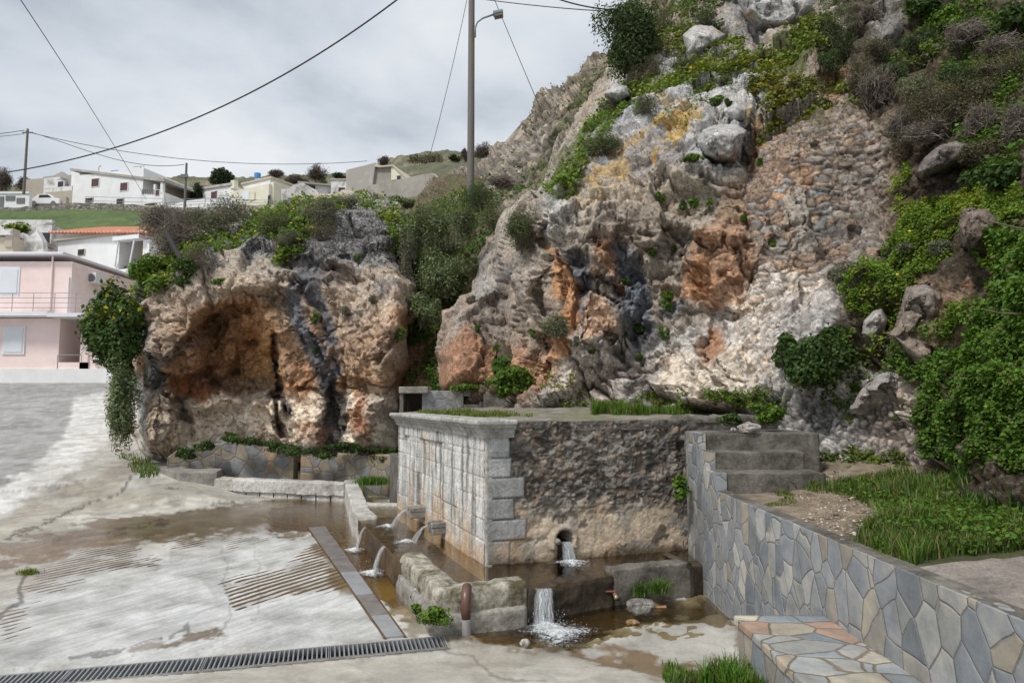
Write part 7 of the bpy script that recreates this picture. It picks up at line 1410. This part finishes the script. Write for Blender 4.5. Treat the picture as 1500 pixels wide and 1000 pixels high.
mb.add(vs, [tuple(range(k)), tuple(range(k, 2 * k))[::-1]] + [(i, k + i, k + (i + 1) % k, (i + 1) % k) for i in range(k)]); mb.build('gable', M['worn_white'], h.e); h.box('roof', 436, 488, 267.5, 270, .6, 6, 'grey_wall')
h = House(484, 74, 508, 74, "pale block room joining the flaking house and the tall grey wall", 'shed', 'shed'); h.box('wall', 485, 509, 264, 286, 0, 4, 'worn_white', zb=2); h.box('roof', 484, 509, 262, 264, -.1, 4, 'tan_stone_wall', off=0); h.box('opening', 496, 505, 275, 281, -.05, .1, 'dark_opening', off=0)
def wallpoly(h, pr, t0, t1, mat, name='wall'):
    fr = [h.sz(x, y, t0) for x, y in pr]; k = len(fr); mb = MB(); vs = [h.M @ Vector((s_, t0, z)) for s_, z in fr] + [h.M @ Vector((s_, t1, z)) for s_, z in fr]
    mb.add(vs, [tuple(range(k)), tuple(range(k, 2 * k))[::-1]] + [(i, k + i, k + (i + 1) % k, (i + 1) % k) for i in range(k)]); return mb.build(name, M[mat], h.e)
h = House(506, 66, 590, 64, "tall grey rendered barn with a small white gable end", 'barn', 'barn'); wallpoly(h, [(507, 249), (550, 238.5), (546, 268), (546, 300), (507, 300)], 0, 5, 'worn_grey'); wallpoly(h, [(546, 245), (574, 242), (576, 262), (546, 300)], .3, 6, 'worn_grey2'); wallpoly(h, [(573, 241.5), (577, 242), (596, 261), (573, 264)], .1, .3, 'cream_wall', 'gable'); h.window(581, 587, 257, 263, 'dark_opening', 'worn_grey', t=.02)
wallpoly(h, [(548, 244), (551, 238.5), (555, 243), (575, 241), (598, 261), (596, 263), (575, 243.5), (556, 245)], -.05, 5, 'beige_wall', 'verge')
h = House(505, 60, 645, 50, "long bare grey wall climbing in front of the barn", 'wall', 'garden_wall'); wallpoly(h, [(508, 284), (545, 271), (632, 253), (641, 262), (641, 300), (508, 306)], 0, .4, 'worn_grey2')
h = House(703, 46, 733, 46, "tiny concrete pavilion with white posts beside the lamp pole", 'shed', 'shed'); h.box('roof', 705, 734, 232, 236, 0, 3, 'grey_wall', off=0); h.box('post', 708, 711, 236, 252, .1, .3, 'frame_white', off=0); h.box('back_wall', 711, 734, 236, 250, 2.2, 2.4, 'grey_wall'); h.box('beam', 708, 734, 236, 238, .05, .25, 'frame_white', off=0)
# field walls and railings on the hill
def stonewall(pts, h_, label, mat='field_stone', th=.6):
    P0 = [V(*p) for p in pts]; out = []
    for a, b in zip(P0[:-1], P0[1:]):
        for i in range(12): out.append(a.lerp(b, i / 12))
    out.append(P0[-1]); mb = MB(); vs = []; rn = random.Random(3)
    for p in out: j = rn.uniform(-.12, .12); vs += [(p.x, p.y, p.z - 3), (p.x, p.y - .1, p.z + j), (p.x, p.y + th, p.z + j), (p.x, p.y + th, p.z - 3)]
    fs = [(i * 4 + j, i * 4 + (j + 1) % 4, i * 4 + 4 + (j + 1) % 4, i * 4 + 4 + j) for i in range(len(out) - 1) for j in range(4)]; mb.add(vs, fs); o = mb.build('stone_wall', M[mat], None); return tag(o, label, 'stone wall')
stonewall([(-60, 306, 79), (60, 303, 79), (118, 297, 78), (200, 301, 78), (260, 306, 77), (330, 304, 76), (410, 305, 72)], 1.5, "dark dry stone terrace wall above the green field")
rail('railing', [V(125, 300, 80), V(238, 303, 80)], 1.0, 'rail_grey', None, 2, .03, 3.5, "thin railing in front of the long white house"); rail('railing', [V(250, 304, 79), V(300, 303, 79), V(395, 306, 77)], 1.0, 'rail_grey', None, 3, .03, 3, "thin railing under the small white and cream houses")
cd = empty('parked_car', tuple(V(70, 301, 82.5)), 0, "small white car half hidden behind the stone wall on the hill", 'car')
mb = MB(); pr = [(-1.9, 0), (-1.9, .55), (-1.3, .7), (-.7, 1.2), (.6, 1.22), (1.2, .75), (1.95, .62), (1.95, 0)]; k = len(pr); mb.add([(x, -.8, z) for x, z in pr] + [(x, .8, z) for x, z in pr], [tuple(range(k))[::-1], tuple(range(k, 2 * k))] + [(i, (i + 1) % k, k + (i + 1) % k, k + i) for i in range(k)]); mb.build('body', M['white_wall'], cd, bevel=.08)
mb = MB(); pr = [(-.62, .74), (-.55, 1.1), (.5, 1.12), (.95, .76)]; k = 4; mb.add([(x, -.815, z) for x, z in pr] + [(x, .815, z) for x, z in pr], [tuple(range(k))[::-1], tuple(range(k, 2 * k))] + [(i, (i + 1) % k, k + (i + 1) % k, k + i) for i in range(k)]); mb.build('windows', M['dark_opening'], cd)
for sx in (-1.15, 1.2): mb = MB(); mb.tube([(sx, -.84, .05), (sx, .84, .05)], .3, 14); mb.build('wheel', M['iron'], cd)

# trees and scrub far off
B(92, 322, 258, 17, 15, 'tree', "big dark evergreen tree behind the small flat white house", 3200, 201, cat='tree', name='tree', trunk=2.5, ls=.42, lobes=12)
B(90, 290, 285, 13, 14, 'tree', "lower dark bush left of the big evergreen tree", 1300, 202, cat='bush', name='bush', ls=.4)
B(105, 250, 282, 14, 15, 'bare', "bare rounded tree right of the long white house", 1600, 203, cat='tree', name='tree', trunk=2, ls=.3)
B(110, 405, 256, 13, 8, 'bare', "bare tree on the ridge behind the blue water tank", 1000, 204, cat='tree', name='tree', ls=.3, trunk=1.5)
B(112, 462, 253, 17, 13, 'bare', "bigger bare tree rising behind the flaking white house", 1700, 205, cat='tree', name='tree', ls=.3, trunk=2)
B(112, 430, 266, 22, 10, 'bare', "broad bare thicket right of the blue water tank", 1800, 206, cat='bush', name='bush', ls=.3)
B(112, 498, 258, 12, 8, 'tree', "small dark tree left of the tall grey barn", 700, 207, cat='tree', name='tree', ls=.35, trunk=1)
B(120, 563, 237, 11, 9, 'bare', "round bare tree on the skyline behind the barn", 1100, 208, cat='tree', name='tree', ls=.3, trunk=2)
B(150, 628, 238, 30, 13, 'brown_cushion', "wide dome of dark scrub on top of the hill", 2600, 209, cat='bush', name='bush', ls=.5)
B(120, 668, 222+8, 12, 5, 'tree', "little dark bush on the hill left of the lamp pole", 500, 210, cat='bush', name='bush', ls=.35)
B(110, 708, 222, 14, 15, 'bare', "grey tree on the skyline right of the lamp pole", 1500, 211, cat='tree', name='tree', ls=.25, trunk=2)
B(110, 681, 227, 7, 10, 'bare', "slim grey tree on the skyline left of the lamp pole", 700, 212, cat='tree', name='tree', ls=.25, trunk=2)
B(90, 2, 262, 16, 22, 'bare', "bare branching tree cut by the left edge", 1600, 213, cat='tree', name='tree', ls=.2, trunk=2)
B(95, 34, 270, 12, 10, 'bare', "low bare scrub at the foot of the left pole", 900, 214, cat='bush', name='bush', ls=.25)
B(56, 22, 336, 24, 9, 'bright', "yellow flowering bank at the left edge above the shed", 1600, 215, cat='plant', name='plant', ls=.22, yellow=.25)
B(66, 258, 318, 30, 10, 'olive', "olive green hedge under the stone terrace wall", 1600, 216, cat='bush', name='bush', ls=.3)
B(64, 300, 325, 34, 14, 'leafy', "bushy green scrub on the slope behind the cave rock", 2400, 217, cat='bush', name='bush', ls=.3)
B(60, 360, 325, 40, 14, 'olive', "grey green scrub below the cream house", 2600, 218, cat='bush', name='bush', ls=.3)
B(50, 435, 320, 44, 14, 'olive', "scrub strip below the flaking white house", 2600, 219, cat='bush', name='bush', ls=.28)
B(42, 520, 300, 34, 10, 'leafy', "pale green scrub under the long grey wall", 2000, 220, cat='bush', name='bush', ls=.22)
B(34, 585, 298, 36, 10, 'leafy', "green scrub below the barn end above the gully", 2400, 221, cat='bush', name='bush', ls=.18, flowers=40)
B(30, 655, 275, 34, 10, 'olive', "scrubby brow left of the lamp pole foot", 2200, 222, cat='bush', name='bush', ls=.15, flowers=20)
g_ = np.random.default_rng(77)
for i in range(26):
    x = g_.uniform(400, 740); Y = g_.uniform(95, 190); pyb = float(hill_f(np.array([x]), np.log([Y]) * 300)[0]); B(Y, x, pyb - 2, g_.uniform(6, 15), g_.uniform(3, 6), ['brown_cushion', 'cushion', 'olive'][i % 3], "dark scrub bush dotted over the distant hillside", 260, 230 + i, cat='bush', name='bush', ls=.5, group="scrub bushes dotted over the distant hillside", lobes=5)

# ------------------------------------------------------------------ poles, lamp and wires
def pole(px, py0, py1, Y, r0, r1, label, mat='wood_pole', name='utility_pole'):
    e = empty(name, tuple(V(px, py1, Y)), 0, label, 'pole'); b = V(px, py1, Y); t = V(px, py0, Y); t = Vector((b.x, b.y, t.z)); mb = MB(); mb.tube([(0, 0, -1), t - b], [r0, r1], 12); mb.build('shaft', M[mat], e); return e, b, t
e1, b1, t1 = pole(35.5, 189, 272, 78, .16, .12, "tall wooden utility pole at the far left on the hill"); mb = MB(); mb.box(-.6, .6, -.06, .06, t1.z - b1.z - .5, t1.z - b1.z - .38); mb.build('crossarm', M['wood_pole'], e1)
e2, b2, t2 = pole(270.5, 239, 306, 78, .16, .12, "shorter wooden utility pole beside the white terrace wall"); mb = MB(); mb.box(-.5, .3, -.3, -.1, t2.z - b2.z - 1.8, t2.z - b2.z - 1.4); mb.build('lamp_head', M['iron'], e2)
e3, b3, t3 = pole(689.5, -60, 262, 21, .118, .095, "tall weathered wooden pole carrying a street lamp above the gully")
arm = [V(696, 55, 20.8) - b3, V(696, 42, 20.8) - b3, V(699, 33, 20.8) - b3, V(707, 27, 20.8) - b3, V(725, 21, 20.8) - b3]
steel2 = plain('lamp_steel', (.22, .26, .27), .5, .15, 5, .1, 40, metal=.4)
mb = MB(); mb.tube(arm, .03, 8); mb.build('lamp_arm', steel2, e3, smooth=True)
hc_ = V(730, 21.5, 20.8) - b3; mb = MB(); Mx = Matrix.Translation(hc_) @ Matrix.Rotation(R(-12), 4, 'Y'); mb.box(-.16, .16, -.13, .13, -.02, .10, Mx); lh = mb.build('lamp_head', steel2, e3, bevel=.03); mb = MB(); mb.box(-.14, .14, -.11, .11, -.09, -.021, Mx); mb.build('lamp_glass', plain('lamp_glass_m', (.16, .14, .12), .2, .1), lh)
mb = MB(); mb.tube([V(244, 341, 15.9), V(266, 381, 15.6)], .05, 10); tag(mb.build('post', M['dark_opening'], None), "black leaning post sticking out of the shrubs on the cave rock", 'post')
wire_m = plain('wire', (.03, .03, .03), .6, .1)
def wire(pts, r, label, name='cable', cat='cable'):
    P0 = np.array([at(*p) for p in pts]); t = np.r_[0, np.cumsum(np.linalg.norm(np.diff(P0, axis=0), axis=1))]; q = np.linspace(0, t[-1], 60)
    A_ = np.vander(t / t[-1], min(4, len(pts))); co = np.linalg.lstsq(A_, P0, rcond=None)[0]; P = np.vander(q / t[-1], min(4, len(pts))) @ co
    mb = MB(); mb.tube([tuple(p) for p in P], r, 6); return tag(mb.build(name, wire_m, None, smooth=True), label, cat)
wire([(-60, 261, 14.5), (0, 253, 14), (100, 236, 13.3), (200, 207, 12.6), (300, 166, 11.9), (400, 117, 11.2), (500, 60, 10.5), (583, 0, 10), (640, -48, 9.6)], .0125, "thick black cable sweeping across the sky from left edge to top")
wire([(20, -15, 16), (110, 122, 24), (170, 218, 32), (214, 292, 42)], .013, "thin straight wire running down from the top left corner")
wire([(38, 192, 78), (110, 215, 78), (190, 238, 78), (270, 241, 78)], .035, "lower sagging wire between the two hill poles")
wire([(38, 193, 78), (140, 214, 80), (260, 233, 84), (400, 240, 88), (538, 236, 92)], .035, "upper long wire running right along the hill past the barn")
wire([(-40, 201, 78), (0, 196, 78), (36, 191, 78)], .035, "short wire leaving the left pole to the left edge"); wire([(-40, 203, 76), (0, 200, 77), (36, 196, 78)], .03, "second short wire just under the first at the left edge")
wire([(690, -30, 21), (662, 100, 22), (630, 226, 24)], .010, "thin guy wire slanting left from the lamp pole"); wire([(712, -30, 21), (752, 66, 20.5), (791, 158, 20)], .011, "thin guy wire slanting right down to the rubble ridge")
wire([(690, -3, 21), (780, 8, 19), (895, 17, 16)], .013, "cable from the lamp pole to the big skyline bush"); wire([(790, -12, 15), (850, 8, 15), (905, 15, 15)], .016, "heavier cable above it entering the skyline bush")
wire([(716, 217, 46), (745, 208, 44), (775, 194, 40)], .03, "short wire behind the rubble ridge right of the lamp pole")
an = empty('antenna', tuple(V(205, 262, 86)), 0, "thin television antenna on the long white house roof", 'antenna'); mb = MB(); mb.tube([(0, 0, -1), (0, 0, 1.6)], .04, 6); mb.build('mast', M['rail_grey'], an); mb = MB(); mb.tube([(-.9, 0, 1.55), (.5, 0, 1.7)], .03, 6)
for x in (-.8, -.5, -.2, .1, .4): mb.tube([(x, -.2, 1.6), (x, .2, 1.6)], .02, 5)
mb.build('boom', M['rail_grey'], an)
